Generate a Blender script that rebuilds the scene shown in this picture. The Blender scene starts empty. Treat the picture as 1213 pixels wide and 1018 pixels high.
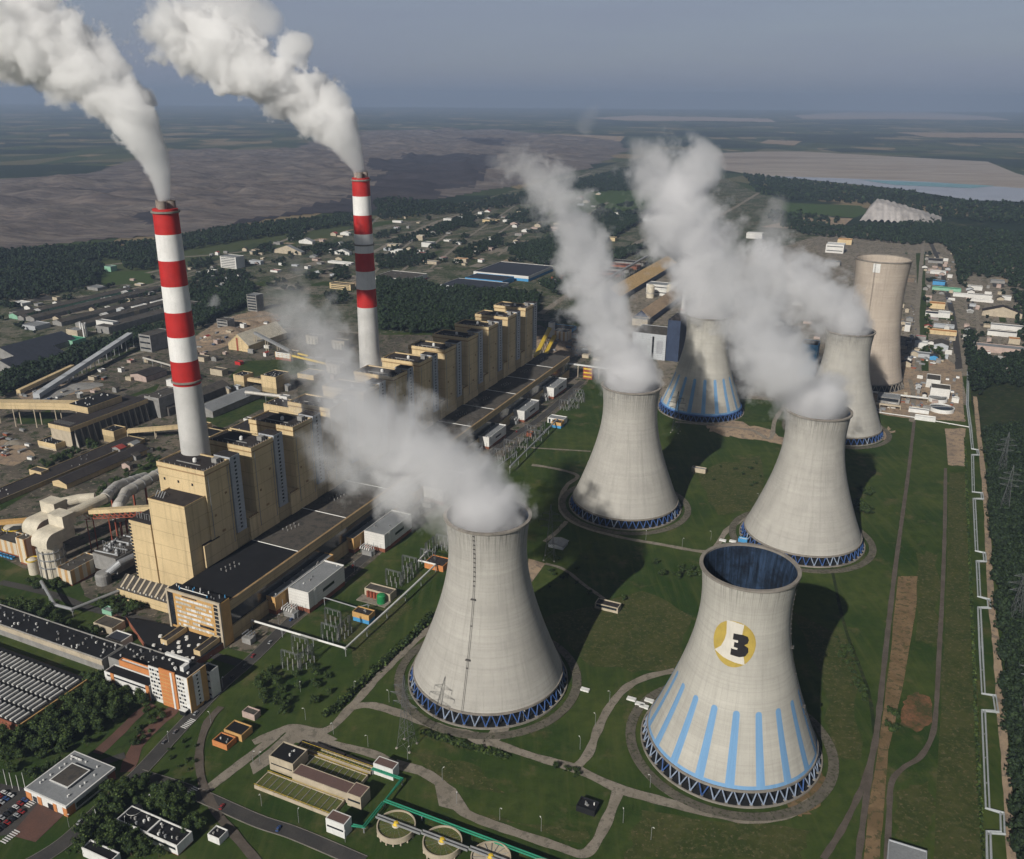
SUN_E = 4.5
SKY_S = 0.08
SKY_GREY = (.75, .95)
SKY_COL = (2.75, 3.1, 4.1)
EXPO = 0.16
HAZE_D = 6.2e-5
HAZE_C = (.42, .54, .76, 1)
import bpy, bmesh, math, random
import numpy as np
from mathutils import Vector, Matrix, noise as mnoise
from mathutils.geometry import delaunay_2d_cdt

random.seed(7)
RNG = np.random.default_rng(11)
scene = bpy.context.scene
COL = scene.collection

# ------------------------------------------------------------------ survey
# camera station and the plan grid of the plant (metres)
PW, PH = 1213, 1018
CF, CP, CR, CH = 1047.642, math.radians(20.499058), math.radians(0.461473), 375.4128
_fw = Vector((0, math.cos(CP), -math.sin(CP)))
_up0 = Vector((0, math.sin(CP), math.cos(CP)))
_rt0 = Vector((1, 0, 0))
_rt = math.cos(CR) * _rt0 + math.sin(CR) * _up0
_up = -math.sin(CR) * _rt0 + math.cos(CR) * _up0

def G(px, py, z=0.0):
    """survey point of the photograph -> plan point (x, y) at height z"""
    d = _fw + _rt * ((px - PW / 2) / CF) - _up * ((py - PH / 2) / CF)
    t = (z - CH) / d.z
    return (d.x * t, d.y * t)

AX = math.radians(24.5)          # heading of the plant's long axis
SA, CA = math.sin(AX), math.cos(AX)
def X(u, v):
    return (u * SA + v * CA, u * CA - v * SA)
def UV(x, y):
    return (x * SA + y * CA, x * CA - y * SA)
def GU(px, py, z=0.0):
    return UV(*G(px, py, z))
PLANT = -AX                      # rotation: local +Y runs along the plant axis (u), +X across it (v)

# ------------------------------------------------------------------ materials
MATS = {}
def nodes_of(name):
    m = bpy.data.materials.new(name)
    m.use_nodes = True
    nt = m.node_tree
    nt.nodes.clear()
    out = nt.nodes.new('ShaderNodeOutputMaterial')
    return m, nt, out

class NT:
    """tiny wrapper for writing node trees"""
    def __init__(s, nt): s.nt = nt
    def n(s, t, **kw):
        nd = s.nt.nodes.new(t)
        for k, v in kw.items(): setattr(nd, k, v)
        return nd
    def link(s, a, b): s.nt.links.new(a, b)
    def set(s, sock, v):
        if hasattr(v, 'is_output') or hasattr(v, 'links'): s.nt.links.new(v, sock)
        else: sock.default_value = v
    def math(s, op, a, b=None, c=None, clamp=False):
        nd = s.n('ShaderNodeMath', operation=op, use_clamp=clamp)
        s.set(nd.inputs[0], a)
        if b is not None: s.set(nd.inputs[1], b)
        if c is not None: s.set(nd.inputs[2], c)
        return nd.outputs[0]
    def mix(s, fac, a, b, blend='MIX'):
        nd = s.n('ShaderNodeMix', data_type='RGBA', blend_type=blend)
        s.set(nd.inputs[0], fac)
        s.set(nd.inputs[6], col4(a)); s.set(nd.inputs[7], col4(b))
        return nd.outputs[2]
    def noise(s, vec, scale, detail=4, rough=.55, dist=0.0, out='Fac'):
        nd = s.n('ShaderNodeTexNoise')
        if vec is not None: s.link(vec, nd.inputs['Vector'])
        nd.inputs['Scale'].default_value = scale
        nd.inputs['Detail'].default_value = detail
        nd.inputs['Roughness'].default_value = rough
        nd.inputs['Distortion'].default_value = dist
        return nd.outputs[out]
    def vor(s, vec, scale, out='Color', feature='F1', rnd=1.0):
        nd = s.n('ShaderNodeTexVoronoi', feature=feature)
        if vec is not None: s.link(vec, nd.inputs['Vector'])
        nd.inputs['Scale'].default_value = scale
        nd.inputs['Randomness'].default_value = rnd
        return nd.outputs[out]
    def ramp(s, fac, stops, interp='LINEAR'):
        nd = s.n('ShaderNodeValToRGB')
        cr = nd.color_ramp; cr.interpolation = interp
        while len(cr.elements) < len(stops): cr.elements.new(.5)
        for e, (p, c) in zip(cr.elements, stops):
            e.position = p; e.color = col4(c)
        s.set(nd.inputs[0], fac)
        return nd.outputs[0]
    def maprange(s, v, a, b, c=0., d=1.):
        nd = s.n('ShaderNodeMapRange'); nd.clamp = True
        s.set(nd.inputs[0], v)
        for i, q in enumerate((a, b, c, d)): nd.inputs[1 + i].default_value = q
        return nd.outputs[0]
    def mapping(s, vec, scale=(1, 1, 1), rot=(0, 0, 0), loc=(0, 0, 0)):
        nd = s.n('ShaderNodeMapping')
        s.link(vec, nd.inputs[0])
        nd.inputs['Location'].default_value = loc
        nd.inputs['Rotation'].default_value = rot
        nd.inputs['Scale'].default_value = scale
        return nd.outputs[0]
    def coord(s, kind='Object'):
        return s.n('ShaderNodeTexCoord').outputs[kind]
    def pos(s):
        return s.n('ShaderNodeNewGeometry').outputs['Position']
    def bsdf(s, out, col, rough=.8, metal=0., bump=None, bstr=.3, bdist=1.0, spec=None):
        b = s.n('ShaderNodeBsdfPrincipled')
        s.set(b.inputs['Base Color'], col4(col)); s.set(b.inputs['Roughness'], rough)
        s.set(b.inputs['Metallic'], metal)
        if spec is not None: b.inputs['Specular IOR Level'].default_value = spec
        if bump is not None:
            bp = s.n('ShaderNodeBump'); bp.inputs['Strength'].default_value = bstr
            bp.inputs['Distance'].default_value = bdist
            s.link(bump, bp.inputs['Height']); s.link(bp.outputs[0], b.inputs['Normal'])
        s.link(b.outputs[0], out.inputs[0])
        return b
def col4(c):
    if isinstance(c, (tuple, list)):
        return tuple(c) + (1.,) if len(c) == 3 else tuple(c)
    return c

def simple(name, col, rough=.8, metal=0., var=.25, scale=.15, dirt=None, bump=0.0, spec=.3):
    """paint, metal or render with uneven weathering"""
    if name in MATS: return MATS[name]
    m, nt, out = nodes_of(name); N = NT(nt)
    p = N.pos()
    f1 = N.noise(p, scale, 5, .6)
    f2 = N.noise(N.mapping(p, (1, 1, .15)), scale * 5, 3, .6)
    dark = tuple(c * (1 - var) for c in col); lite = tuple(min(1, c * (1 + var * .6)) for c in col)
    c = N.mix(N.maprange(f1, .3, .7), dark, lite)
    c = N.mix(N.maprange(f2, .5, .8, 0, .35), c, dirt or tuple(q * .55 for q in col))
    N.bsdf(out, c, rough, metal, bump=f2 if bump else None, bstr=bump, spec=spec)
    MATS[name] = m
    return m

# ------------------------------------------------------------------ mesh building
class MB:
    def __init__(s): s.v = []; s.f = []; s.m = []; s.mats = []; s.uv = None
    def mi(s, mat):
        if mat not in s.mats: s.mats.append(mat)
        return s.mats.index(mat)
    def quad(s, pts, mat):
        b = len(s.v); s.v += [tuple(p) for p in pts]; s.f.append(tuple(range(b, b + len(pts)))); s.m.append(s.mi(mat))
    def hexa(s, lo, hi, mat, top=None):
        """lo, hi: four corners each, counter-clockwise seen from above"""
        b = len(s.v); s.v += [tuple(p) for p in lo] + [tuple(p) for p in hi]
        i = s.mi(mat); j = s.mi(top) if top else i
        n = len(lo)
        s.f.append(tuple(b + k for k in reversed(range(n)))); s.m.append(i)
        s.f.append(tuple(b + n + k for k in range(n))); s.m.append(j)
        for k in range(n):
            q = (k + 1) % n
            s.f.append((b + k, b + q, b + n + q, b + n + k)); s.m.append(i)
    def box(s, x0, x1, y0, y1, z0, z1, mat, top=None):
        if x1 < x0: x0, x1 = x1, x0
        if y1 < y0: y0, y1 = y1, y0
        c = [(x0, y0), (x1, y0), (x1, y1), (x0, y1)]
        s.hexa([(a, b, z0) for a, b in c], [(a, b, z1) for a, b in c], mat, top)
    def prism(s, poly, z0, z1, mat, top=None):
        ar = sum(poly[i][0] * poly[(i + 1) % len(poly)][1] - poly[(i + 1) % len(poly)][0] * poly[i][1] for i in range(len(poly)))
        if ar < 0: poly = poly[::-1]
        s.hexa([(a, b, z0) for a, b in poly], [(a, b, z1) for a, b in poly], mat, top)
    def tube(s, pts, r, mat, n=8, cap=True):
        """tube along a polyline with mitred bends"""
        P = [Vector(p) for p in pts]; R = r if isinstance(r, (list, tuple)) else [r] * len(P)
        b = len(s.v); i = s.mi(mat)
        prev = None
        for k, p in enumerate(P):
            if k == 0: t = (P[1] - P[0])
            elif k == len(P) - 1: t = (P[-1] - P[-2])
            else: t = (P[k + 1] - p).normalized() + (p - P[k - 1]).normalized()
            t.normalize()
            if prev is None:
                a = t.cross(Vector((0, 0, 1)))
                if a.length < 1e-3: a = t.cross(Vector((0, 1, 0)))
                a.normalize()
            else:
                a = prev - t * prev.dot(t); a.normalize()
            prev = a; c = t.cross(a)
            sc = 1.0
            if 0 < k < len(P) - 1:
                cs = (P[k + 1] - p).normalized().dot(t); sc = 1 / max(cs, .6)
            for j in range(n):
                th = 2 * math.pi * j / n
                s.v.append(tuple(p + (a * math.cos(th) + c * math.sin(th)) * R[k] * (sc if 0 else 1)))
        for k in range(len(P) - 1):
            for j in range(n):
                q = (j + 1) % n
                s.f.append((b + k * n + j, b + k * n + q, b + (k + 1) * n + q, b + (k + 1) * n + j)); s.m.append(i)
        if cap:
            s.f.append(tuple(b + j for j in reversed(range(n)))); s.m.append(i)
            e = b + (len(P) - 1) * n
            s.f.append(tuple(e + j for j in range(n))); s.m.append(i)
    def bar(s, a, b_, w, mat):
        s.tube([a, b_], w, mat, n=4)
    def lathe(s, prof, mat, n=32, cx=0, cy=0, cap=True, topmat=None):
        """prof: list of (r, z)"""
        b = len(s.v); i = s.mi(mat); j_ = s.mi(topmat) if topmat else i
        for r, z in prof:
            for j in range(n):
                th = 2 * math.pi * j / n
                s.v.append((cx + r * math.cos(th), cy + r * math.sin(th), z))
        for k in range(len(prof) - 1):
            for j in range(n):
                q = (j + 1) % n
                s.f.append((b + k * n + j, b + k * n + q, b + (k + 1) * n + q, b + (k + 1) * n + j)); s.m.append(i)
        if cap:
            s.f.append(tuple(b + j for j in reversed(range(n)))); s.m.append(i)
            e = b + (len(prof) - 1) * n
            s.f.append(tuple(e + j for j in range(n))); s.m.append(j_)
    def build(s, name, parent=None, loc=None, rz=None, smooth=False):
        me = bpy.data.meshes.new(name)
        me.from_pydata(s.v, [], s.f)
        for m in s.mats: me.materials.append(m)
        me.polygons.foreach_set('material_index', s.m)
        if smooth: me.polygons.foreach_set('use_smooth', [True] * len(s.f))
        me.update()
        o = bpy.data.objects.new(name, me); COL.objects.link(o)
        if parent is not None: o.parent = parent
        if loc is not None: o.location = loc
        if rz is not None: o.rotation_euler = (0, 0, rz)
        return o

def tag(o, label=None, cat=None, group=None, kind=None):
    if label: o['label'] = label
    if cat: o['category'] = cat
    if group: o['group'] = group
    if kind: o['kind'] = kind
    return o
def empty(name, loc=(0, 0, 0), rz=0., label=None, cat=None, group=None):
    o = bpy.data.objects.new(name, None); COL.objects.link(o)
    o.empty_display_size = 5
    o.location = loc; o.rotation_euler = (0, 0, rz)
    return tag(o, label, cat, group)
KIDS = {}
def copy_tree(o, parent=None, kids=None):
    c = o.copy(); COL.objects.link(c); c.parent = parent
    for ch in list(o.children): copy_tree(ch, c)
    return c
def npmesh(name, V, F, mats, midx=None, smooth=False):
    """fast mesh from numpy: V (n,3), F (m,k) with k = 3 or 4"""
    me = bpy.data.meshes.new(name)
    V = np.asarray(V, np.float32); F = np.asarray(F, np.int32)
    k = F.shape[1]
    me.vertices.add(len(V)); me.vertices.foreach_set('co', V.ravel())
    me.loops.add(F.size); me.loops.foreach_set('vertex_index', F.ravel())
    me.polygons.add(len(F))
    me.polygons.foreach_set('loop_start', np.arange(0, F.size, k, dtype=np.int32))
    me.polygons.foreach_set('loop_total', np.full(len(F), k, np.int32))
    for m in mats: me.materials.append(m)
    if midx is not None: me.polygons.foreach_set('material_index', np.asarray(midx, np.int32))
    if smooth: me.polygons.foreach_set('use_smooth', np.ones(len(F), bool))
    me.update(calc_edges=True); me.validate()
    return me
def sheet(name, poly, z, mat, kind='structure', label=None):
    """a flat surface lying on the ground; poly in plan coordinates"""
    ps = [Vector((p[0], p[1])) for p in poly]
    n = len(ps)
    r = delaunay_2d_cdt(ps, [(i, (i + 1) % n) for i in range(n)], [], 1, 1e-4)
    me = bpy.data.meshes.new(name)
    me.from_pydata([(v.x, v.y, z) for v in r[0]], [], [tuple(f) for f in r[2]])
    me.materials.append(mat); me.update()
    for p in me.polygons:
        if p.normal.z < 0: p.flip()
    o = bpy.data.objects.new(name, me); COL.objects.link(o)
    return tag(o, label, None, None, kind)
def smooth_line(pts, n=6):
    """Catmull-Rom through pts"""
    P = [Vector(p) for p in pts]
    if len(P) < 3: return P
    out = []
    for i in range(len(P) - 1):
        p0 = P[max(i - 1, 0)]; p1 = P[i]; p2 = P[i + 1]; p3 = P[min(i + 2, len(P) - 1)]
        for k in range(n):
            t = k / n
            out.append(.5 * ((2 * p1) + (p2 - p0) * t + (2 * p0 - 5 * p1 + 4 * p2 - p3) * t * t + (3 * p1 - p0 - 3 * p2 + p3) * t ** 3))
    out.append(P[-1])
    return out
# ------------------------------------------------------------------ camera, sun, sky
cam = bpy.data.cameras.new('camera'); co = bpy.data.objects.new('camera', cam); COL.objects.link(co)
cam.sensor_fit = 'HORIZONTAL'; cam.sensor_width = 36; cam.lens = CF / PW * 36
cam.clip_start = 1; cam.clip_end = 120000
M = Matrix((( _rt.x, _up.x, -_fw.x, 0), (_rt.y, _up.y, -_fw.y, 0), (_rt.z, _up.z, -_fw.z, CH), (0, 0, 0, 1)))
co.matrix_world = M
scene.camera = co

SUN_AZ = math.radians(31.6)      # shadows fall this way from +Y towards +X
SUN_EL = math.radians(32.4)
sl = bpy.data.lights.new('sun', 'SUN'); sl.energy = SUN_E; sl.angle = math.radians(.55); sl.color = (1, .95, .87)
so = bpy.data.objects.new('sun', sl); COL.objects.link(so)
ldir = Vector((math.sin(SUN_AZ) * math.cos(SUN_EL), math.cos(SUN_AZ) * math.cos(SUN_EL), -math.sin(SUN_EL)))
so.rotation_euler = ldir.to_track_quat('-Z', 'Y').to_euler()
so.location = (0, -300, 900)

w = bpy.data.worlds.new('World'); scene.world = w; w.use_nodes = True
nt = w.node_tree; nt.nodes.clear(); N = NT(nt)
sky = N.n('ShaderNodeTexSky', sky_type='NISHITA'); sky.sun_disc = False
sky.sun_elevation = SUN_EL; sky.sun_rotation = SUN_AZ + math.pi   # the sun stands behind the camera
sky.altitude = 300; sky.air_density = 1.0; sky.dust_density = 2.2; sky.ozone_density = 1.5
# a broken high layer of grey cloud dims and greys the sky
gen = N.coord('Generated')
cl = N.noise(N.mapping(gen, (1.2, 1.2, 9)), 2.2, 5, .55)
cfac = N.maprange(cl, .35, .75, SKY_GREY[0], SKY_GREY[1])
skyc = N.mix(cfac, sky.outputs[0], SKY_COL)
# added dimming of the sky overhead, out of view, to deepen the shadows
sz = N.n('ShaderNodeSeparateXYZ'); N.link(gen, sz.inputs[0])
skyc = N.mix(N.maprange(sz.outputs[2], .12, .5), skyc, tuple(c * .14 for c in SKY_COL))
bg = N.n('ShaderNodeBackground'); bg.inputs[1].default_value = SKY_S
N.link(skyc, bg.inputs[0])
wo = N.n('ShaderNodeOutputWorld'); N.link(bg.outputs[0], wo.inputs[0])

vs = scene.view_settings; vs.view_transform = 'Standard'; vs.look = 'None'; vs.exposure = EXPO; vs.gamma = 1
vs.use_curve_mapping = False
scene.render.engine = 'CYCLES'
cy = scene.cycles
cy.max_bounces = 10; cy.diffuse_bounces = 2; cy.glossy_bounces = 2; cy.transmission_bounces = 2
cy.volume_bounces = 10; cy.transparent_max_bounces = 12
cy.volume_step_rate = 1.0; cy.volume_max_steps = 256
cy.use_denoising = True
cy.use_adaptive_sampling = True; cy.adaptive_threshold = .02; cy.adaptive_min_samples = 24
try: cy.denoiser = 'OPENIMAGEDENOISE'
except Exception: pass
cy.sample_clamp_indirect = 4.0

# the air: a closed box of thin haze round everything on the ground
def haze_box():
    m, nt, out = nodes_of('haze_air'); N = NT(nt)
    pv = N.n('ShaderNodeVolumePrincipled'); pv.inputs['Density'].default_value = HAZE_D
    pv.inputs['Color'].default_value = HAZE_C; pv.inputs['Anisotropy'].default_value = 0.1
    N.link(pv.outputs[0], out.inputs['Volume'])
    b = MB(); b.box(-30000, 30000, -3000, 42000, -70, 640, m)
    o = b.build('haze'); tag(o, 'thin blue grey haze in the air over the plain', None, None, 'stuff')
    return o
haze_box()
# ------------------------------------------------------------------ ground materials
def ground_material():
    m, nt, out = nodes_of('open_country'); N = NT(nt)
    p = N.pos()
    # close by: mown and rough grass
    g1 = N.noise(p, .012, 6, .62); g2 = N.noise(p, .11, 5, .65); g3 = N.noise(N.mapping(p, (1, 1, 1), (0, 0, .3)), .9, 3, .6)
    grass = N.mix(N.maprange(g1, .38, .62), (.021, .045, .009), (.054, .074, .018))
    grass = N.mix(N.maprange(g2, .42, .7, 0, .65), grass, (.018, .034, .008))
    grass = N.mix(N.maprange(g3, .55, .75, 0, .35), grass, (.075, .07, .035))
    g4 = N.noise(p, .03, 7, .7)
    grass = N.mix(N.maprange(g4, .56, .7, 0, .75), grass, (.115, .092, .048))
    g5 = N.noise(N.mapping(p, (1, .08, 1), (0, 0, AX)), .16, 3, .6)
    grass = N.mix(N.maprange(g5, .5, .7, 0, .45), grass, (.075, .085, .026))
    # farther out: woods, meadows and ploughed fields
    q = N.mapping(p, (.55, 1, 1), (0, 0, .42))
    cell = N.vor(q, .0016); cell2 = N.vor(N.mapping(p, (1, .45, 1), (0, 0, -.2)), .0042)
    sep = N.n('ShaderNodeSeparateColor'); N.link(cell, sep.inputs[0])
    sep2 = N.n('ShaderNodeSeparateColor'); N.link(cell2, sep2.inputs[0])
    fld = N.ramp(sep2.outputs[0], [(0, (.035, .05, .02)), (.3, (.055, .07, .028)), (.5, (.10, .095, .05)), (.7, (.04, .06, .02)), (.85, (.19, .15, .09)), (1, (.08, .09, .04))], 'CONSTANT')
    wn = N.noise(p, .0009, 5, .6); wn2 = N.noise(p, .02, 3, .6)
    wood = N.mix(wn2, (.008, .017, .010), (.017, .03, .014))
    isw = N.math('ADD', N.math('MULTIPLY', sep.outputs[1], .35), wn)
    far = N.mix(N.maprange(isw, .60, .64), wood, fld)
    sx = N.n('ShaderNodeSeparateXYZ'); N.link(p, sx.inputs[0])
    dist = N.math('SQRT', N.math('ADD', N.math('POWER', sx.outputs[0], 2.0), N.math('POWER', sx.outputs[1], 2.0)))
    dd = N.math('ADD', dist, N.math('MULTIPLY', N.noise(p, .002, 3), 900))
    c = N.mix(N.maprange(dd, 1900, 2500), grass, far)
    N.bsdf(out, c, .95, 0, bump=g2, bstr=.4, bdist=.6, spec=.1)
    return m

def patch_material(name, cols, scale=.02, thr=.5, wide=.08, fine=.3, rough=.95, bump=.3):
    """ground cover of two or three sorts in ragged patches"""
    m, nt, out = nodes_of(name); N = NT(nt)
    p = N.pos()
    a = N.noise(p, scale, 7, .65); b = N.noise(p, scale * 4.3, 5, .65); f = N.noise(p, fine, 4, .7)
    c = N.mix(N.maprange(a, thr - wide, thr + wide), cols[0], cols[1])
    if len(cols) > 2: c = N.mix(N.maprange(b, .52, .6), c, cols[2])
    if len(cols) > 3: c = N.mix(N.maprange(N.noise(p, scale * 9, 4, .6), .58, .64), c, cols[3])
    c = N.mix(N.maprange(f, .3, .75, 0, .5), c, tuple(q * .5 for q in cols[0]))
    N.bsdf(out, c, rough, 0, bump=f, bstr=bump, bdist=.3, spec=.15)
    return m

M_GROUND = ground_material()
M_YARD = patch_material('yard_surface', [(.075, .067, .054), (.155, .132, .105), (.024, .042, .013), (.24, .20, .155)], .022, .5)
M_YARDE = patch_material('east_yard_surface', [(.18, .158, .13), (.25, .215, .175), (.06, .07, .035), (.33, .27, .21)], .022)
M_TOWN = patch_material('town_surface', [(.038, .056, .020), (.16, .145, .115), (.024, .038, .013), (.24, .21, .165)], .016, .50)
M_SAND = patch_material('bare_sand', [(.36, .27, .185), (.27, .205, .15), (.17, .14, .115)], .035)
M_EARTH = patch_material('brown_earth', [(.20, .135, .075), (.14, .095, .05), (.07, .07, .03)], .05)
M_RUST = patch_material('rusty_earth', [(.19, .095, .05), (.045, .055, .02), (.10, .065, .035)], .09)
M_ROUGH = patch_material('rough_grass', [(.058, .066, .020), (.034, .050, .012), (.075, .078, .030), (.12, .10, .055)], .05)
M_LAWN = patch_material('mown_lawn', [(.030, .055, .012), (.050, .066, .018), (.020, .036, .010)], .03)
M_MEADOW = patch_material('green_meadow', [(.045, .085, .02), (.05, .075, .022)], .006)
M_SCRUB = patch_material('dark_scrub', [(.014, .024, .008), (.026, .04, .012), (.05, .05, .024)], .03, bump=.8)
M_ASPHALT = patch_material('asphalt', [(.050, .048, .047), (.068, .064, .060)], .05, fine=1.2, bump=.1)
M_CONC = patch_material('concrete_road', [(.21, .185, .15), (.26, .23, .19), (.15, .135, .11)], .05, fine=1.0, bump=.1)
M_PAVE = patch_material('red_paving', [(.13, .07, .055), (.10, .06, .05)], .05, fine=1.0)
M_RAIL = patch_material('rail_ballast', [(.09, .075, .062), (.12, .10, .085)], .08, fine=1.0)
M_WHITE = simple('white_paint', (.64, .64, .62), .6, var=.12)
M_CONCRETE = simple('bare_concrete', (.36, .33, .285), .9, var=.22, scale=.05)
M_KERB = simple('kerb_stone', (.16, .15, .13), .9)

# the plain, out to the horizon, with a gentle roll beyond the plant
def plain():
    n = 90
    ys = np.concatenate([np.linspace(-2500, 2500, 20), np.geomspace(2600, 41500, 60)])
    xs = np.concatenate([-np.geomspace(29500, 1200, 40), np.linspace(-1100, 1100, 16), np.geomspace(1200, 29500, 40)])
    V = []
    for y in ys:
        for x in xs:
            V.append((x, y, 0.0))
    nx = len(xs); F = [(j * nx + i, j * nx + i + 1, (j + 1) * nx + i + 1, (j + 1) * nx + i) for j in range(len(ys) - 1) for i in range(nx - 1)]
    o = bpy.data.objects.new('ground', npmesh('ground', V, F, [M_GROUND])); COL.objects.link(o)
    tag(o, kind='structure')
plain()

def px_sheet(name, pts, z, mat, label=None, smooth=0):
    poly = [G(*p) for p in pts]
    if smooth:
        q = smooth_line([(a, b, 0) for a, b in poly] + [(poly[0][0], poly[0][1], 0)], smooth)
        poly = [(a.x, a.y) for a in q[:-1]]
    return sheet(name, poly, z, mat, 'structure', label)
def wobble(pts, amp, n=4, seed=3):
    """ragged outline between survey points"""
    r = random.Random(seed); out = []
    for i, a in enumerate(pts):
        b = pts[(i + 1) % len(pts)]
        for k in range(n):
            t = k / n
            out.append((a[0] + (b[0] - a[0]) * t + (r.uniform(-amp, amp) if k else 0), a[1] + (b[1] - a[1]) * t + (r.uniform(-amp, amp) * .6 if k else 0)))
    return out

px_sheet('town_ground', wobble([(-60, 400), (0, 352), (110, 338), (200, 318), (270, 306), (400, 280), (600, 228), (720, 196), (790, 180), (900, 230), (1000, 262), (1010, 300), (1010, 440), (880, 470), (800, 480), (700, 440), (640, 380), (430, 398), (230, 402), (100, 440), (-60, 480)], 2), .05, M_TOWN)
px_sheet('works_ground', wobble([(-80, 500), (0, 470), (100, 441), (230, 400), (330, 388), (430, 396), (540, 396), (640, 385), (700, 430), (695, 455), (640, 505), (560, 570), (470, 640), (400, 700), (300, 775), (240, 765), (200, 755), (130, 720), (0, 660), (-80, 640)], 2), .12, M_YARD)
px_sheet('east_works_ground', wobble([(700, 430), (760, 330), (900, 300), (1010, 268), (1085, 288), (1200, 292), (1213, 330), (1213, 446), (1140, 446), (1145, 480), (1000, 480), (880, 474), (800, 492), (740, 470)], 2), .12, M_YARDE)
px_sheet('building_site', wobble([(1000, 488), (1005, 464), (1070, 440), (1060, 420), (1120, 424), (1139, 440), (1142, 492), (1143, 500), (1080, 496), (1040, 490)], 1.5), .2, M_SAND)
px_sheet('site_sand', wobble([(230, 400), (260, 380), (300, 368), (330, 372), (320, 392), (270, 410), (215, 425)], 1.5), .2, M_SAND)
px_sheet('site_sand', wobble([(630, 400), (668, 392), (700, 402), (700, 420), (668, 425), (635, 412)], 1.0), .2, M_SAND)
px_sheet('site_sand', wobble([(0, 520), (30, 528), (42, 540), (16, 552), (-20, 548)], 1.0), .2, M_SAND)
px_sheet('site_sand', wobble([(20, 466), (70, 455), (110, 452), (120, 462), (70, 470), (30, 478)], 1.0), .2, M_SAND)
px_sheet('sand_patch', wobble([(1119, 508), (1144, 508), (1144, 553), (1123, 551)], 1.2), .2, M_SAND)
px_sheet('brown_strip', wobble([(1064, 683), (1087, 683), (1085, 720), (1078, 763), (1068, 820), (1052, 890), (1047, 960), (1040, 1030), (1022, 1030), (1028, 960), (1041, 880), (1053, 790)], .7), .16, M_EARTH)
px_sheet('rusty_patch', wobble([(1074, 825), (1088, 820), (1102, 828), (1104, 856), (1086, 868), (1066, 858), (1068, 840)], 2.5), .16, M_RUST)
px_sheet('rough_strip', wobble([(1125, 560), (1144, 560), (1150, 700), (1160, 850), (1166, 1030), (1105, 1030), (1112, 880), (1120, 720)], 1.5), .1, M_ROUGH)
px_sheet('scrub_field', wobble([(1150, 450), (1213, 440), (1260, 440), (1260, 520), (1160, 512), (1150, 480)], 1), .2, M_SCRUB)
px_sheet('green_field', wobble([(120, 322), (178, 322), (182, 336), (120, 338)], .5), .2, M_MEADOW)
px_sheet('green_field', [(640, 225), (790, 225), (780, 255), (640, 258)], .2, M_MEADOW)
px_sheet('green_field', wobble([(928, 240), (1020, 244), (1030, 252), (1012, 258), (925, 252)], .4), .2, M_MEADOW)
px_sheet('green_field', wobble([(290, 428), (380, 424), (400, 436), (350, 444), (270, 448)], .5), .2, M_LAWN)
px_sheet('lawn', wobble([(-40, 835), (60, 850), (150, 830), (178, 850), (205, 858), (140, 900), (90, 905), (40, 935), (-40, 925)], 1), .06, M_LAWN)

for q_ in ([(95, 606), (150, 566), (188, 540), (192, 550), (152, 582), (112, 614)], [(0, 592), (40, 565), (105, 535), (112, 543), (60, 568), (0, 606)], [(20, 495), (60, 486), (64, 504), (20, 502)], [(240, 498), (300, 470), (330, 472), (300, 490), (262, 508)], [(60, 690), (95, 688), (100, 706), (70, 704)],
           [(150, 470), (190, 455), (176, 480)], [(90, 480), (120, 470), (140, 478), (110, 486)], [(840, 470), (1000, 480), (1000, 500), (880, 500), (830, 492)], [(1085, 300), (1096, 300), (1100, 440), (1088, 440)]):
    px_sheet('lawn', wobble(q_, 1), .24, M_LAWN)
for q_, m_, z_ in (([(838, 498), (880, 500), (935, 520), (930, 528), (880, 520), (840, 512)], M_SAND, .16), ([(985, 530), (1046, 522), (1060, 512), (1052, 505), (1040, 520), (1000, 528)], M_SAND, .16), ([(928, 950), (965, 915), (978, 925), (972, 955), (950, 968)], M_EARTH, .18),
      ([(1085, 655), (1112, 655), (1112, 760), (1084, 760)], M_ROUGH, .14), ([(1060, 940), (1100, 925), (1110, 960), (1090, 1000), (1060, 990)], M_ROUGH, .14), ([(560, 972), (700, 985), (690, 1000), (580, 965)], M_ROUGH, .14),
      ([(640, 735), (760, 700), (820, 730), (800, 800), (700, 790)], M_ROUGH, .08), ([(480, 890), (560, 905), (600, 940), (520, 925)], M_ROUGH, .08), ([(820, 560), (900, 540), (905, 600), (850, 610)], M_ROUGH, .08), ([(400, 740), (470, 700), (490, 720), (420, 790)], M_ROUGH, .08), ([(930, 720), (1010, 760), (1020, 900), (985, 900), (975, 800)], M_ROUGH, .08), ([(760, 960), (960, 985), (950, 1018), (740, 1018)], M_ROUGH, .08)):
    px_sheet('worn_grass' if m_ is M_ROUGH else 'bare_patch', wobble(q_, 5, 6, len(q_) + int(q_[0][0])), z_, m_)
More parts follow.
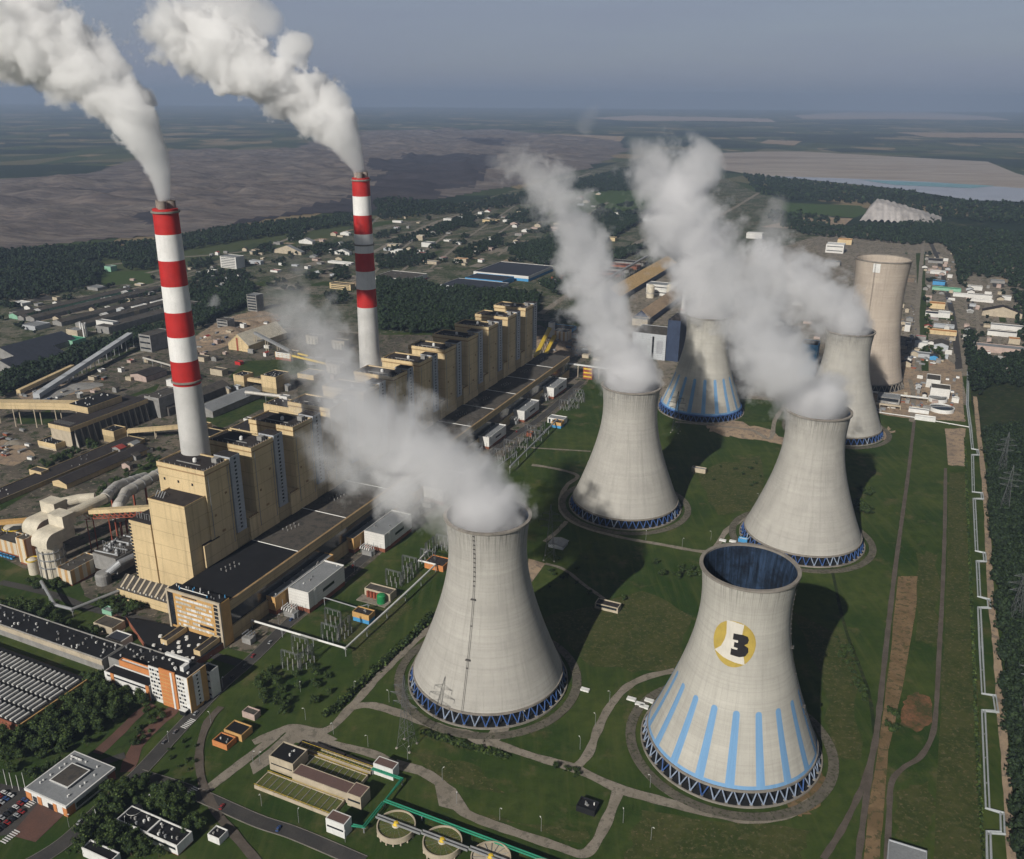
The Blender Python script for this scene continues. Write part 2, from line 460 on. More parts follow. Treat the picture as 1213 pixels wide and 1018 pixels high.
# ------------------------------------------------------------------ roads
def road(name, pts, w, mat, z=.3, kerb=False, dash=False, label=None, raw=False):
    P = [Vector((*(q if raw else G(*q)), 0)) for q in pts]
    L = smooth_line(P, 12)
    V = []; F = []
    nrm = []
    for i, p in enumerate(L):
        t = (L[min(i + 1, len(L) - 1)] - L[max(i - 1, 0)]).normalized(); nrm.append(Vector((-t.y, t.x, 0)))
    rag = 0 if kerb or mat is M_ASPHALT else .16
    for p, n_ in zip(L, nrm):
        if rag: w_ = w * (1 + rag * mnoise.noise((p.x * .09, p.y * .09, 4.)) * 2)
        else: w_ = w
        V += [tuple(p + n_ * w_ / 2 + Vector((0, 0, z))), tuple(p - n_ * w_ / 2 + Vector((0, 0, z)))]
    F = [(2 * i, 2 * i + 1, 2 * i + 3, 2 * i + 2) for i in range(len(L) - 1)]
    o = bpy.data.objects.new(name, npmesh(name, V, F, [mat])); COL.objects.link(o); tag(o, label, kind='structure')
    if kerb:
        for s in (-1, 1):
            b = MB()
            for i in range(len(L) - 1):
                a, c = L[i] + nrm[i] * s * w / 2, L[i + 1] + nrm[i + 1] * s * w / 2
                a2, c2 = L[i] + nrm[i] * s * (w / 2 + .4), L[i + 1] + nrm[i + 1] * s * (w / 2 + .4)
                q = [a, c, c2, a2] if s < 0 else [a2, c2, c, a]
                b.hexa([(k.x, k.y, .02) for k in q], [(k.x, k.y, z + .15) for k in q], M_KERB)
            tag(b.build('kerb'), kind='structure')
    if dash:
        b = MB(); acc = 0
        for i in range(len(L) - 1):
            seg = L[i + 1] - L[i]; k = max(1, int(seg.length / 9))
            for j in range(k):
                a = L[i] + seg * (j / k); c = a + seg.normalized() * 4
                n_ = nrm[i] * .12
                b.quad([tuple(a + n_ + Vector((0, 0, z + .03))), tuple(a - n_ + Vector((0, 0, z + .03))), tuple(c - n_ + Vector((0, 0, z + .03))), tuple(c + n_ + Vector((0, 0, z + .03)))], M_WHITE)
        tag(b.build('road_marking'), kind='structure')
    return o

road('road', [(-60, 1072), (60, 1010), (120, 958), (163, 918), (215, 862), (260, 815), (303, 777), (360, 722), (440, 655), (520, 588), (605, 519), (640, 496), (690, 452)], 9, M_ASPHALT, .34, True)
road('road', [(163, 918), (225, 938), (303, 972), (350, 988), (430, 1022)], 8, M_ASPHALT, .38, True)
road('road', [(-60, 980), (0, 958), (40, 940), (100, 912), (148, 895)], 6, M_ASPHALT, .30)
road('road', [(0, 690), (60, 704), (110, 722), (170, 735), (200, 752), (248, 775), (290, 788)], 7, M_ASPHALT, .30)
road('road', [(148, 745), (100, 755), (60, 765), (25, 750), (0, 748)], 6, M_CONC, .26)
road('path', [(150, 915), (165, 880), (195, 850), (235, 815)], 9, M_PAVE, .22)
road('path', [(115, 893), (140, 870), (165, 845), (182, 835)], 7, M_PAVE, .22)
road('path', [(120, 715), (145, 735), (195, 748), (240, 768)], 4, M_PAVE, .42)
road('concrete_track', [(246, 935), (285, 905), (320, 878), (343, 862), (385, 866), (416, 838), (450, 800), (488, 763), (505, 748), (545, 715)], 6, M_CONC, .26)
road('concrete_track', [(300, 880), (343, 864), (380, 878), (440, 893), (473, 907), (510, 918), (528, 935), (540, 955), (560, 968), (606, 985), (660, 1003), (690, 1012), (706, 998), (722, 965), (733, 936)], 6, M_CONC, .22)
road('concrete_track', [(416, 838), (440, 836), (475, 846), (520, 862), (560, 872), (606, 888), (640, 899), (681, 911), (731, 934), (768, 945), (806, 955), (850, 965), (890, 971), (930, 966), (962, 950)], 6.5, M_CONC, .30)
road('concrete_track', [(681, 911), (697, 893), (708, 865), (722, 838), (742, 815), (768, 802), (800, 795)], 5.5, M_CONC, .34)
road('concrete_track', [(560, 872), (575, 880), (590, 868), (600, 850)], 9, M_CONC, .38)
road('concrete_track', [(630, 551), (660, 556), (684, 564), (672, 575), (664, 592), (668, 610), (688, 623), (731, 636), (781, 645), (836, 654), (850, 645), (862, 628), (888, 610)], 5, M_CONC, .26)
road('concrete_track', [(671, 618), (660, 630), (645, 642)], 4.5, M_CONC, .30)
road('concrete_track', [(646, 668), (668, 675), (693, 694), (713, 708), (722, 716)], 3.5, M_CONC, .26)
road('concrete_track', [(700, 535), (650, 532), (620, 530), (590, 528)], 3, M_CONC, .22)
road('concrete_track', [(800, 500), (850, 505), (890, 510), (912, 520), (918, 498), (930, 480)], 5, M_CONC, .26)
road('track', [(1083, 498), (1076, 560), (1067, 625), (1059, 685), (1050, 763), (1039, 863), (1032, 903), (1022, 976), (1014, 1040)], 3.6, M_RAIL, .26)
road('track', [(1034, 893), (1026, 920), (1016, 945), (996, 985), (975, 1018)], 3.6, M_RAIL, .30)
road('track', [(940, 590), (975, 640), (1000, 740), (1022, 800), (1031, 830), (1036, 870)], 2.5, M_SCRUB, .22)
road('track', [(1120, 555), (1119, 630), (1116, 710), (1113, 763), (1109, 838), (1104, 872), (1090, 897), (1070, 910), (1056, 928), (1053, 970), (1050, 1030)], 3.2, M_RAIL, .26)
road('track', [(1155, 470), (1159, 510), (1167, 585), (1174, 710), (1180, 763), (1185, 838), (1192, 913), (1199, 1030)], 5, M_SAND, .26)
road('track', [(1080, 500), (1082, 470), (1078, 450)], 6, M_CONC, .3)
road('road', [(1136, 438), (1133, 410), (1128, 372), (1120, 340), (1112, 310), (1098, 280), (1085, 262), (1040, 268), (960, 262)], 10, M_ASPHALT, .3)
road('road', [(1130, 440), (1160, 437), (1213, 446), (1260, 452)], 9, M_CONC, .34)
road('road', [(1088, 440), (1086, 380), (1090, 330), (1094, 285)], 9, M_CONC, .3)
px_sheet('concrete_pad', [(626, 662), (646, 668), (630, 690), (624, 688)], .3, M_SAND)
px_sheet('concrete_pad', [(296, 905), (318, 888), (346, 862), (385, 868), (400, 876), (380, 884), (350, 880), (320, 905), (300, 918)], .2, M_CONC)
px_sheet('concrete_pad', [(470, 900), (500, 908), (540, 935), (560, 966), (520, 955), (515, 930), (495, 918), (470, 912)], .2, M_CONC)
px_sheet('concrete_pad', [(590, 530), (618, 470), (640, 505), (612, 520)], .18, M_YARD)
for k, q in enumerate(((223, 858), (12, 992), (226, 940), (40, 950))):
    u, v = GU(*q); b = MB()
    for i in range(7):
        pts = [X(u - 4.5 + i * 1.4, v - 2.2), X(u - 4.5 + i * 1.4, v + 2.2), X(u - 3.8 + i * 1.4, v + 2.2), X(u - 3.8 + i * 1.4, v - 2.2)]
        b.quad([(a, c, .5) for a, c in pts][::-1], M_WHITE)
    tag(b.build('road_marking'), kind='structure')
# rail spur curving past the office block
road('railway', [(262, 838), (247, 855), (238, 880), (236, 905), (242, 935), (258, 965), (280, 992), (312, 1030)], 5, M_RAIL, .46)
# straight pipeline corridor and roads running off behind the works
for pts, w in (([(640, 372), (700, 330), (760, 285), (840, 262), (900, 228)], 14), ([(430, 305), (520, 262), (600, 240), (700, 205)], 16), ([(560, 345), (640, 290), (720, 240)], 14),
               ([(430, 395), (330, 390), (240, 402), (140, 425), (0, 470)], 10), ([(0, 465), (120, 425), (230, 388), (330, 372)], 7), ([(0, 420), (100, 396), (200, 372), (300, 340), (420, 312)], 10),
               ([(430, 276), (455, 250), (462, 240)], 9), ([(380, 268), (300, 296), (180, 308), (0, 330)], 14)):
    road('road', pts, w, M_CONC, .3)
_r = random.Random(31); _n = 0
while _n < 170:
    x, y = (_r.uniform(0, 700), _r.uniform(250, 400)) if _n < 110 else (_r.uniform(1062, 1205), _r.uniform(300, 436))
    if _n < 110:
        if not (y > 352 - x * .19 and y < 400 - x * .12): continue
    if 1128 < x < 1142 or 1080 < x < 1094: continue
    u, v = GU(x, y); L = _r.uniform(14, 60); W = _r.uniform(8, 46) * (1 if _n < 110 else .5)
    sheet('yard', [X(u, v - W / 2), X(u, v + W / 2), X(u + L, v + W / 2), X(u + L, v - W / 2)], .2 + _n * .0015, _r.choice((M_CONC, M_YARDE, M_CONC, M_SAND, M_LAWN, M_ASPHALT))); _n += 1
for k in range(5):
    road('road', [(430 + k * 40, 335 - k * 8), (470 + k * 42, 300 - k * 9), (520 + k * 45, 262 - k * 9)], 8, M_CONC, .5)
    road('road', [(440, 300 - k * 9), (540, 290 - k * 12), (640, 268 - k * 10)], 7, M_CONC, .54)
    road('road', [(20 + k * 8, 385 - k * 7), (120 + k * 10, 366 - k * 6), (200 + k * 10, 350 - k * 8)], 7, M_CONC, .5)
    road('road', [(1142 + k * 14, 432 - k * 3), (1146 + k * 12, 380), (1140 + k * 10, 330)], 5, M_CONC, .5)
# broken white line of old markers in the grass
# plinths and aprons of the towers are built with them
# ------------------------------------------------------------------ cooling towers
def shell_material(name, stripes=False, tint=(.37, .356, .325), dark=1.0):
    m, nt, out = nodes_of(name); N = NT(nt)
    o = N.coord('Object')
    s = N.n('ShaderNodeSeparateXYZ'); N.link(o, s.inputs[0])
    ang = N.math('ARCTAN2', s.outputs[1], s.outputs[0])
    cv = N.n('ShaderNodeCombineXYZ')
    N.link(N.math('MULTIPLY', ang, 30.0), cv.inputs[0]); N.link(s.outputs[2], cv.inputs[1])
    inf = N.n('ShaderNodeObjectInfo').outputs['Random']
    N.link(N.math('MULTIPLY', inf, 40.), cv.inputs[2])
    q = cv.outputs[0]
    st = N.noise(N.mapping(q, (1, .035, 1)), .55, 5, .7)       # rain streaks
    st2 = N.noise(N.mapping(q, (1, .02, 1)), 1.6, 3, .6)
    big = N.noise(o, .035, 5, .6)
    lift = N.noise(N.mapping(q, (.02, 1, 1)), .45, 3, .7)      # casting lifts
    fine = N.noise(q, 1.3, 3, .7)
    c = N.mix(N.maprange(big, .3, .7), tuple(k * .86 for k in tint), tuple(min(1, k * 1.1) for k in tint))
    c = N.mix(N.maprange(lift, .42, .62, 0, .34), c, tuple(k * .72 for k in tint))
    c = N.mix(N.maprange(st, .5, .72, 0, .48), c, tuple(k * .62 for k in tint))
    c = N.mix(N.maprange(st2, .5, .8, 0, .20), c, tuple(k * 1.22 for k in tint))
    c = N.mix(N.maprange(fine, .55, .8, 0, .25), c, tuple(k * .7 for k in tint))
    # panel joints
    bx = N.math('PINGPONG', N.math('MULTIPLY', ang, 30.0), 1.5)
    bz = N.math('PINGPONG', s.outputs[2], 1.1)
    j = N.math('MAXIMUM', N.maprange(bx, .12, .0, 0, 1), N.maprange(bz, .14, .0, 0, 1))
    blot = N.noise(N.mapping(q, (1, .35, 1)), .12, 6, .68)
    c = N.mix(N.maprange(blot, .5, .68, 0, .30), c, tuple(k * .66 for k in tint))
    c = N.mix(N.math('MULTIPLY', j, .20), c, tuple(k * .4 for k in tint))
    # grime below the lip
    H = 124.0
    top = N.maprange(s.outputs[2], H - 34, H - 2, 0, 1)
    g = N.math('MULTIPLY', N.maprange(N.noise(N.mapping(q, (1, .03, 1)), .9, 3, .7), .48, .66), N.math('POWER', top, 1.6))
    c = N.mix(N.math('MULTIPLY', g, .7 * dark), c, (.09, .085, .08))
    if stripes:
        per = 2 * math.pi / 18
        # angle to the nearest stripe, as metres along the shell
        a = N.math('PINGPONG', N.math('ADD', ang, 50 * per + .07), per / 2)
        rr = N.math('SQRT', N.math('ADD', N.math('POWER', s.outputs[0], 2.), N.math('POWER', s.outputs[1], 2.)))
        du = N.math('MULTIPLY', a, rr)
        up = N.math('MAXIMUM', N.math('SUBTRACT', s.outputs[2], 49.0), 0.)
        d = N.math('SQRT', N.math('ADD', N.math('POWER', du, 2.), N.math('POWER', up, 2.)))
        half = N.math('MULTIPLY', rr, .052)
        k = N.maprange(N.math('SUBTRACT', d, half), .12, -.12)
        band = N.maprange(s.outputs[2], 11.4, 11.1)
        k = N.math('MAXIMUM', k, band)
        blue = N.mix(N.maprange(st, .4, .75), (.155, .295, .48), (.12, .235, .39))
        blue = N.mix(N.maprange(fine, .5, .8, 0, .4), blue, (.16, .31, .54))
        c = N.mix(k, c, blue)
    N.bsdf(out, c, .9, 0, bump=st, bstr=.15, bdist=.3, spec=.2)
    return m

M_SHELL = shell_material('weathered_concrete_shell')
M_SHELLS = shell_material('striped_concrete_shell', True, (.41, .395, .355), .7)
M_SHELLN = shell_material('new_concrete_shell', False, (.42, .36, .30), .15)
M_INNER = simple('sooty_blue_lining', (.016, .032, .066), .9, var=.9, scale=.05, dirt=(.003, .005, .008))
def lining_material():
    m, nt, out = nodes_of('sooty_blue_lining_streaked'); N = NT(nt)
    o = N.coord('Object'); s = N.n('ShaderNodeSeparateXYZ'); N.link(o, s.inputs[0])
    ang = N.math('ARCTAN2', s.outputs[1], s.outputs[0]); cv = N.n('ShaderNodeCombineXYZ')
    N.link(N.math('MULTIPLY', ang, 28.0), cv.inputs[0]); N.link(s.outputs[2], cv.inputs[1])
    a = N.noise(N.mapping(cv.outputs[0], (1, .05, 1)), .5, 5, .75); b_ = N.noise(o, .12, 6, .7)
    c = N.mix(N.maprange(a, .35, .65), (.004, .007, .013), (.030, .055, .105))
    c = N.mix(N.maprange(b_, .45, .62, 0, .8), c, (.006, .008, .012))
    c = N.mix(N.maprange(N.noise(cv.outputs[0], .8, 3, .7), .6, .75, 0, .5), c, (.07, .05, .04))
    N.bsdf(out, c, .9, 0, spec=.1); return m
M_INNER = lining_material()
M_BLUE = simple('blue_steel', (.05, .12, .33), .6, var=.3)
M_COLB = simple('blue_column_paint', (.035, .085, .24), .6, var=.35, scale=.3)
M_COLW = simple('pale_column_paint', (.22, .27, .36), .7, var=.3, scale=.3)
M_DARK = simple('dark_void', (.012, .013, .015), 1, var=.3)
M_RIM = simple('rim_concrete', (.22, .20, .175), .9, var=.3)
M_STEELG = simple('galvanised_steel', (.32, .33, .34), .55, .4, var=.2)
M_APRON = patch_material('slab_apron', [(.14, .125, .10), (.10, .09, .075), (.05, .055, .03)], .12, fine=1.3)
M_WATERP = simple('basin_water', (.01, .016, .018), .12, var=.2, spec=.5)

COLMESH = {}
M_LADDER = simple('ladder_steel', (.09, .085, .08), .7)
def cooling_tower(name, label, x, y, H=124.5, a=25.6, zt=103., c=54.5, z0=9., mat=None, colmats=(None, None), npairs=48, apron=8.0, turn=0., ladder=None, group=None, rbase=None, lining=None):
    R = lambda z: a * math.sqrt(1 + ((z - zt) / c) ** 2)
    root = empty(name, (x, y, 0), turn, label, 'cooling tower', group)
    n = 128; zs = [z0 + (H - z0) * i / 54 for i in range(55)]
    # outer and inner skin as one wall
    b = MB(); th = .9
    prof = [(R(z), z) for z in zs] + [(R(z) - th, z) for z in reversed(zs)]
    b.lathe([prof[0]] + prof[1:] + [prof[0]], mat, n, cap=False)
    # inner faces take the lining
    j = b.mi(lining or M_INNER)
    for k in range(len(b.f)):
        if k >= 55 * n: b.m[k] = j
    sh = b.build('shell', root, smooth=True)
    b = MB(); r = R(H)
    b.lathe([(r - 1.1, H - .7), (r + 1.0, H - .7), (r + 1.0, H + .55), (r - 1.1, H + .55), (r - 1.1, H - .7)], M_RIM, n, cap=False)
    b.build('rim_walkway', root)
    b = MB()
    b.lathe([(R(z0) + .7, z0 - 1.2), (R(z0) + .7, z0 + .3), (R(z0) - 1.4, z0 + .3), (R(z0) - 1.4, z0 - 1.2), (R(z0) + .7, z0 - 1.2)], (M_BLUE if colmats[0] is colmats[1] and mat is M_SHELLS else M_RIM), n, cap=False)
    b.build('ring_beam', root)
    rb = R(z0) + 2.6
    b = MB(); b.lathe([(rb + 1.6, 0), (rb + 1.6, 1.2), (rb + .8, 1.2), (rb + .8, .4)], M_RIM, 96, cap=False); b.lathe([(rb + .8, .4), (.1, .4)], M_DARK, 96, cap=False)  # floor coloured near black, painting in the dark void behind the columns
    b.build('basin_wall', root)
    b = MB(); b.lathe([(R(z0) - 2.4, .6), (R(z0) - 2.4, z0 - .4), (.1, z0 - .4)], M_DARK, 64, cap=False, )  # near-black colour here too, for the unlit space behind the columns
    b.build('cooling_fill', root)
    # leaning columns, a V at a time
    key = (round(R(z0), 1), z0, npairs)
    dphi = math.pi / npairs
    for ci, cm in enumerate(colmats):
        if (key, cm) in COLMESH: continue
        b = MB()
        for s in (-1, 1):
            p0 = Vector((rb, 0, 1.0)); p1 = Vector((R(z0) * math.cos(dphi * .92), s * R(z0) * math.sin(dphi * .92), z0 - .9))
            b.tube([tuple(p0), tuple(p1)], .42, cm, 6)
        b.box(rb - .9, rb + .9, -.9, .9, .5, 1.3, M_RIM)
        me = b.build('support_column').data
        o_ = [o for o in bpy.data.objects if o.data is me][0]; bpy.data.objects.remove(o_)
        COLMESH[(key, cm)] = me
    rnd = random.Random(int(x * 7 + y))
    for k in range(npairs):
        me = COLMESH[(key, colmats[0] if rnd.random() < .72 else colmats[1])]
        o = bpy.data.objects.new('support_column', me); COL.objects.link(o); o.parent = root
        o.rotation_euler = (0, 0, 2 * math.pi * k / npairs)
    if ladder is not None:
        b = MB()
        for k in range(len(zs) - 1):
            for sy in (-.5, .5):
                z1, z2 = zs[k], zs[k + 1]
                b.tube([(R(z1) + .5, sy, z1), (R(z2) + .5, sy, z2)], .09, M_LADDER, 4)
        z = z0
        while z < H:
            b.box(R(z) - .1, R(z) + 1.0, -.65, .65, z, z + .2, M_LADDER); z += 3.2 if z > 78 else 26
        for zz in (40, 78):
            b.box(R(zz) - .1, R(zz) + 1.6, -1.5, 1.5, zz, zz + .5, M_LADDER)
        o = b.build('ladder', root); o.rotation_euler = (0, 0, ladder - turn)
    if apron:
        b = MB(); b.lathe([(rb + apron + 3, .05), (rb + apron + 3, .42), (rb + apron - 3.2, .42), (rb + apron - 3.2, .05)], M_APRON, 96, cap=False)
        tag(b.build('slab_path', None, (x, y, 0)), kind='structure')
    return root, R

def facing(x, y, off=0.):     # direction from a tower towards the camera
    return math.atan2(-y, -x) + off
T1 = cooling_tower('cooling_tower', 'plain pale cooling tower with a long ladder line, its base beside the lattice pylon', -15.2, 514.4, mat=M_SHELL, colmats=(M_COLB, M_COLW), ladder=facing(-15.2, 514.4, -.33))
T2 = cooling_tower('cooling_tower', 'plain grey cooling tower between the white switch halls and the blue striped steaming tower', 112, 793.3, mat=M_SHELL, colmats=(M_COLB, M_COLW), turn=1.)
T3 = cooling_tower('cooling_tower', 'plain steaming cooling tower standing directly behind the tower with the round yellow emblem', 265.9, 725.7, mat=M_SHELL, colmats=(M_COLB, M_COLW), turn=2.)
tb = facing(137.5, 449.3)
T4 = cooling_tower('cooling_tower', 'steamless cooling tower with blue stripes round its foot and a round yellow emblem', 137.5, 449.3, mat=M_SHELLS, colmats=(M_COLW, M_COLB), ladder=facing(137.5, 449.3, 1.45), turn=0)
T5 = cooling_tower('cooling_tower', 'steaming cooling tower with blue stripes round its foot, beside the dark grey boiler house', 244.2, 1085.2, mat=M_SHELLS, colmats=(M_COLB, M_COLB), turn=.1, apron=0)
T6 = cooling_tower('cooling_tower', 'plain steaming cooling tower standing in front of the tallest bare tower', 395.2, 1012.1, mat=M_SHELL, colmats=(M_COLB, M_COLW), turn=3., apron=7)
tx, ty = X(1308, -43)
T7 = cooling_tower('cooling_tower', 'tallest cooling tower, pinkish new concrete, no steam, at the edge of the building site', tx, ty, H=176, a=32.8, zt=125, c=108, z0=11, lining=M_SHELLN, mat=M_SHELLN, colmats=(M_RIM, M_RIM), npairs=36, ladder=facing(tx, ty, -.25), apron=0)
# white patch at the lip of the tallest tower
def shell_patch(root, R, pts_fn, name, mat, off=.14):
    """a painted shape laid on a shell: triangles in (angle, z)"""
    V2, F = pts_fn
    V = []
    for a_, z in V2:
        r = R(z) + off
        V.append((r * math.cos(a_), r * math.sin(a_), z))
    me = bpy.data.meshes.new(name); me.from_pydata(V, [], F); me.materials.append(mat); me.update()
    for p in me.polygons:
        c = p.center
        if p.normal.x * c.x + p.normal.y * c.y < 0: p.flip()
    me.polygons.foreach_set('use_smooth', [True] * len(me.polygons))
    o = bpy.data.objects.new(name, me); COL.objects.link(o); o.parent = root
    return o
def filled(outline, step, conv):
    """fill a 2-D outline with a fine triangle net; conv maps (s, t) metres to (angle, z)"""
    ol = []
    for i, a_ in enumerate(outline):
        b_ = outline[(i + 1) % len(outline)]
        k = max(1, int(math.hypot(b_[0] - a_[0], b_[1] - a_[1]) / step))
        for j in range(k): ol.append((a_[0] + (b_[0] - a_[0]) * j / k, a_[1] + (b_[1] - a_[1]) * j / k))
    xs = [p[0] for p in ol]; ys = [p[1] for p in ol]
    pts = [Vector(p) for p in ol]; n = len(pts)
    def inside(x, y):
        c = False; j = n - 1
        for i in range(n):
            if (ol[i][1] > y) != (ol[j][1] > y) and x < (ol[j][0] - ol[i][0]) * (y - ol[i][1]) / (ol[j][1] - ol[i][1]) + ol[i][0]: c = not c
            j = i
        return c
    x = min(xs) + step * .5
    while x < max(xs):
        y = min(ys) + step * .5
        while y < max(ys):
            if inside(x, y): pts.append(Vector((x, y)))
            y += step
        x += step
    r = delaunay_2d_cdt(pts, [(i, (i + 1) % n) for i in range(n)], [], 1, 1e-5)
    return [conv(v.x, v.y) for v in r[0]], [tuple(f) for f in r[2]]
root, R = T4
E_A = tb - .155; E_Z = 88.5
def conv_e(s, t):                 # s metres to the right seen from outside, t up
    z = E_Z + t
    return E_A + s / R(z), z
M_YEL = simple('emblem_yellow', (.38, .28, .06), .8, var=.15, scale=.2)
M_BLACK = simple('emblem_black', (.014, .013, .014), .8, var=.2)
M_EMW = simple('emblem_white', (.55, .52, .46), .8, var=.1)
disc = [(12.2 * math.cos(t), 14.0 * math.sin(t)) for t in [2 * math.pi * k / 48 for k in range(48)]]
shell_patch(root, R, filled(disc, 1.6, conv_e), 'emblem_disc', M_YEL, .14)
rt_ = [(-10.3, -7.2), (-6.8, -3.5), (-5.2, 1.), (-4.6, 5.), (-4.9, 9.), (-5.2, 13.2), (-1, 13.6), (4.6, 12.8), (4.2, 8.5), (4.0, 4), (4.9, -1), (6.4, -6.5), (7.6, -11.3), (2, -10.8), (-4.5, -9.6)]
shell_patch(root, R, filled(rt_, 1.5, conv_e), 'emblem_tower', M_EMW, .22)
three = [(-.6, 6.4), (4.4, 6.6), (7.2, 5.8), (8.0, 3.8), (7.6, 1.6), (5.9, .4), (8.2, -1.0), (8.6, -3.6), (7.2, -6.2), (4.2, -7.2), (-.9, -6.8), (-.9, -3.0), (2.4, -3.2), (2.6, -2.0), (.4, -1.8), (.4, 1.2), (2.4, 1.2), (2.3, 2.6), (-.6, 2.6)]
shell_patch(root, R, filled(three, 1.2, conv_e), 'emblem_figure', M_BLACK, .30)
root, R = T7
fa = facing(tx, ty, -.25)
q = [(-4.5, 0), (4.5, 0), (4.5, 12), (-4.5, 12)]
shell_patch(root, R, filled(q, 2, lambda s, t: (fa + .05 + s / R(160 + t), 162 + t)), 'white_panel', M_WHITE, .2)

# ------------------------------------------------------------------ chimneys
M_RED = simple('red_paint', (.42, .02, .018), .6, var=.18, scale=.1)
M_CWHITE = simple('chimney_white', (.70, .69, .67), .7, var=.10, scale=.1)
M_CGREY = simple('chimney_grey', (.46, .455, .44), .8, var=.18, scale=.04)
M_FLUE = simple('flue_pipe', (.26, .22, .19), .7, var=.4)
def chimney(name, label, x, y, bands, platform):
    root = empty(name, (x, y, 0), 0, label, 'chimney', None)
    Rz = lambda z: 8.9 + (300 - z) / 300 * 3.6
    # bands: list of (z_top, material name), going down
    zt = 299
    for k, (zb, mat) in enumerate(bands):
        b = MB(); zz = [zb + (zt - zb) * i / 6 for i in range(7)]
        b.lathe([(Rz(z), z) for z in zz], mat, 48, cap=(k == 0)); b.build('paint_band' if k < len(bands) - 1 else 'shaft', root, smooth=False)
        me = root.children[-1].data if False else None
        zt = zb
    for z in platform:
        b = MB(); b.lathe([(Rz(z), z - .8), (Rz(z) + 1.2, z - .8), (Rz(z) + 1.2, z + .5), (Rz(z), z + .5)], M_RIM, 48, cap=False); b.build('platform_ring', root)
    for k in range(3):
        a_ = .5 + k * 2.094; b = MB()
        b.lathe([(3.2, 296), (3.2, 304.5), (2.7, 304.5), (2.7, 299)], M_FLUE, 20, math.cos(a_) * 4.7, math.sin(a_) * 4.7, cap=False); b.build('flue', root)
    return root
cbands = lambda z: None
chimney('chimney', 'red and white striped chimney standing behind the nearest boiler houses', -253.3, 657.2,
        [(281, M_RED), (262, M_CWHITE), (243, M_RED), (223.5, M_CWHITE), (204.5, M_RED), (185.5, M_CWHITE), (166, M_RED), (0, M_CGREY)], (297, 169))
chimney('chimney', 'red and white striped chimney with its foot lost in steam, behind the far boiler houses', -156.4, 933.9,
        [(281, M_RED), (262, M_CWHITE), (243, M_RED), (223.5, M_CWHITE), (204.5, M_RED), (185.5, M_CWHITE), (166, M_RED), (0, M_CGREY)], (297, 232))
# ------------------------------------------------------------------ the power station
def cladding(name, col, seam=12.0, vert=6.0, stain=.35, seamcol=None, vs=.12, hs=.5, vw=.2):
    m, nt, out = nodes_of(name); N = NT(nt)
    o = N.coord('Object'); s = N.n('ShaderNodeSeparateXYZ'); N.link(o, s.inputs[0])
    p = N.pos()
    a = N.noise(p, .03, 5, .6); st = N.noise(N.mapping(p, (1, 1, .05)), .35, 4, .65); f = N.noise(p, .7, 3, .6)
    c = N.mix(N.maprange(a, .3, .7), tuple(k * .84 for k in col), tuple(min(1, k * 1.1) for k in col))
    c = N.mix(N.maprange(st, .5, .75, 0, stain), c, tuple(k * .45 for k in col))
    c = N.mix(N.maprange(f, .55, .8, 0, .2), c, tuple(k * .6 for k in col))
    hz = N.math('PINGPONG', N.math('ADD', s.outputs[2], 500.), seam / 2)
    h = N.math('MULTIPLY', N.maprange(hz, .35, .1), hs)
    vx = N.math('PINGPONG', N.math('ADD', N.math('ADD', s.outputs[0], s.outputs[1]), 500.), vert / 2)
    v = N.math('MULTIPLY', N.maprange(vx, vw, vw * .5 + (0 if vw < 1 else vw * .45)), vs)
    c = N.mix(N.math('MAXIMUM', h, v), c, seamcol or tuple(k * .35 for k in col))
    N.bsdf(out, c, .75, 0, bump=f, bstr=.1, spec=.25)
    return m
M_OCHRE = cladding('ochre_cladding', (.56, .435, .25), stain=.55)
M_OCHRED = cladding('brownish_cladding', (.37, .29, .165), stain=.6)
M_TRIM = simple('brown_roof_trim', (.30, .20, .10), .8)
M_ROOFD = patch_material('dark_roof_felt', [(.035, .030, .030), (.046, .040, .038), (.028, .025, .026)], .05, fine=.8, bump=.1)
M_ROOFB = patch_material('black_roof_felt', [(.012, .012, .014), (.016, .016, .018)], .05, fine=.8, bump=.1)
M_ROOFG = patch_material('grey_roof_felt', [(.075, .068, .060), (.09, .08, .07), (.05, .047, .044)], .04, fine=.8, bump=.1)
M_ROOFL = patch_material('light_roof_sheet', [(.20, .21, .22), (.24, .25, .26)], .05, fine=.6, bump=.1)
M_LIFT = cladding('pale_grey_panels', (.34, .36, .39), 3.0, 3.0, .12, vs=.03, hs=.1)
M_GREYCL = cladding('grey_cladding', (.30, .31, .33), 3.0, 3.0, .15, vs=.05, hs=.12)
M_WHITECL = cladding('white_cladding', (.62, .61, .58), 2.5, 6.0, .15, hs=.25)
M_SILVER = cladding('silver_cladding', (.40, .42, .44), 3, 6, .15)
M_BRICK = simple('red_brick_base', (.24, .085, .05), .9, var=.3)
M_GLASS = simple('dark_window_glass', (.02, .024, .03), .15, var=.3, spec=.6)
M_WINL = simple('light_window_glass', (.50, .48, .42), .3, var=.35, scale=.6, spec=.5)
M_CREAM = simple('cream_duct', (.56, .51, .41), .55, var=.2)
M_PIPE = simple('pipe_cladding', (.46, .44, .40), .5, .1, var=.2)
M_ORANGE = simple('orange_wall', (.50, .20, .07), .8, var=.15)
M_AMBER = simple('amber_wall', (.48, .29, .11), .8, var=.15)
M_YELP = simple('yellow_steel', (.62, .43, .04), .6, var=.15)
M_REDSTEEL = simple('rust_red_steel', (.28, .07, .04), .7, var=.3)
M_GREEN = simple('green_tank_paint', (.015, .19, .06), .5, var=.15)
M_TEAL = simple('teal_pipe_paint', (.02, .20, .12), .5, var=.2)
M_SKYB = simple('sky_blue_wall', (.06, .26, .50), .7, var=.15)
M_BUFF = simple('buff_render', (.42, .36, .27), .85, var=.2)
M_PINK = simple('pinkish_render', (.40, .31, .27), .85, var=.2)
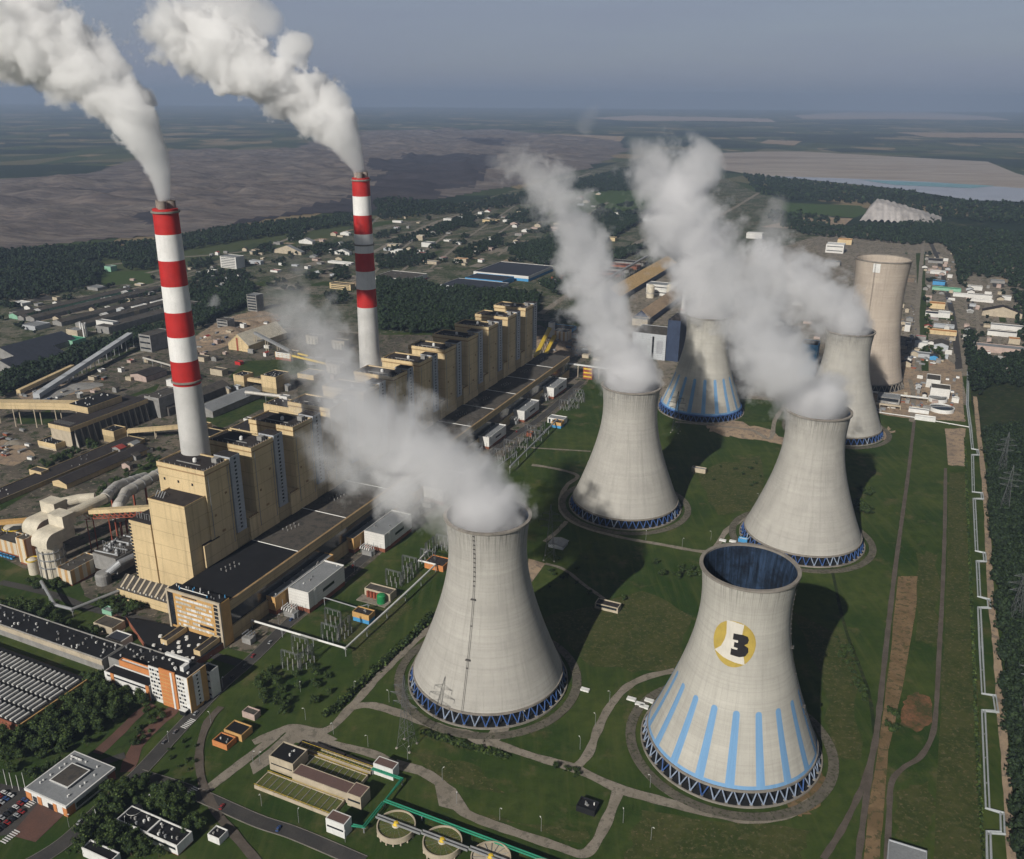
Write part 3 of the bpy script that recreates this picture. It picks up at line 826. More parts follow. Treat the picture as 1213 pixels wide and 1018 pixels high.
M_GREYR = simple('grey_render', (.24, .235, .225), .85, var=.25)
M_MINT = simple('mint_render', (.22, .42, .30), .8, var=.2)
M_NAVY = simple('navy_cladding', (.03, .045, .085), .6, var=.25)
M_COALW = simple('sooty_concrete', (.075, .07, .065), .9, var=.35)

def P(name, mb, par): return mb.build(name, par)

def shed(name, label, u0, u1, v0, v1, h, wall, roof, group=None, parapet=.8, cat='building', vents=0, base=None, z0=0., seed=0, win=None, extra=None, trim=None):
    """flat-roofed building on the plant grid: walls with a parapet, a sunken roof, vents, a coloured plinth"""
    if u1 < u0: u0, u1 = u1, u0
    if v1 < v0: v0, v1 = v1, v0
    cu, cv = (u0 + u1) / 2, (v0 + v1) / 2; L, W = u1 - u0, v1 - v0
    root = empty(name, (*X(cu, cv), z0), PLANT, label, cat, group)
    b = MB(); t = min(.5, W * .05)
    zb = 0
    if base: zb = h * base[1]
    # wall ring
    x0, x1, y0, y1 = -W / 2, W / 2, -L / 2, L / 2
    for (a0, a1, b0, b1) in ((x0, x1, y0, y0 + t), (x0, x1, y1 - t, y1), (x0, x0 + t, y0 + t, y1 - t), (x1 - t, x1, y0 + t, y1 - t)):
        b.box(a0, a1, b0, b1, zb, h, wall, trim)
    P('wall', b, root)
    b = MB(); b.box(x0 + t, x1 - t, y0 + t, y1 - t, h - parapet - .4, h - parapet, roof); P('roof', b, root)
    if base:
        b = MB(); b.box(x0 + .3, x1 - .3, y0 + .3, y1 - .3, 0, zb, base[0]); P('plinth', b, root)
    rnd = random.Random(seed + int(abs(u0 * 13 + v0)))
    for k in range(vents):
        w = rnd.uniform(.5, 1.15); px = rnd.uniform(x0 + 2, x1 - 2) if W > 5 else 0; py = rnd.uniform(y0 + 2, y1 - 2)
        b = MB(); b.box(px - w / 2, px + w / 2, py - w / 2, py + w / 2, h - parapet, h - parapet + rnd.uniform(.6, 1.8), rnd.choice((M_WHITE, M_STEELG, M_GREYR)))
        P('roof_vent', b, root)
    if win:
        for side in win[0]:
            # a ribbon of windows per floor
            nf = max(1, int(h / win[1]))
            for fl in range(nf):
                z = zb + (h - zb) * (fl + .45) / nf; b = MB(); hh = win[2] if len(win) > 2 else 1.2
                if side == 's': b.box(x0 + W * .06, x1 - W * .06, y0 - .06, y0 + .1, z, z + hh, win[3] if len(win) > 3 else M_GLASS)
                if side == 'e': b.box(x1 - .1, x1 + .06, y0 + L * .05, y1 - L * .05, z, z + hh, win[3] if len(win) > 3 else M_GLASS)
                if side == 'w': b.box(x0 - .06, x0 + .1, y0 + L * .05, y1 - L * .05, z, z + hh, win[3] if len(win) > 3 else M_GLASS)
                P('window', b, root)
    return root

def gable(name, label, u0, u1, v0, v1, h, ridge, wall, roof, group=None, along='u', cat='building', rz=None):
    """pitched-roof building"""
    if u1 < u0: u0, u1 = u1, u0
    if v1 < v0: v0, v1 = v1, v0
    cu, cv = (u0 + u1) / 2, (v0 + v1) / 2; L, W = u1 - u0, v1 - v0
    rot = PLANT
    if along == 'v': L, W = W, L; rot = PLANT + math.pi / 2
    root = empty(name, (*X(cu, cv), 0), rot, label, cat, group)
    x, y = W / 2, L / 2
    b = MB(); b.box(-x, x, -y, y, 0, h, wall)
    for s in (-1, 1):
        q = [(-x, s * y, h), (x, s * y, h), (0, s * y, ridge)]
        b.quad(q if s < 0 else q[::-1], wall)
    P('wall', b, root)
    b = MB(); e = .8; dz = (ridge - h) / x * e
    for s in (-1, 1):
        lo = [(s * (x + e), -y - e, h - dz), (0, -y - e, ridge + .02), (0, y + e, ridge + .02), (s * (x + e), y + e, h - dz)]
        if s > 0: lo = lo[::-1]
        b.hexa([(a, c, d + .05) for a, c, d in lo], [(a, c, d + .4) for a, c, d in lo], roof)
    P('roof', b, root)
    return root

# ---- boiler houses
SHW = None
def boiler_house(u0, v0, label, wing=True, front=False):
    global SHW
    root = empty('boiler_house', (*X(u0, v0), 0), PLANT, label, 'boiler house', 'boiler houses of the power station in a row')
    H = 110.5
    b = MB(); b.box(-47, 0, 0, 26.5, 0, H - 4.2, M_OCHRE); P('wall', b, root)
    b = MB(); b.box(-47.6, .6, -.6, 27.1, H - 4.2, H - 3.2, M_TRIM)
    for (a0, a1, c0, c1) in ((-47.4, .4, -.4, .5), (-47.4, .4, 26.0, 26.9), (-47.4, -46.5, .5, 26.0), (-.5, .4, .5, 26.0)):
        b.box(a0, a1, c0, c1, H - 3.2, H, M_OCHRE, M_TRIM)
    P('parapet', b, root)
    b = MB(); b.box(-46.5, -.5, .5, 26.0, H - 3.2, H - 1.2, M_ROOFD); rf = P('roof', b, root)
    for k in range(9):
        b = MB(); b.tube([(-45 + k * 5.4, .2, H), (-45 + k * 5.4, .2, H + 1.6)], .12, M_WHITE, 4)
        b.tube([(.0, .4 + k * 3, H), (.0, .4 + k * 3, H + 1.6)], .12, M_WHITE, 4); P('railing_post', b, rf)
    b = MB(); b.box(-36, -12, 9, 9.6, H - 1.2, H - .6, M_GREYR); P('roof_walkway', b, rf)
    b = MB(); b.lathe([(1.6, H - 1.2), (1.6, H + 1.2), (.8, H + 2)], M_WHITE, 12, -22, 14); P('roof_fan', b, rf)
    b = MB(); b.box(-9, -4, 18, 23, H - 1.2, H + 2.5, M_GREYR); P('roof_housing', b, rf)
    for x, y, z, a in ((.02, 12, 54, 3.2), (.02, 19, 84, 2.0), (.02, 6, 70, 1.6)):
        b = MB(); b.box(x, x + .35, y, y + a, z, z + 1.8, M_TRIM); P('vent_louvre', b, root)
    for y in (3.0, 24.0):
        b = MB(); b.tube([(.35, y, 40), (.35, y, H - 5)], .22, M_STEELG, 6); P('downpipe', b, root)
    for k in range(3):
        b = MB(); b.box(-42 + k * 14, -40.4 + k * 14, -.3, -.02, 96, 98, M_GLASS); P('window', b, root)
    # lift and stair tower
    sh = empty('stair_tower', (0, 0, 0)); sh.parent = root
    b = MB(); b.box(-15, .9, 27.3, 38.5, 46, H + 1.2, M_LIFT); b.box(-14.6, .5, 27.7, 38.1, H + 1.2, H + 1.5, M_ROOFD); P('tower_wall', b, sh)
    for k in range(19):
        b = MB(); z = 49 + k * 3.3; b.box(.8, 1.0, 31.6, 33.8, z, z + 1.5, M_GLASS); P('window', b, sh)
    if wing:
        b = MB(); b.box(-14, 1.6, 41.5, 52.6, 33.2, 53, M_OCHRE); b.box(-14, .2, 26.6, 41.4, 33.2, 45.5, M_OCHRED); P('bunker_wing', b, root)
        for k in range(6):
            b = MB(); b.box(.6, 1.6, 42 + k * 2, 42.7 + k * 2, 53, 54.2, M_TRIM); P('parapet_block', b, root)
        
    b = MB(); b.box(-40, -30, -1.2, 0, 33.2, 48, M_TRIM) ; 
    return root
ORD = ['nearest', 'second nearest', 'third nearest', 'fourth nearest', 'fifth nearest', 'sixth nearest', 'seventh nearest', 'eighth nearest', 'ninth nearest', 'tenth nearest', 'eleventh nearest', 'farthest']
us = [461.5, 514.5, 568, 622, 676, 730, 786, 844, 902, 960, 1019, 1078]
for k, u in enumerate(us):
    v = -465.5 if k < 6 else -467.5 - (u - 786) * .018
    boiler_house(u, v, f'tall ochre boiler house with grey stair tower, {ORD[k]} of the row' if k else 'tall ochre boiler house behind the lower ochre block at the head of the row', k < 11)
# the lower block against the first boiler house
root = empty('bunker_block', (*X(439.5, -467), 0), PLANT, 'stepped lower ochre block standing against the nearest boiler house', 'bunker block')
b = MB(); b.box(-36, 0, 0, 21.9, 0, 89, M_OCHRE); P('wall', b, root)
b = MB(); b.box(-35.5, -.5, .5, 21.5, 89, 89.6, M_ROOFD); P('roof', b, root)
b = MB(); b.box(-36.2, .2, -.2, .4, 88.6, 90.2, M_OCHRE, M_TRIM); b.box(-.4, .2, .4, 21.9, 88.6, 90.2, M_OCHRE, M_TRIM); b.box(-36.2, -35.6, .4, 21.9, 88.6, 90.2, M_OCHRE, M_TRIM); P('parapet', b, root)
b = MB(); b.box(-59, -36.25, -1.2, 20, 0, 67.5, M_OCHRE); P('wall', b, root)
b = MB(); b.box(-58.6, -36.6, -.8, 19.6, 67.5, 68, M_ROOFD); P('roof', b, root)
for k in range(18):
    b = MB(); b.box(-59.2, -57.2, -1.45, -1.15, 14 + k * 2.9, 15.7 + k * 2.9, M_GLASS); P('window', b, root)
for k in range(3):
    b = MB(); x = -55 + k * 5; b.tube([(x, 4, 68), (x, 4, 73), (x + 3, 4, 73), (x + 3, 4, 68)], .28, M_STEELG, 5); P('roof_frame', b, root)
for k in range(4):
    b = MB(); x = -34 + k * 2.5; b.tube([(x, 5, 89), (x + .8, 8, 94), (x, 12, 89)], .3, M_STEELG, 5); P('roof_pipe', b, root)
b = MB(); b.box(-10, 2.6, 12, 30, 33.2, 52, M_OCHRE); P('side_wing', b, root)
b = MB(); b.box(-9.5, 2.1, 12.5, 29.5, 52, 52.5, M_ROOFD); P('roof', b, root)
for k in range(9):
    b = MB(); b.box(-2.6, -1.3, 11.8, 12.05, 34.5 + k * 1.9, 35.6 + k * 1.9, M_GLASS); P('window', b, root)

# ---- turbine halls
def turbine_hall(label, u0, u1, vw0, ve0, vw1, ve1, H, segs):
    root = empty('turbine_hall', (*X(u0, ve0), 0), PLANT, label, 'turbine hall')
    L = u1 - u0
    w0, w1, e1 = vw0 - ve0, vw1 - ve0, ve1 - ve0
    b = MB(); b.prism([(w0, 0), (0, 0), (e1, L), (w1, L)], 0, 12, M_OCHRED); P('lower_wall', b, root)
    b = MB(); b.prism([(w0 + 1, .6), (-1.2, .6), (e1 - 1.2, L - .6), (w1 + 1, L - .6)], 12, 25, M_GLASS); P('window_band', b, root)
    b = MB()
    b.prism([(w0, 0), (0, 0), (e1, L), (w1, L)], 25, H - 1.2, M_OCHRED); P('upper_wall', b, root)
    b = MB(); b.prism([(-1.6, 0), (.2, 0), (e1 + .2, L), (e1 - 1.6, L)], H - 1.2, H, M_OCHRED, M_TRIM); P('parapet', b, root)
    for k, (s0, s1, m) in enumerate(segs):
        f = lambda s, a, c: a + (c - a) * s
        b = MB(); b.prism([(f(s0, w0, w1), L * s0 + .2), (f(s0, 0, e1) - 1.65, L * s0 + .2), (f(s1, 0, e1) - 1.65, L * s1 - .2), (f(s1, w0, w1), L * s1 - .2)], H - 1.2, H - .7, m); rf = P('roof', b, root)
        if k:
            b = MB(); b.tube([(f(s0, w0, w1), L * s0, H - .4), (f(s0, 0, e1) - 1.6, L * s0, H - .4)], .35, M_WHITE, 4); P('roof_joint', b, rf)
        rnd = random.Random(k)
        x0 = f((s0 + s1) / 2, w0, w1) + 12; y0 = L * (s0 + s1) / 2 - 8
        for i in range(4):
            for j in range(2):
                b = MB(); xx, yy = x0 + j * 5 + i * .6, y0 + i * 4.2
                b.lathe([(.4, H - .7), (.4, H + .5), (.6, H + .6), (.6, H + .9)], M_GREYR, 8, xx, yy); P('roof_vent', b, rf)
    return root
turbine_hall('long turbine hall with black and grey roof beside the nearer boiler houses', 421, 742, -465, -416, -467, -418, 33, [(0, .26, M_ROOFB), (.26, .47, M_ROOFG), (.47, .68, M_ROOFG), (.68, .86, M_ROOFG), (.86, 1, M_ROOFG)])
turbine_hall('long grey-roofed turbine hall beside the farther boiler houses', 745, 1143, -467.5, -423, -475, -431, 32.5, [(0, .2, M_ROOFG), (.2, .36, M_ROOFG), (.36, .52, M_ROOFG), (.52, .68, M_ROOFG), (.68, .84, M_ROOFG), (.84, 1, M_ROOFG)])
# office front at the head of the hall
root = empty('office_block', (*X(411, -415), 0), PLANT, 'ochre office front with pale ribbon windows closing off the turbine hall', 'office block')
b = MB(); b.box(-50, 0, 0, 9.6, 0, 36.4, M_AMBER); P('wall', b, root)
b = MB(); b.box(-49.5, -.5, .5, 9.2, 36.4, 36.9, M_ROOFB); rf = P('roof', b, root)
b = MB(); b.box(-50.4, -48.8, -1.2, 0, 4, 37.4, M_BUFF); b.box(-1.6, .4, -1.2, 0, 0, 37.4, M_BUFF); b.box(-48.8, -1.6, -1.2, 0, 35.6, 37.4, M_BUFF); P('frame', b, root)
b = MB(); b.box(-48.7, -44.6, -.25, -.02, 7, 34.5, M_GLASS); P('window', b, root)
b = MB(); b.box(-6.2, -1.9, -.25, -.02, 7, 34.5, M_GLASS); w_ = P('window', b, root)
for k in range(8):
    b = MB(); b.box(-6.3, -1.8, -.45, -.26, 8.5 + k * 3.4, 9.2 + k * 3.4, M_BUFF); P('window_bar', b, w_)
rnd = random.Random(4)
for k in range(7):
    x = -42.5
    while x < -9:
        w2 = rnd.choice((2.2, 3.4, 5)); x2 = min(x + w2, -8.2)
        b = MB(); b.box(x, x2 - .25, -.2, -.02, 8.2 + k * 3.7, 10.1 + k * 3.7, rnd.choice((M_WINL, M_WHITE, M_WINL, M_WHITE, M_WHITE, M_AMBER) if k != 1 or x < -22 else (M_GLASS,))); P('window', b, root); x = x2
b = MB(); b.box(-36, -22, -.2, -.02, 33.4, 34.3, M_GLASS); P('window', b, root)
for k in range(16):
    b = MB(); x = -46 + k * 2.9; y = rnd.uniform(2, 8); b.box(x, x + .6, y, y + .6, 36.9, 36.9 + rnd.uniform(1, 3), rnd.choice((M_WHITE, M_STEELG, M_SKYB))); P('roof_mast', b, rf)
b = MB(); b.tube([(-40, 3, 38.2), (-14, 3, 38.2)], .35, M_WHITE, 5); P('roof_pipe', b, rf)
# wing with ribbed roof left of it
r = empty('workshop', (*X(428, -485), 0), PLANT, 'low ochre workshop with ribbed sloping grey roof left of the ochre office front', 'building')
b = MB(); b.box(-54, 0, 0, .6, 0, 8.8, M_OCHRE); b.box(-54, -53.4, .6, 11.9, 0, 8.6, M_OCHRE); b.box(-.6, 0, .6, 10.9, 0, 8.6, M_OCHRE); P('wall', b, r)
b = MB(); b.hexa([(-54, .02, 8.81), (0, .02, 8.81), (0, 10.6, 16.4), (-54, 10.6, 16.4)], [(-54, 0, 9.4), (0, 0, 9.4), (0, 10.6, 17), (-54, 10.6, 17)], M_ROOFG); rf = P('roof', b, r)
for k in range(9):
    x = -51 + k * 6; b = MB(); b.hexa([(x, 1, 10.1), (x + 1.6, 1, 10.1), (x + 1.6, 10.2, 16.7), (x, 10.2, 16.7)], [(x, 1, 10.7), (x + 1.6, 1, 10.7), (x + 1.6, 10.2, 17.4), (x, 10.2, 17.4)], M_BUFF); P('roof_rib', b, rf)
    b = MB(); b.lathe([(.5, 9.6), (.5, 10.8), (.2, 11.2)], M_WHITE, 8, x + 3.6, .9); P('roof_vent', b, rf)
b = MB(); b.box(-50, -20, -.08, -.01, 1.5, 3, M_GLASS); P('window', b, r)
b = MB(); b.prism([X(u, v) for u, v in ((405, -505), (411, -466), (411, -415), (380, -417), (378, -452))][::-1], 0, 5, M_BRICK, M_ROOFB)
o = empty('canteen', (0, 0, 0), 0, 'flat black-roofed low hall between the ochre office front and the orange office tower', 'building')
P('wall', b, o)
for k in range(26):
    b = MB(); u, v = rnd.uniform(383, 408), rnd.uniform(-462, -420); x, y = X(u, v)
    w2 = rnd.uniform(.5, 1.2); b.box(x - w2, x + w2, y - w2, y + w2, 5, 5 + rnd.uniform(.6, 1.6), M_WHITE); P('roof_vent', b, o)
# bridge walls either side of its entrance
for vv, lb in ((-452, 'ochre covered ramp meeting the left foot of the office front'), (-421, 'ochre covered ramp meeting the right foot of the office front')):
    o = shed('covered_ramp', lb, 390, 410, vv - 3, vv + 3, 9, M_OCHRE, M_ROOFD)

# ---- white switch halls with their yellow annexes, transformers in front
halls = [(474.5, 522, -406.5, -387.3, 18.5), (583, 629, -408.5, -387.5, 17.5), (690, 736, -410, -388, 17), (843, 889, -431, -412.8, 14.5), (941.8, 988, -431.5, -412.5, 15.2), (1042.5, 1089.5, -432.5, -414.3, 15.7)]
hl = ['with a dark window strip nearest the office front', 'second from the office front beyond the first yard', 'half hidden by steam of the nearest tower', 'just beyond the steam', 'between two other white halls', 'farthest along the avenue']
for k, (u0, u1, v0, v1, h) in enumerate(halls):
    r = shed('switch_hall', f'white switch hall on red base, {hl[k]}', u0, u1, v0, v1, h, M_WHITECL if k < 9 else M_GREYCL, M_ROOFL, 'white switch halls beside the turbine halls', base=(M_BRICK, .22), vents=4)
    W, L = v1 - v0, u1 - u0
    b = MB(); b.box(W / 2 - .05, W / 2 + .12, -L * .12, L * .2, h * .52, h * .66, M_GLASS); P('window_strip', b, r)
    b = MB(); b.box(W / 2 - .05, W / 2 + .5, -L * .36, -L * .30, h * .22, h * .95, M_WHITE); P('ladder_shaft', b, r)
    b = MB(); b.box(-W / 2, W / 2, L / 2 - .6, L / 2 + .1, h, h + .5, M_WHITE); P('roof_edge', b, r)
    v = v0 - 4.5
    a = shed('control_annex', f'narrow ochre annex beside the white hall {hl[k]}', u0 - 13, u1 + 16, v0 - 12.5, v0 - 2.5, h * .84, M_AMBER, M_ROOFL, 'ochre annexes between halls and switch halls', base=(M_BRICK, .25), vents=9)
    b = MB(); b.box(-2.6, -1.6, -(u1 - u0 + 29) / 2 - .1, -(u1 - u0 + 29) / 2 + .1, h * .6, h * .68, M_GLASS); P('window', b, a)
    b = MB(); b.box(1.2, 2.2, -(u1 - u0 + 29) / 2 - .1, -(u1 - u0 + 29) / 2 + .1, h * .6, h * .68, M_GLASS); P('window', b, a)
    # transformer bay at the south end
    t = empty('transformer', (*X(u0 - 9, (v0 + v1) / 2 - 2), 0), PLANT, f'transformer with white busducts before the hall {hl[k]}', 'transformer', 'transformers at the ends of the switch halls')
    b = MB(); b.box(-4, 4, -2.5, 2.5, .4, 4.6, M_GREYR); P('tank', b, t)
    for j in range(5):
        b = MB(); x = -4.5 + j * 2.2; b.tube([(x, 3.5, .4), (x, 3.5, 8.5), (x, -3.5, 8.5), (x, -4.4, 6.8)], .42, M_WHITE, 6); P('busduct', b, t)
    b = MB(); b.box(4.3, 6.2, -3, 3, .8, 5, M_STEELG); P('radiator', b, t)
    for j in range(2):
        b = MB(); x = -6.5 + j * 13.5; b.tube([(x, 0, 0), (x, 0, 13)], .22, M_STEELG, 5); P('lightning_rod', b, t)
# more transformer gear against the office front
t = empty('transformer', (*X(424, -404), 0), PLANT, 'grey transformer with white busducts right of the ochre office front', 'transformer', 'transformers at the ends of the switch halls')
b = MB(); b.box(-4, 4, -3, 3, .4, 5, M_GREYR); P('tank', b, t)
for j in range(3):
    b = MB(); x = -3 + j * 3; b.tube([(x, 3.5, .4), (x, 3.5, 8), (x, -3, 8)], .45, M_STEELG, 6); P('busduct', b, t)

# ---- gantries of the switchyard along the avenue
M_LATT = simple('dull_lattice_steel', (.11, .115, .12), .7, .2)
def gantry_proto():
    g = empty('line_gantry', (0, 0, 0))
    for s in (-1, 1):
        b = MB()
        for dx, dy in ((-.8, -.8), (.8, -.8), (.8, .8), (-.8, .8)):
            b.tube([(s * 7 + dx, dy, 0), (s * 7 + dx * .4, dy * .4, 13)], .13, M_LATT, 4)
        for k in range(6):
            z = k * 2.1; b.tube([(s * 7 - .75 + k * .06, -.75, z), (s * 7 + .7, -.7, z + 2.1)], .09, M_LATT, 4); b.tube([(s * 7 - .7, .7, z), (s * 7 + .7, .7, z + 2.1)], .09, M_LATT, 4)
        P('lattice_post', b, g)
    b = MB()
    for z in (12.2, 13.2):
        for y in (-.4, .4): b.tube([(-7, y, z), (7, y, z)], .13, M_LATT, 4)
    P('beam', b, g)
    for k in range(3):
        b = MB(); x = -4.5 + k * 4.5; b.lathe([(.28, 8.2), (.34, 9), (.2, 9.6), (.3, 10.4), (.16, 12.2)], M_STEELG, 6, x, 0); P('insulator', b, g)
        b = MB(); b.lathe([(.55, 0), (.45, 3), (.3, 4.8), (.36, 5.4)], M_GREYR, 8, x, 2.5); P('circuit_breaker', b, g)
    for k in range(3):
        b = MB(); x = -4.5 + k * 4.5; b.lathe([(.4, 0), (.3, 3.6), (.4, 4.4), (.3, 5.0)], M_STEELG, 8, x, -3); P('surge_arrester', b, g)
    return g
gp = gantry_proto(); n_g = 0
spots = [(412, -357), (420, -349), (430, -362), (452, -352), (462, -346), (470, -362), (540, -352), (552, -346), (566, -352), (583, -344), (600, -352), (612, -345), (640, -350), (655, -343), (700, -350), (820, -388), (835, -380), (850, -390), (862, -380), (880, -386), (893, -378), (905, -388), (918, -378), (1010, -386), (1022, -378), (1036, -388), (1048, -380), (1060, -386)]
for k, (u, v) in enumerate(spots):
    g = gp if k == 0 else copy_tree(gp)
    g.location = (*X(u, v), 0); g.rotation_euler = (0, 0, PLANT + (math.pi / 2 if k % 3 == 1 else 0))
    tag(g, 'grey lattice line gantry with white insulators on the grass side of the avenue', 'gantry', 'line gantries along the avenue')
# small buildings between gantries
def yb(u0, u1, v0, v1, h, lb):
    r = shed('relay_house', lb, u0, u1, v0, v1, h, M_AMBER, M_ROOFD, 'relay houses along the avenue', base=(M_SKYB, .45), vents=3)
yb(480.7, 489.5, -352, -337, 8.1, 'small relay house, ochre above and blue below, beside the green tank building')
yb(941.7, 953, -376.5, -363.8, 7.5, 'small relay house, ochre above and blue below, beside the white shed with dark bays')
r = shed('oil_store', 'white-walled oil store holding a green tank on a concrete slab', 515.5, 525, -364, -340, 7, M_BUFF, M_ROOFG)
for k in range(4):
    b = MB(); b.lathe([(1.1, 0), (1.1, 5.8)], M_REDSTEEL, 10, -8 + k * 3, -6.2); P('oil_cylinder', b, r)
b = MB(); b.lathe([(3.6, 0), (3.6, 7.2), (2.5, 8.2), (.1, 8.6)], M_GREEN, 24, 6.5, -9); P('tank', b, r)
b = MB(); b.box(-14, 13, -14, -4.8, .1, .7, M_CONC); P('slab', b, r)
r = shed('bay_shed', 'white shed with dark open bays beside the grass below the far gantries', 955, 968, -387, -366, 7, M_WHITE, M_ROOFL)
for k in range(4):
    b = MB(); b.box(-9 + k * 5, -6.5 + k * 5, -6.7, -6.4, .3, 5.4, M_GLASS); P('bay_opening', b, r)
shed('tank_shed', 'orange-red low shed right beside the left flank of the nearest plain tower', 575, 590, -343, -325, 5.5, M_ORANGE, M_ROOFD)
shed('relay_house', 'reddish brick kiosk at the lawn edge between two gantry groups', 900, 907, -392, -385, 5, M_BRICK, M_ROOFG)

# ---- elevated pipes on trestles
def pipe_run(name, label, pts, r, mat, post=True, cat='pipeline', posth=None, group=None, rails=1):
    """pts (x, y, z) world; parts: pipe, trestles"""
    root = empty(name, (pts[0][0], pts[0][1], 0), 0, label, cat, group)
    o = Vector((pts[0][0], pts[0][1], 0)); Q = [Vector(p) - o for p in pts]
    for s in range(rails):
        b = MB(); off = (s - (rails - 1) / 2) * r * 2.6
        D = (Q[-1] - Q[0]); n_ = Vector((-D.y, D.x, 0)).normalized()
        LL = []
        for i, q in enumerate(Q):
            t = (Q[min(i + 1, len(Q) - 1)] - Q[max(i - 1, 0)]).normalized(); nn = Vector((-t.y, t.x, 0)); nn = nn.normalized() if nn.length > .01 else n_
            LL.append(tuple(q + nn * off))
        b.tube(LL, r, mat, 8); P('pipe', b, root)
    if post:
        acc = 0
        for i in range(len(Q) - 1):
            L = (Q[i + 1] - Q[i]).length; k = max(1, int(L / 22)) if L > 8 else 0
            for j in range(k + (1 if i == len(Q) - 2 else 0)):
                q = Q[i] + (Q[i + 1] - Q[i]) * (j / max(k, 1))
                if q.z < .8: continue
                b = MB(); b.box(q.x - .25, q.x + .25, q.y - .25, q.y + .25, 0, q.z - r, M_STEELG); b.box(q.x - 1.1, q.x + 1.1, q.y - .3, q.y + .3, q.z - r - .5, q.z - r, M_STEELG); P('trestle', b, root)
    return root
def px3(pts, z): return [(*G(a, c, z), z) for a, c in pts]
pipe_run('pipe_bridge', 'white pipe bridge crossing the avenue and running up the lawn beside the gantries', px3([(298, 735), (409, 768), (480, 703), (516, 669), (496, 664), (507, 652)], 7), .8, M_WHITE)
pipe_run('pipe_bridge', 'short grey pipe bridge over the avenue beside the small ochre and blue relay house', px3([(384, 708), (423, 720), (436, 716)], 7), .5, M_STEELG)
pipe_run('pipe_bridge', 'grey conveyor bridge over the avenue ending near the small far relay house', px3([(604, 553), (650, 507), (660, 497)], 8), .9, M_STEELG)
pipe_run('pipe_bridge', 'thin grey pipe bridge by the steam left of the nearest tower rim', px3([(590, 552), (605, 541), (612, 535)], 8), .6, M_STEELG)
# heating main with expansion loops along the forest road
hm = [(1147, 440), (1146, 480), (1150, 510), (1152, 532), (1158, 533), (1159, 539), (1152, 539), (1153, 583), (1163, 584), (1164, 591), (1154, 591), (1157, 653), (1166, 655), (1167, 665), (1158, 665), (1160, 707), (1171, 710), (1172, 720), (1160, 720), (1162, 765), (1165, 822), (1178, 824), (1181, 843), (1165, 842), (1170, 958), (1187, 963), (1188, 987), (1171, 986), (1172, 1030)]
pipe_run('heating_main', 'twin silver heating pipes with square expansion loops beside the forest road', px3(hm, 1.6), .75, simple('silver_pipe', (.40, .43, .44), .45, .2, var=.15), rails=2)
pipe_run('heating_main', 'white pipe running along the lower fence of the building site', px3([(1148, 506), (1080, 494), (1030, 487), (1000, 482)], 1.5), .6, M_WHITE)

# ---- flue gas cleaning plant at the left
# ---- flue gas cleaning plant
def absorber(label, u, v, r, h, hoodlen, topz, duct):
    root = empty('scrubber_tower', (*X(u, v), 0), PLANT, label, 'scrubber tower')
    b = MB(); b.lathe([(r, 0), (r, h), (r + .4, h), (r + .4, h + 1)], M_CREAM, 32); P('tank', b, root)
    for z in (h * .35, h * .6, h * .85):
        b = MB(); b.lathe([(r, z), (r + 1.5, z), (r + 1.5, z + .35), (r, z + .35)], M_STEELG, 24, cap=False); P('gallery', b, root)
    # rounded hood that turns the flue upwards
    b = MB(); w = r * .95
    prof = [(-r, h + 1)] + [(-r * .1 - r * .9 * math.cos(t), h + 4 + 8 * math.sin(t)) for t in [math.pi / 2 * k / 7 for k in range(8)]] + [(hoodlen, h + 12), (hoodlen, h + 1)]
    n = len(prof); base = len(b.v)
    for s in (-w, w): b.v += [(s, y, z) for y, z in prof]
    b.f.append(tuple(base + k for k in range(n))); b.m.append(b.mi(M_CREAM)); b.f.append(tuple(base + n + k for k in reversed(range(n)))); b.m.append(b.mi(M_CREAM))
    for k in range(n):
        q = (k + 1) % n; b.f.append((base + q, base + k, base + n + k, base + n + q)); b.m.append(b.mi(M_CREAM))
    P('hood', b, root)
    b = MB(); y0 = hoodlen - 9; b.box(-w + .3, w - .3, y0, hoodlen + 3, h + 12.02, topz, M_CREAM); 
    b.lathe([(.1, topz - .2), (w * .7, topz - .2)], M_CREAM, 12, 0, y0 + 5, cap=False); P('riser', b, root)
    b = MB(); b.tube([(0, y0 + 8, topz - 5)] + duct, 4.6, M_CREAM, 16); P('duct', b, root)
    for k in range(9):
        b = MB(); a_ = -2.6 + k * .42; x, y = (r + .9) * math.cos(a_), (r + .9) * math.sin(a_); b.tube([(x, y, 0), (x, y, h - 2)], .5 if k % 2 else .22, M_PIPE if k % 2 else M_STEELG, 6); P('recirculation_pipe', b, root)
    return root
def loc(u0, v0, u, v, z): return (v - v0, u - u0, z)
absorber('cream scrubber tower with rounded hood beside the ochre striped pump house', 434, -617, 9.5, 28, 18, 50, [loc(434, -617, 470, -616, 45), loc(434, -617, 492, -616, 45)])
absorber('cream scrubber tower with tall arched duct, beside the small red cabin', 452, -652, 9.5, 24, 20, 46, [loc(452, -652, 486, -640, 42), loc(452, -652, 494, -630, 42)])
M_STRIPE = cladding('striped_cladding', (.55, .50, .40), 3, 7.4, .2, seamcol=(.44, .25, .09), vs=.85, hs=.0, vw=1.7)
r = shed('pump_house', 'cream and ochre striped pump house in front of the scrubber hoods', 425, 454, -602, -586.5, 14, M_STRIPE, M_ROOFG, base=(M_BRICK, .12), vents=3)
r = shed('limestone_house', 'tall narrow cream and ochre striped building left of the scrubber towers', 433, 452, -658, -648, 25, M_STRIPE, M_ROOFG, base=(M_BRICK, .08), vents=2)
r = shed('process_hall', 'long cream and ochre striped hall behind the row of blue containers', 440, 456, -700, -659, 13, M_STRIPE, M_ROOFG, base=(M_BRICK, .12), vents=4)
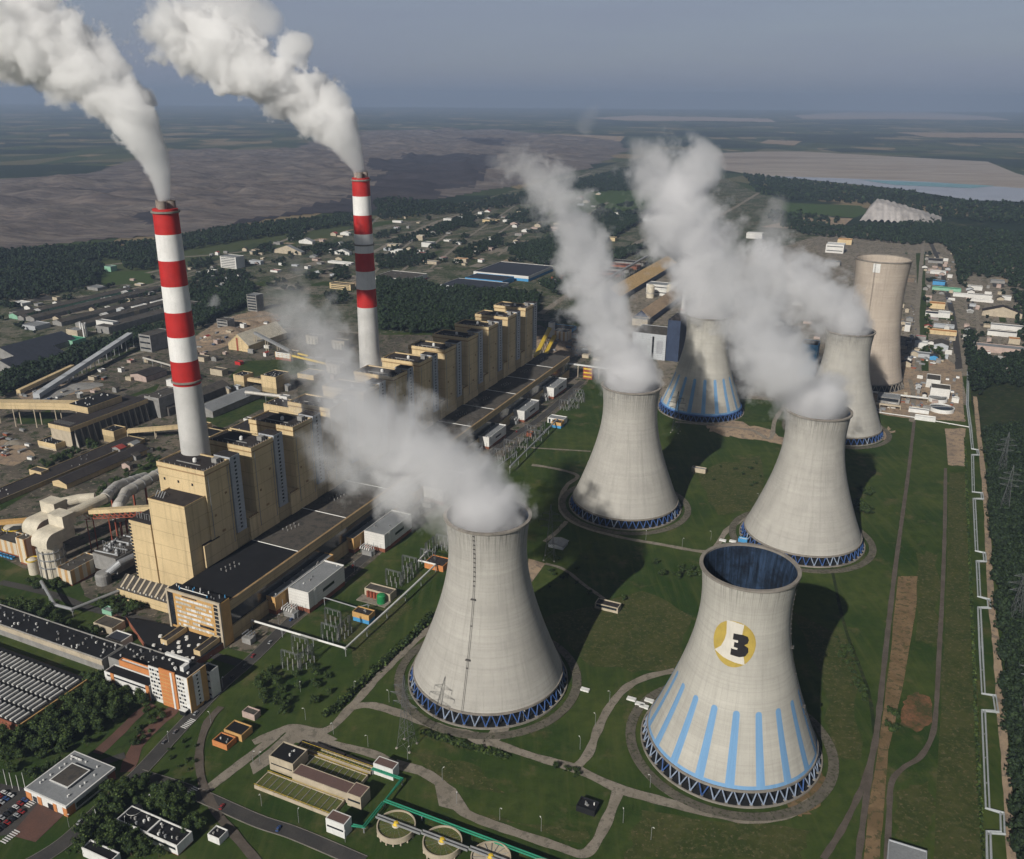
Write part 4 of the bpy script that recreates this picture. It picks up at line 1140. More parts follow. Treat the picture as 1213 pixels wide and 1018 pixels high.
for k, (u, v, rr, hh, lb) in enumerate(((427, -633, 4.2, 13, 'cream slurry silo standing in front of the left scrubber tower'), (436, -636, 3, 10, 'small cream slurry silo half hidden behind another'), (463, -700, 10, 13, 'wide cream storage tank at the left edge behind the striped hall'))):
    root = empty('silo', (*X(u, v), 0), 0, lb, 'silo')
    b = MB(); b.lathe([(rr, 0), (rr, hh), (rr * .5, hh + 1.5), (.2, hh + 1.8)], M_CREAM, 24); P('tank', b, root)
    b = MB(); b.lathe([(rr, hh - .3), (rr + .8, hh - .3), (rr + .8, hh + .8), (rr + .7, hh + .8)], M_YELP, 20, cap=False); P('railing', b, root)
r = shed('red_cabin', 'small red cabin with white roof between the two scrubber towers', 446, 451, -637, -629, 34, M_RED, M_WHITE)
for k in range(5):
    c_ = shed('container', 'blue waste container in a row in front of the striped hall', 434.5, 437.5, -690 + k * 4.2, -687 + k * 4.2, 1.8, M_SKYB, M_NAVY, 'blue containers in front of the striped hall', parapet=.4)
# big flue pipes from the cleaning plant to the chimney
def flue(label, pts, r):
    root = empty('flue_duct', (*X(*pts[0][:2]), 0), PLANT, label, 'flue duct')
    Q = [loc(pts[0][0], pts[0][1], *p) for p in pts]
    b = MB(); b.tube(Q, r, M_PIPE, 20); P('pipe', b, root)
    for i in range(len(Q) - 1):
        a, c = Vector(Q[i]), Vector(Q[i + 1]); L = (c - a).length; k = max(1, int(L / 9))
        for j in range(1, k):
            q = a.lerp(c, j / k); t = (c - a).normalized()
            b = MB(); b.tube([tuple(q - t * .35), tuple(q + t * .35)], r + .3, M_STEELG, 20); P('pipe_collar', b, root)
        q = a.lerp(c, .5); b = MB(); b.box(q.x - .7, q.x + .7, q.y - .7, q.y + .7, 0, q.z - r, M_REDSTEEL); P('pipe_support', b, root)
    return root
flue('thick pale flue duct running from behind the nearest boiler house down to the scrubber area', [(490, -600, 28), (497, -606, 38), (517, -618, 40), (566, -624, 40), (600, -585, 36), (606, -530, 30)], 5.2)
flue('thick pale flue duct emerging above the scrubber tower hood', [(492, -616, 45), (520, -632, 42), (560, -640, 34)], 5.)
# red-brown coal conveyor rising to the lower block
root = empty('coal_conveyor', (*X(474, -618), 0), PLANT, 'ochre and red lattice coal conveyor rising to the stepped lower block', 'conveyor')
A0 = Vector((0, 0, 38)); B0 = Vector(loc(474, -618, 461, -503, 72))
b = MB(); d = (B0 - A0); n_ = Vector((-d.y, d.x, 0)).normalized() * 3
for z0, z1, m in ((0, 3.6, M_OCHRE),):
    b.hexa([tuple(A0 - n_), tuple(B0 - n_), tuple(B0 + n_), tuple(A0 + n_)], [tuple(A0 - n_ + Vector((0, 0, 3.6))), tuple(B0 - n_ + Vector((0, 0, 3.6))), tuple(B0 + n_ + Vector((0, 0, 3.6))), tuple(A0 + n_ + Vector((0, 0, 3.6)))], M_OCHRE)
P('gallery', b, root)
b = MB(); k = 16
for s in (-1, 1):
    for i in range(k):
        p = A0.lerp(B0, i / k) + n_ * s; q = A0.lerp(B0, (i + 1) / k) + n_ * s; dn = Vector((0, 0, -4.5))
        b.tube([tuple(p), tuple(q + dn)], .35, M_REDSTEEL, 4); b.tube([tuple(q + dn), tuple(q)], .35, M_REDSTEEL, 4); b.tube([tuple(p + dn), tuple(q + dn)], .35, M_REDSTEEL, 4)
P('truss', b, root)
for t in (.02, .3, .6):
    p = A0.lerp(B0, t)
    for s in (-1, 1):
        b = MB(); q = p + n_ * s; b.tube([(q.x, q.y, 0), (q.x, q.y, q.z - 4)], .6, M_REDSTEEL, 4); P('trestle', b, root)
# precipitators between scrubbers and boiler houses
root = empty('precipitator', (*X(458, -574), 0), PLANT, 'grey pipe-cluttered precipitator block between the scrubbers and the ochre block', 'precipitator')
b = MB(); b.box(-12, 14, -10, 40, 6, 20, M_GREYR); P('casing', b, root)
b = MB(); b.box(-11.5, 13.5, -9.5, 39.5, 20, 20.6, M_ROOFG); P('roof', b, root)
rnd = random.Random(9)
for k in range(16):
    b = MB(); x, y = rnd.uniform(-10, 12), rnd.uniform(-8, 36); b.lathe([(1.6, 20.6), (1.6, 22), (.6, 23.4)], M_STEELG, 10, x, y); P('rapper', b, root)
for k in range(5):
    b = MB(); y = -8 + k * 10; b.tube([(-11, y, 21.4), (13, y + 2, 21.4)], .7, M_STEELG, 6); P('roof_pipe', b, root)
for k in range(3):
    b = MB(); x0 = -12 + k * 9; b.hexa([(x0, -9.9, 6), (x0 + 8, -9.9, 6), (x0 + 8, 39, 6), (x0, 39, 6)][::1], [(x0, -9.9, 6.01), (x0 + 8, -9.9, 6.01), (x0 + 8, 39, 6.01), (x0, 39, 6.01)], M_STEELG); P('hopper', b, root)
b = MB(); b.lathe([(6, 0), (6, 8), (5, 10)], M_GREYR, 20, 6, -18); P('fan_casing', b, root)
b = MB(); b.tube([(8, -14, 8), (16, -8, 16), (18, 6, 16)], 3, M_STEELG, 12); P('duct', b, root)
for k in range(5):
    b = MB(); x = -10 + k * 5.5; b.tube([(x, 0, 20.6), (x, 0, 27), (x + 3, 0, 27), (x + 3, 0, 20.6)], .3, M_STEELG, 4); P('roof_frame', b, root)
# same kind of thing behind each pair of boiler houses, between them and the chimneys
for k, (u, lb) in enumerate(((520, 'grey precipitator block tucked behind the second boiler house'), (600, 'grey precipitator block right of the nearer chimney foot'), (690, 'grey precipitator block behind the middle boiler houses'), (800, 'pale precipitator block with ducts behind the first far boiler house'), (905, 'pale precipitator block with ducts behind the middle far boiler houses'))):
    root = empty('precipitator', (*X(u, -558), 0), PLANT, lb, 'precipitator')
    b = MB(); b.box(-22, 18, 0, 44, 5, 24, M_GREYR); P('casing', b, root)
    b = MB(); b.box(-21, 17, 1, 43, 24, 24.6, M_ROOFG); P('roof', b, root)
    for j in range(3):
        b = MB(); b.tube([(-22, 8 + j * 14, 14), (-34, 8 + j * 14, 14)], 3, M_PIPE, 12); P('duct', b, root)
    for j in range(8):
        b = MB(); b.lathe([(1.4, 24.6), (1.4, 26.4), (.5, 27)], M_STEELG, 8, -16 + (j % 4) * 9, 8 + (j // 4) * 24); P('rapper', b, root)

# ---- coal bunkers, galleries and sheds to the north-west
def elevated(label, p0, p1, w, h, mat, name='conveyor_gallery', roof=None, post=M_BUFF, step=24, cat='conveyor'):
    """covered gallery from p0 to p1 (u, v, z of its floor) on posts"""
    o = Vector((*X(p0[0], p0[1]), 0)); A_ = Vector((*X(p0[0], p0[1]), p0[2])) - o; B_ = Vector((*X(p1[0], p1[1]), p1[2])) - o
    root = empty(name, tuple(o), 0, label, cat)
    d = B_ - A_; n_ = Vector((-d.y, d.x, 0)).normalized() * w / 2; up = Vector((0, 0, h))
    lo = [A_ - n_, B_ - n_, B_ + n_, A_ + n_]
    if (lo[1] - lo[0]).cross(lo[2] - lo[1]).z < 0: lo = lo[::-1]
    b = MB(); b.hexa([tuple(q) for q in lo], [tuple(q + up) for q in lo], mat, roof or mat); P('gallery', b, root)
    k = max(1, int(d.length / step))
    for i in range(k + 1):
        q = A_ + d * (i / k)
        if q.z < 2: continue
        b = MB(); 
        for s in (-.8, .8):
            c_ = q + n_ * s; b.box(c_.x - .45, c_.x + .45, c_.y - .45, c_.y + .45, 0, c_.z, post)
        P('trestle', b, root)
    return root
# the long bunker with its raised head house
root = empty('coal_bunker', (*X(640, -837), 0), PLANT, 'long concrete coal bunker with buttresses and an ochre top deck', 'coal bunker')
b = MB(); b.box(-27, 0, 0, 112, 0, 21, M_COALW); P('wall', b, root)
b = MB(); b.box(-33, -28, .3, 20, 0, 20.8, M_BUFF); b.box(-27.5, -.2, -.4, -.02, 2, 20.8, M_BUFF); P('end_wall', b, root)
b = MB(); b.box(-34, .8, -1, 113, 21.02, 26, M_OCHRE); P('top_deck', b, root)
b = MB(); b.box(-33.5, .3, -.5, 112.5, 26, 26.4, M_ROOFD); rf = P('roof', b, root)
for k in range(13):
    b = MB(); y = 4 + k * 8.6; b.hexa([(0.02, y, 0), (4.5, y, 0), (4.5, y + 1.2, 0), (0.02, y + 1.2, 0)], [(0.02, y, 20.9), (.6, y, 20.9), (.6, y + 1.2, 20.9), (0.02, y + 1.2, 20.9)], M_CONCRETE); P('buttress', b, root)
for k in range(10):
    b = MB(); b.box(-30 + k * 2.7, -29.2 + k * 2.7, 4, 12, 26.4, 27, M_GREYR); P('roof_curb', b, rf)
root = empty('head_house', (*X(681, -855), 0), PLANT, 'ochre head house with black roof on top of the long coal bunker', 'head house')
b = MB(); b.box(-31, 0, 0, 50, 26.42, 34, M_OCHRE); P('wall', b, root)
b = MB(); b.box(-30.5, -.5, .5, 49.5, 34, 34.4, M_ROOFB); rf = P('roof', b, root)
for k in range(12):
    b = MB(); x, y = rnd.uniform(-28, -4), rnd.uniform(3, 46); b.box(x, x + 1, y, y + 1, 34.4, 35.8, M_WHITE); P('roof_vent', b, rf)
elevated('long ochre conveyor gallery on tall posts entering the bunker head house', (648, -1010, 22), (693, -886, 25), 13, 8, M_OCHRE)
elevated('short ochre gallery by the left edge, feeding the striped hall', (436, -700, 26), (455, -668, 28), 5, 3, M_AMBER)
shed('crusher_house', 'ochre box with white roof vents beside the near end of the coal bunker', 626.5, 644, -877, -848.5, 8.4, M_OCHRE, M_ROOFB, vents=12, base=(M_BUFF, .3))
gable('long_shed', 'very long dark-roofed shed with ochre gable running towards the coal bunker', 559, 668, -772, -751.5, 5.5, 9, M_OCHRE, M_ROOFD)
shed('long_shed', 'low dark-roofed shed strip left of the long gabled shed', 470, 690, -806, -780, 5, M_OCHRED, M_ROOFD, vents=14)
shed('gatehouse', 'small ochre cube on a pale forecourt above the long gabled shed', 567, 577, -816, -798, 7, M_OCHRE, M_ROOFG)
shed('transfer_house', 'ochre transfer house on stilts beside the buttresses of the coal bunker', 672, 690, -826, -808, 15, M_OCHRE, M_ROOFB, base=(M_OCHRED, .55), vents=3)
elevated('ochre gallery leaving the transfer house towards the chimney', (690, -806, 8), (740, -730, 12), 6, 4, M_OCHRE)
shed('transfer_house', 'larger ochre transfer house with stacked bands left of the nearer chimney', 715, 740, -750, -725, 17, M_OCHRE, M_ROOFB, base=(M_OCHRED, .25), vents=7)
shed('transfer_house', 'ochre transfer house with stacked bands touching the nearer chimney outline', 700, 722, -712, -690, 19, M_OCHRE, M_ROOFB, base=(M_BRICK, .2), vents=5)
shed('transfer_house', 'tall ochre cube with black vented roof right of the nearer chimney', 900, 929, -784, -759, 23.5, M_OCHRE, M_ROOFB, base=(M_OCHRED, .3), vents=14)
shed('transfer_house', 'smaller ochre cube with black vented roof left of the taller ochre cube', 902, 922, -834, -816, 17, M_OCHRE, M_ROOFB, base=(M_OCHRED, .45), vents=8)
elevated('ochre gallery joining the two ochre cubes', (911, -816, 8), (911, -784, 8), 6, 4.5, M_OCHRE)
shed('store_hall', 'low ochre hall with pale grey roof right of the tall ochre cube', 972, 999, -780, -752, 7, M_OCHRE, M_ROOFL)
shed('store_hall', 'ochre hall with light roof pipes just left of the drifting steam', 822, 850, -716, -662, 17, M_OCHRE, M_ROOFD, vents=10)
shed('store_hall', 'ochre hall with black roof in front of the steam behind the third boiler house', 742, 784, -700, -640, 14, M_OCHRE, M_ROOFD, vents=6)
shed('store_hall', 'dark hall with low ochre wall at the foot of the nearer chimney', 668, 700, -640, -610, 9, M_OCHRE, M_ROOFD)
pipe_run('conveyor_tube', 'grey tubular conveyor bridging from the ochre cube towards the steam', [(*X(852, -770), 15), (*X(860, -712), 15)], 2.2, M_PIPE)
r = shed('white_lift_house', 'white lift house beside the end of the grey tubular conveyor', 848, 856, -712, -700, 20, M_WHITECL, M_ROOFL)
gable('arched_shed', 'grey arched shed running between the nearer chimney and the ochre cubes', 788, 878, -798, -768, 9, 14, M_GREYR, M_ROOFL)
gable('arched_shed', 'dark arched shed left of the grey arched shed', 770, 880, -846, -822, 10, 15, M_COALW, M_ROOFG)
shed('silo_block', 'grey concrete silo block standing right behind the coal bunker end', 760, 800, -850, -826, 26, M_GREYR, M_ROOFG, vents=4)
shed('silo_block', 'dark concrete block with pale head left of the nearer chimney', 981, 1024, -1090, -1066, 27, M_GREYR, M_ROOFG, win=('s', 9, 2.5))
# gypsum store and surroundings
r = gable('gypsum_store', 'large pitched store with cream roof and ochre walls', 1048, 1142, -972, -932, 11, 27, M_OCHRE, M_CREAM)
b = MB(); b.box(-3.5, 0, -47.3, -47.05, 0, 21, M_REDSTEEL); P('stair', b, r)
elevated('grey inclined conveyor rising from the striped pink and ochre house to the store roof', (1040, -845, 13), (1068, -934, 25), 4.5, 3.5, M_STEELG)
r = shed('dewatering_house', 'ochre and red banded house with yellow pipe bridges', 1035, 1056, -870, -840, 12, M_STRIPE, M_ROOFG, base=(M_BRICK, .3), win=('s', 4, 1.6, M_WHITE))
pipe_run('pipe_bridge', 'bright yellow pipe bridge leading away from the ochre and red banded house', [(*X(1036, -838), 9), (*X(1022, -762), 9)], 1.8, M_YELP)
pipe_run('pipe_bridge', 'short bright yellow pipe stub behind the ochre and red banded house', [(*X(1050, -838), 9), (*X(1046, -816), 9)], 1.6, M_YELP)
pipe_run('pipe_bridge', 'yellow pipe bridge just behind the far chimney foot', [(*X(1070, -640), 9), (*X(1110, -560), 9)], 1.8, M_YELP)
for k, (u, v) in enumerate(((1046, -806), (1056, -776))):
    root = empty('settling_tank', (*X(u, v), 0), 0, ('dark round settling tank left of another under the drifting steam', 'dark round settling tank right of another under the drifting steam')[k], 'tank')
    b = MB(); b.lathe([(13, 0), (13, 7), (12, 7.4), (.3, 8.6)], M_GREYR, 32); P('tank', b, root)
    b = MB(); b.tube([(-13, 0, 8.4), (13, 0, 8.4)], .5, M_STEELG, 5); P('bridge', b, root)
for k, (u, v, lb) in enumerate(((1135, -876, 'cream block with three cylinders behind the grey conveyor'), (1128, -820, 'cream block with cylinders fading into the steam'), (1016, -750, 'cream block with cylinders at the end of the yellow pipe bridge'))):
    r = shed('reagent_store', lb, u, u + 14, v - 12, v + 12, 13, M_BUFF, M_ROOFG)
    for j in range(3):
        b = MB(); b.lathe([(2.6, 0), (2.6, 9), (1, 10.5)], M_CREAM, 12, -4 + j * 6, -10); P('silo', b, r)
shed('office_cube', 'small ochre office pair by the bend of the works road', 930, 942, -902, -880, 9, M_BUFF, M_ROOFG)
shed('office_cube', 'ochre house with flat roof below the cream store', 985, 1000, -1010, -990, 9, M_OCHRE, M_ROOFG)
shed('office_cube', 'cream low house below the cream store, beside another', 975, 988, -975, -955, 7, M_BUFF, M_ROOFG)
shed('kiosk', 'small brick-red kiosk on the lawn edge near the cream store', 985, 993, -905, -895, 5, M_RED, M_ROOFG)
shed('frame_building', 'unfinished concrete frame tower of open floors at the edge of the steam', 1276, 1296, -1127, -1105, 31, M_GREYR, M_ROOFL, win=('s', 4.6, 2.6))
shed('frame_building', 'small grey concrete frame block right of the nearer chimney, by the sand heaps', 1148, 1166, -1085, -1062, 16, M_GREYR, M_ROOFG, win=('s', 4.6, 2.2))
# the long inclined silver gallery and the ochre one beside it
elevated('long silver covered conveyor sloping down beside the poplar row', (742, -1024, 3), (990, -1118, 18), 9, 6, M_SILVER, post=M_STEELG)
elevated('low ochre gallery running parallel to the silver conveyor', (745, -1062, 3), (860, -1096, 3), 6, 5, M_OCHRE)
gable('workshop', 'pink-walled workshop with dark roof beside the silver conveyor', 862, 900, -985, -955, 8, 11, M_PINK, M_ROOFD)
gable('workshop', 'white-gabled workshop with grey roof left of the nearer chimney', 862, 892, -918, -898, 9, 12, M_WHITECL, M_ROOFL)
gable('workshop', 'small grey workshop by the dark reed bed', 790, 806, -905, -888, 6, 8, M_PINK, M_ROOFG)
pipe_run('pipe_bridge', 'red and grey pipe bridge crossing to the dark concrete block', [(*X(930, -1030), 9), (*X(905, -900), 9)], 1.4, M_PIPE)

# ---- beyond the far boiler houses
gable('coal_store', 'very long ochre-roofed coal store running away behind the far boiler houses', 1662, 2095, -571, -525, 11, 26, M_NAVY, simple('ochre_sheet_roof', (.50, .34, .16), .8, var=.15))
gable('coal_store', 'shorter tan-roofed store beside the grey boiler building', 1509, 1746, -450, -420, 11, 24, M_NAVY, simple('tan_sheet_roof', (.40, .29, .19), .8, var=.3, scale=.03))
elevated('thin dark conveyor running beside the very long ochre store roof', (1662, -590, 18), (2100, -600, 18), 5, 4, M_STEELG, step=14)
r = shed('grey_boiler_building', 'white-fronted dark grey boiler building beside the back striped tower', 1290, 1345, -384, -331, 40, M_SILVER, M_ROOFG)
b = MB(); b.box(5, 8, -27.9, -27.55, 2, 36, M_DARK); P('slot', b, r)
b = MB(); b.box(12, 22, -27.9, -27.55, 10, 30, M_GREYCL); P('door', b, r)
shed('grey_boiler_building', 'tall navy boiler tower between the white-fronted building and the slim chimney', 1292, 1345, -330.5, -311, 64, M_NAVY, M_ROOFD)
shed('grey_boiler_building', 'low cream block in front of the tan-roofed store', 1490, 1508, -446, -418, 12, M_BUFF, M_ROOFL)
shed('ash_silo_block', 'navy block at the gap between the two striped plumes', 1335, 1375, -190, -150, 45, M_NAVY, M_ROOFD)
shed('ash_silo_block', 'blue and grey block left of the plain tower in front of the tallest', 1300, 1330, -135, -112, 48, M_SKYB, M_ROOFD)
root = empty('slim_chimney', (*X(1366, -326), 0), 0, 'slim pale chimney standing left behind the back striped tower', 'chimney')
b = MB(); b.lathe([(5, 0), (3.8, 60), (3.5, 101)], M_CWHITE, 20); P('shaft', b, root)
for z in (30, 65, 99):
    b = MB(); b.lathe([(3.8, z), (5.2, z), (5.2, z + 1), (3.8, z + 1)], M_REDSTEEL, 20, cap=False); P('platform_ring', b, root)
for k, (u, v) in enumerate(((1730, -483), (1749, -447))):
    root = empty('silo', (*X(u, v), 0), 0, ('cream silo left of the pair beyond the tan-roofed store', 'cream silo right of the pair beyond the tan-roofed store')[k], 'silo')
    b = MB(); b.lathe([(8, 0), (8, 24), (4, 27)], M_CREAM, 20); P('tank', b, root)
    b = MB(); b.lathe([(8.2, 10), (8.6, 10), (8.6, 11), (8.2, 11)], M_STEELG, 20, cap=False); P('band', b, root)
shed('mill_house', 'white process building with dark door beside the cream silos', 1758, 1790, -500, -440, 22, M_WHITECL, M_ROOFL, win=('s', 11, 2))
shed('mill_house', 'white and ochre ribbed building with tall white end by the far turbine hall', 1331, 1352, -532, -508, 15.6, M_STRIPE, M_ROOFG)
shed('mill_house', 'tall white slab tower attached to the ribbed building', 1344, 1352, -547, -538, 25, M_WHITECL, M_ROOFL)
elevated('yellow steel gallery joining the last boiler house to the white slab tower', (1180, -500, 12), (1345, -545, 14), 6, 3, M_YELP)
elevated('second yellow steel gallery just below the first', (1180, -490, 5), (1330, -530, 6), 6, 2.5, M_YELP)
shed('control_house', 'narrow house with yellow panels and dark glass beyond the last turbine hall', 1148, 1160, -412, -398, 17, M_REDSTEEL, M_ROOFG, win=('s', 5, 2.2, M_YELP))
elevated('white pipe gallery from the last turbine hall into the steam', (1150, -452, 18), (1158, -360, 16), 3, 1.6, M_WHITE)

# ---- blue and dark halls behind
shed('factory_hall', 'dark-roofed factory hall with green front below the blue one', 1608, 1690, -900, -780, 11, M_SILVER, simple('navy_roof', (.028, .032, .045), .8), base=(M_MINT, .1))
shed('factory_hall', 'big dark-roofed factory hall with white edge and bright blue front', 1770, 1915, -905, -770, 12, M_WHITECL, MATS['navy_roof'], base=(M_SKYB, .5))
shed('factory_hall', 'blue annex between the two dark-roofed factory halls', 1700, 1760, -890, -800, 11, M_SKYB, MATS['navy_roof'])
shed('factory_hall', 'long white-edged factory hall with red front right of the far chimney', 1622, 1700, -1074, -984, 11.6, M_WHITECL, M_ROOFG, base=(M_RED, .25), vents=10)
for k in range(7):
    u = 1760 + k * 52
    shed('rail_shed', f'long dark red-brown shed roof, {["nearest","second","third","fourth","fifth","sixth","farthest"][k]} of the parallel sheds beyond the blue hall', u, u + 30, -740 + k * 6, -620 + k * 4, 7, M_BRICK if k % 2 else M_GREYR, (M_ROOFD, M_ROOFG, simple('red_brown_roof', (.10, .04, .032), .85))[k % 3], group=None)

# ---- office tower, sawtooth workshop, cube hall and houses at the lower left
root = empty('office_tower', (*X(344.5, -384), 0), PLANT, 'office tower with orange middle, white side bays and white-roofed plant rooms', 'office tower')
b = MB(); b.box(-33, 0, 0, 16.5, 0, 27, M_WHITE); P('wall', b, root)
b = MB(); b.box(-23, -9.5, -.9, -.02, 0, 28.6, M_ORANGE); P('orange_bay', b, root)
b = MB(); b.box(-13.2, -11.6, -1.25, -.92, 0, 28.2, M_WHITE); P('white_fin', b, root)
b = MB(); b.box(.02, .5, 0, 16.5, 0, 27.2, M_AMBER); P('side_wall', b, root)
b = MB(); b.box(.52, .9, 4.5, 11, 3, 26.5, M_WHITE); P('side_stripe', b, root)
b = MB(); b.box(-32.5, -.5, .5, 16, 27, 27.5, M_ROOFB); rf = P('roof', b, root)
for k in range(10):
    b = MB(); x, y = rnd.uniform(-31, -3), rnd.uniform(2, 14); b.box(x, x + 1.3, y, y + 1.3, 27.5, 28.6, M_WHITE); P('roof_vent', b, rf)
b = MB(); b.box(-9, -6, 4, 9, 27.5, 31, M_WHITE); b.box(-31, -10, 13, 15, 27.5, 29.2, M_WHITE); P('plant_room', b, rf)
for fl in range(8):
    z = 2.6 + fl * 3.05
    for x0, x1 in ((-32.2, -23.6), (-9, -.8)):
        n = int((x1 - x0) / 2.1)
        for j in range(n):
            b = MB(); x = x0 + j * 2.1; b.box(x + .15, x + 1.75, -.08, .02, z, z + 1.5, M_GLASS if (j + fl) % 3 else M_WINL); P('window', b, root)
    b = MB(); b.box(-22.6, -13.6, -1.0, -.92, z + .6, z + 1.1, M_AMBER); P('louvre', b, root)
    b = MB(); b.box(.92, 1.0, 7.1, 8.5, z + .3, z + 1.6, M_GLASS); P('window', b, root)
b = MB(); b.box(-6, -1, -4, -1.3, 0, 3.6, M_DARK); b.box(-6.2, -.8, -4.2, -1.2, 3.6, 4, M_WHITE); P('porch', b, root)
r = shed('low_office', 'long low white office wing with orange piers left of the office tower', 343, 352, -458, -418, 11, M_WHITE, M_ROOFB, win=('s', 5, 1.3))
for x in (-14, 17.6):
    b = MB(); b.box(x, x + 3, -4.9, -4.45, 0, 11.5, M_ORANGE); P('pier', b, r)
shed('low_office', 'orange-ended white upper storey behind the low office wing', 352.5, 356, -454, -424, 15, M_ORANGE, M_WHITE, vents=0)
r = shed('service_hall', 'wide black flat roof dotted with small white vents behind the office tower', 357, 377, -470, -392, 10, M_GREYR, M_ROOFB, vents=42)
shed('service_hall', 'white stair block right behind the office tower', 362, 370, -391, -382, 21, M_WHITE, M_ROOFB, win=('s', 5, 1.4))
r = shed('long_hall', 'very long black-roofed hall with white vents above the sawtooth workshop', 353, 372, -640, -471, 10, M_GREYR, M_ROOFB, vents=70)
b = MB(); b.box(-84.5, 84.5, -10.2, -9.52, 5.5, 9.2, M_BUFF); P('clerestory', b, r)
M_SAW = simple('rooflight_glass', (.52, .52, .50), .5, var=.3)
root = empty('sawtooth_workshop', (*X(284, -480), 0), PLANT, 'low sawtooth workshop with rows of white rooflights', 'workshop')
b = MB(); b.box(-110, 14, 0, 53, 0, 6, M_BRICK); P('wall', b, root)
b = MB(); b.box(-109.5, 13.5, .5, 52.5, 6, 6.4, M_ROOFB); rf = P('roof', b, root)
b = MB(); b.box(13.6, 14.4, 0, 53, 0, 7, M_AMBER); P('end_wall', b, root)
for row in range(4):
    y0 = 38.5 - row * 12.5; ln = 10
    for k in range(26):
        x = 11 - k * 4.4
        b = MB(); b.hexa([(x - 2.7, y0, 6.4), (x - .8, y0, 6.4), (x - .8, y0 + ln, 6.4), (x - 2.7, y0 + ln, 6.4)], [(x - 2.4, y0, 7.6), (x - 1.1, y0, 7.6), (x - 1.1, y0 + ln, 7.6), (x - 2.4, y0 + ln, 7.6)], M_SAW); P('rooflight', b, rf)
root = empty('cube_hall', (*X(248, -382), 0), PLANT, 'square white-roofed hall with raised centre and orange corners by the car park', 'hall')
b = MB(); b.box(-32, 0, 0, 33, 0, 6.2, M_WHITE); P('wall', b, root)
b = MB(); b.box(-32.6, .6, -.6, 33.6, 6.2, 7.8, M_WHITE); P('fascia', b, root)
b = MB(); b.box(-31.8, -.2, .2, 32.8, 7.8, 7.9, M_ROOFL); rf = P('roof', b, root)
b = MB(); b.box(-23, -9, 9, 24, 7.9, 9.4, M_ROOFL); b.box(-23.4, -8.6, 8.6, 24.4, 9.4, 9.6, M_WHITE); b.box(-22.6, -9.4, 9.4, 23.6, 9.6, 9.7, M_ROOFG); P('raised_centre', b, rf)
for k in range(22):
    b = MB(); s = k % 4; x, y = [(rnd.uniform(-30, -2), 29), (-27.5, rnd.uniform(4, 28)), (-4.5, rnd.uniform(4, 28)), (rnd.uniform(-30, -18), 29)][s]
    b.lathe([(.5, 7.9), (.5, 8.9), (.2, 9.1)], M_WHITE, 8, x, y); P('roof_vent', b, rf)
for x0, x1 in ((-32.3, -28), (-23, -20), (-10.5, -8), (-3, .3)):
    b = MB(); b.box(x0, x1, -.35, -.02, 0, 6.1, M_ORANGE); P('orange_panel', b, root)
b = MB(); b.box(.02, .4, 0, 5, 0, 6.1, M_ORANGE); b.box(.02, .4, 28, 33, 0, 6.1, M_BRICK); P('orange_panel', b, root)
b = MB(); b.box(.02, .2, 6, 27, 1.5, 4.5, M_GLASS); P('window', b, root)
b = MB(); b.box(-27, -24, -.3, -.02, 0, 4, M_GLASS); P('door', b, root)
b = MB(); b.box(-15, -11, -.3, -.02, 0, 4, M_GLASS); P('door', b, root)
r = shed('clinic', 'L-shaped white house with black roof among trees, front part', 253, 264, -328, -306.5, 7.2, M_WHITE, M_ROOFB, vents=10, base=(M_BRICK, .12), win=('s', 7, 1.6))
r = shed('clinic', 'white house with black roof and curved bay, rear part among trees', 254, 265, -351, -329, 6, M_WHITE, M_ROOFB, vents=8)
b = MB(); b.lathe([(4.2, 0), (4.2, 5.6)], M_WHITE, 20, -8, 4, topmat=M_ROOFB); P('curved_bay', b, r)
shed('guard_house', 'small white hut with black roof by the rail bend', 268, 275, -300, -292, 4.5, M_WHITE, M_ROOFB, vents=2)
shed('guard_house', 'white flat-roofed strip at the bottom edge among trees', 232, 238, -352, -331, 6, M_WHITE, M_ROOFB)
shed('brick_hut', 'open-topped square red hut beside the pale path', 327, 335.5, -350.5, -339, 4, M_ORANGE, M_ROOFB, vents=4)
shed('brick_hut', 'amber hut with black roof beside the open-topped square red one', 337, 347, -350, -336, 5, M_AMBER, M_ROOFB)
shed('brick_hut', 'small hut with red trim beside the avenue near the rail bend', 356, 362, -352, -342, 4.5, M_PINK, M_ROOFG)
shed('garden_office', 'low cream office with grey roof between the park trees and the workshop', 388, 400, -520, -501, 6, M_BUFF, M_ROOFG)
shed('garden_office', 'low office with navy roof right of the cream one', 378, 389, -497, -482, 5.5, M_WHITE, MATS['navy_roof'])
shed('garden_office', 'pale green kiosk with light roof near the pipe bridge bend', 406, 412, -532, -522, 4, M_MINT, M_ROOFL)
pipe_run('pipe_bridge', 'low steel pipe bridge with flat deck above the park road at left', [(*X(412, -605), 7), (*X(392, -565), 7), (*X(393, -548), 7), (*X(432, -536), 7)], 1.3, M_STEELG)

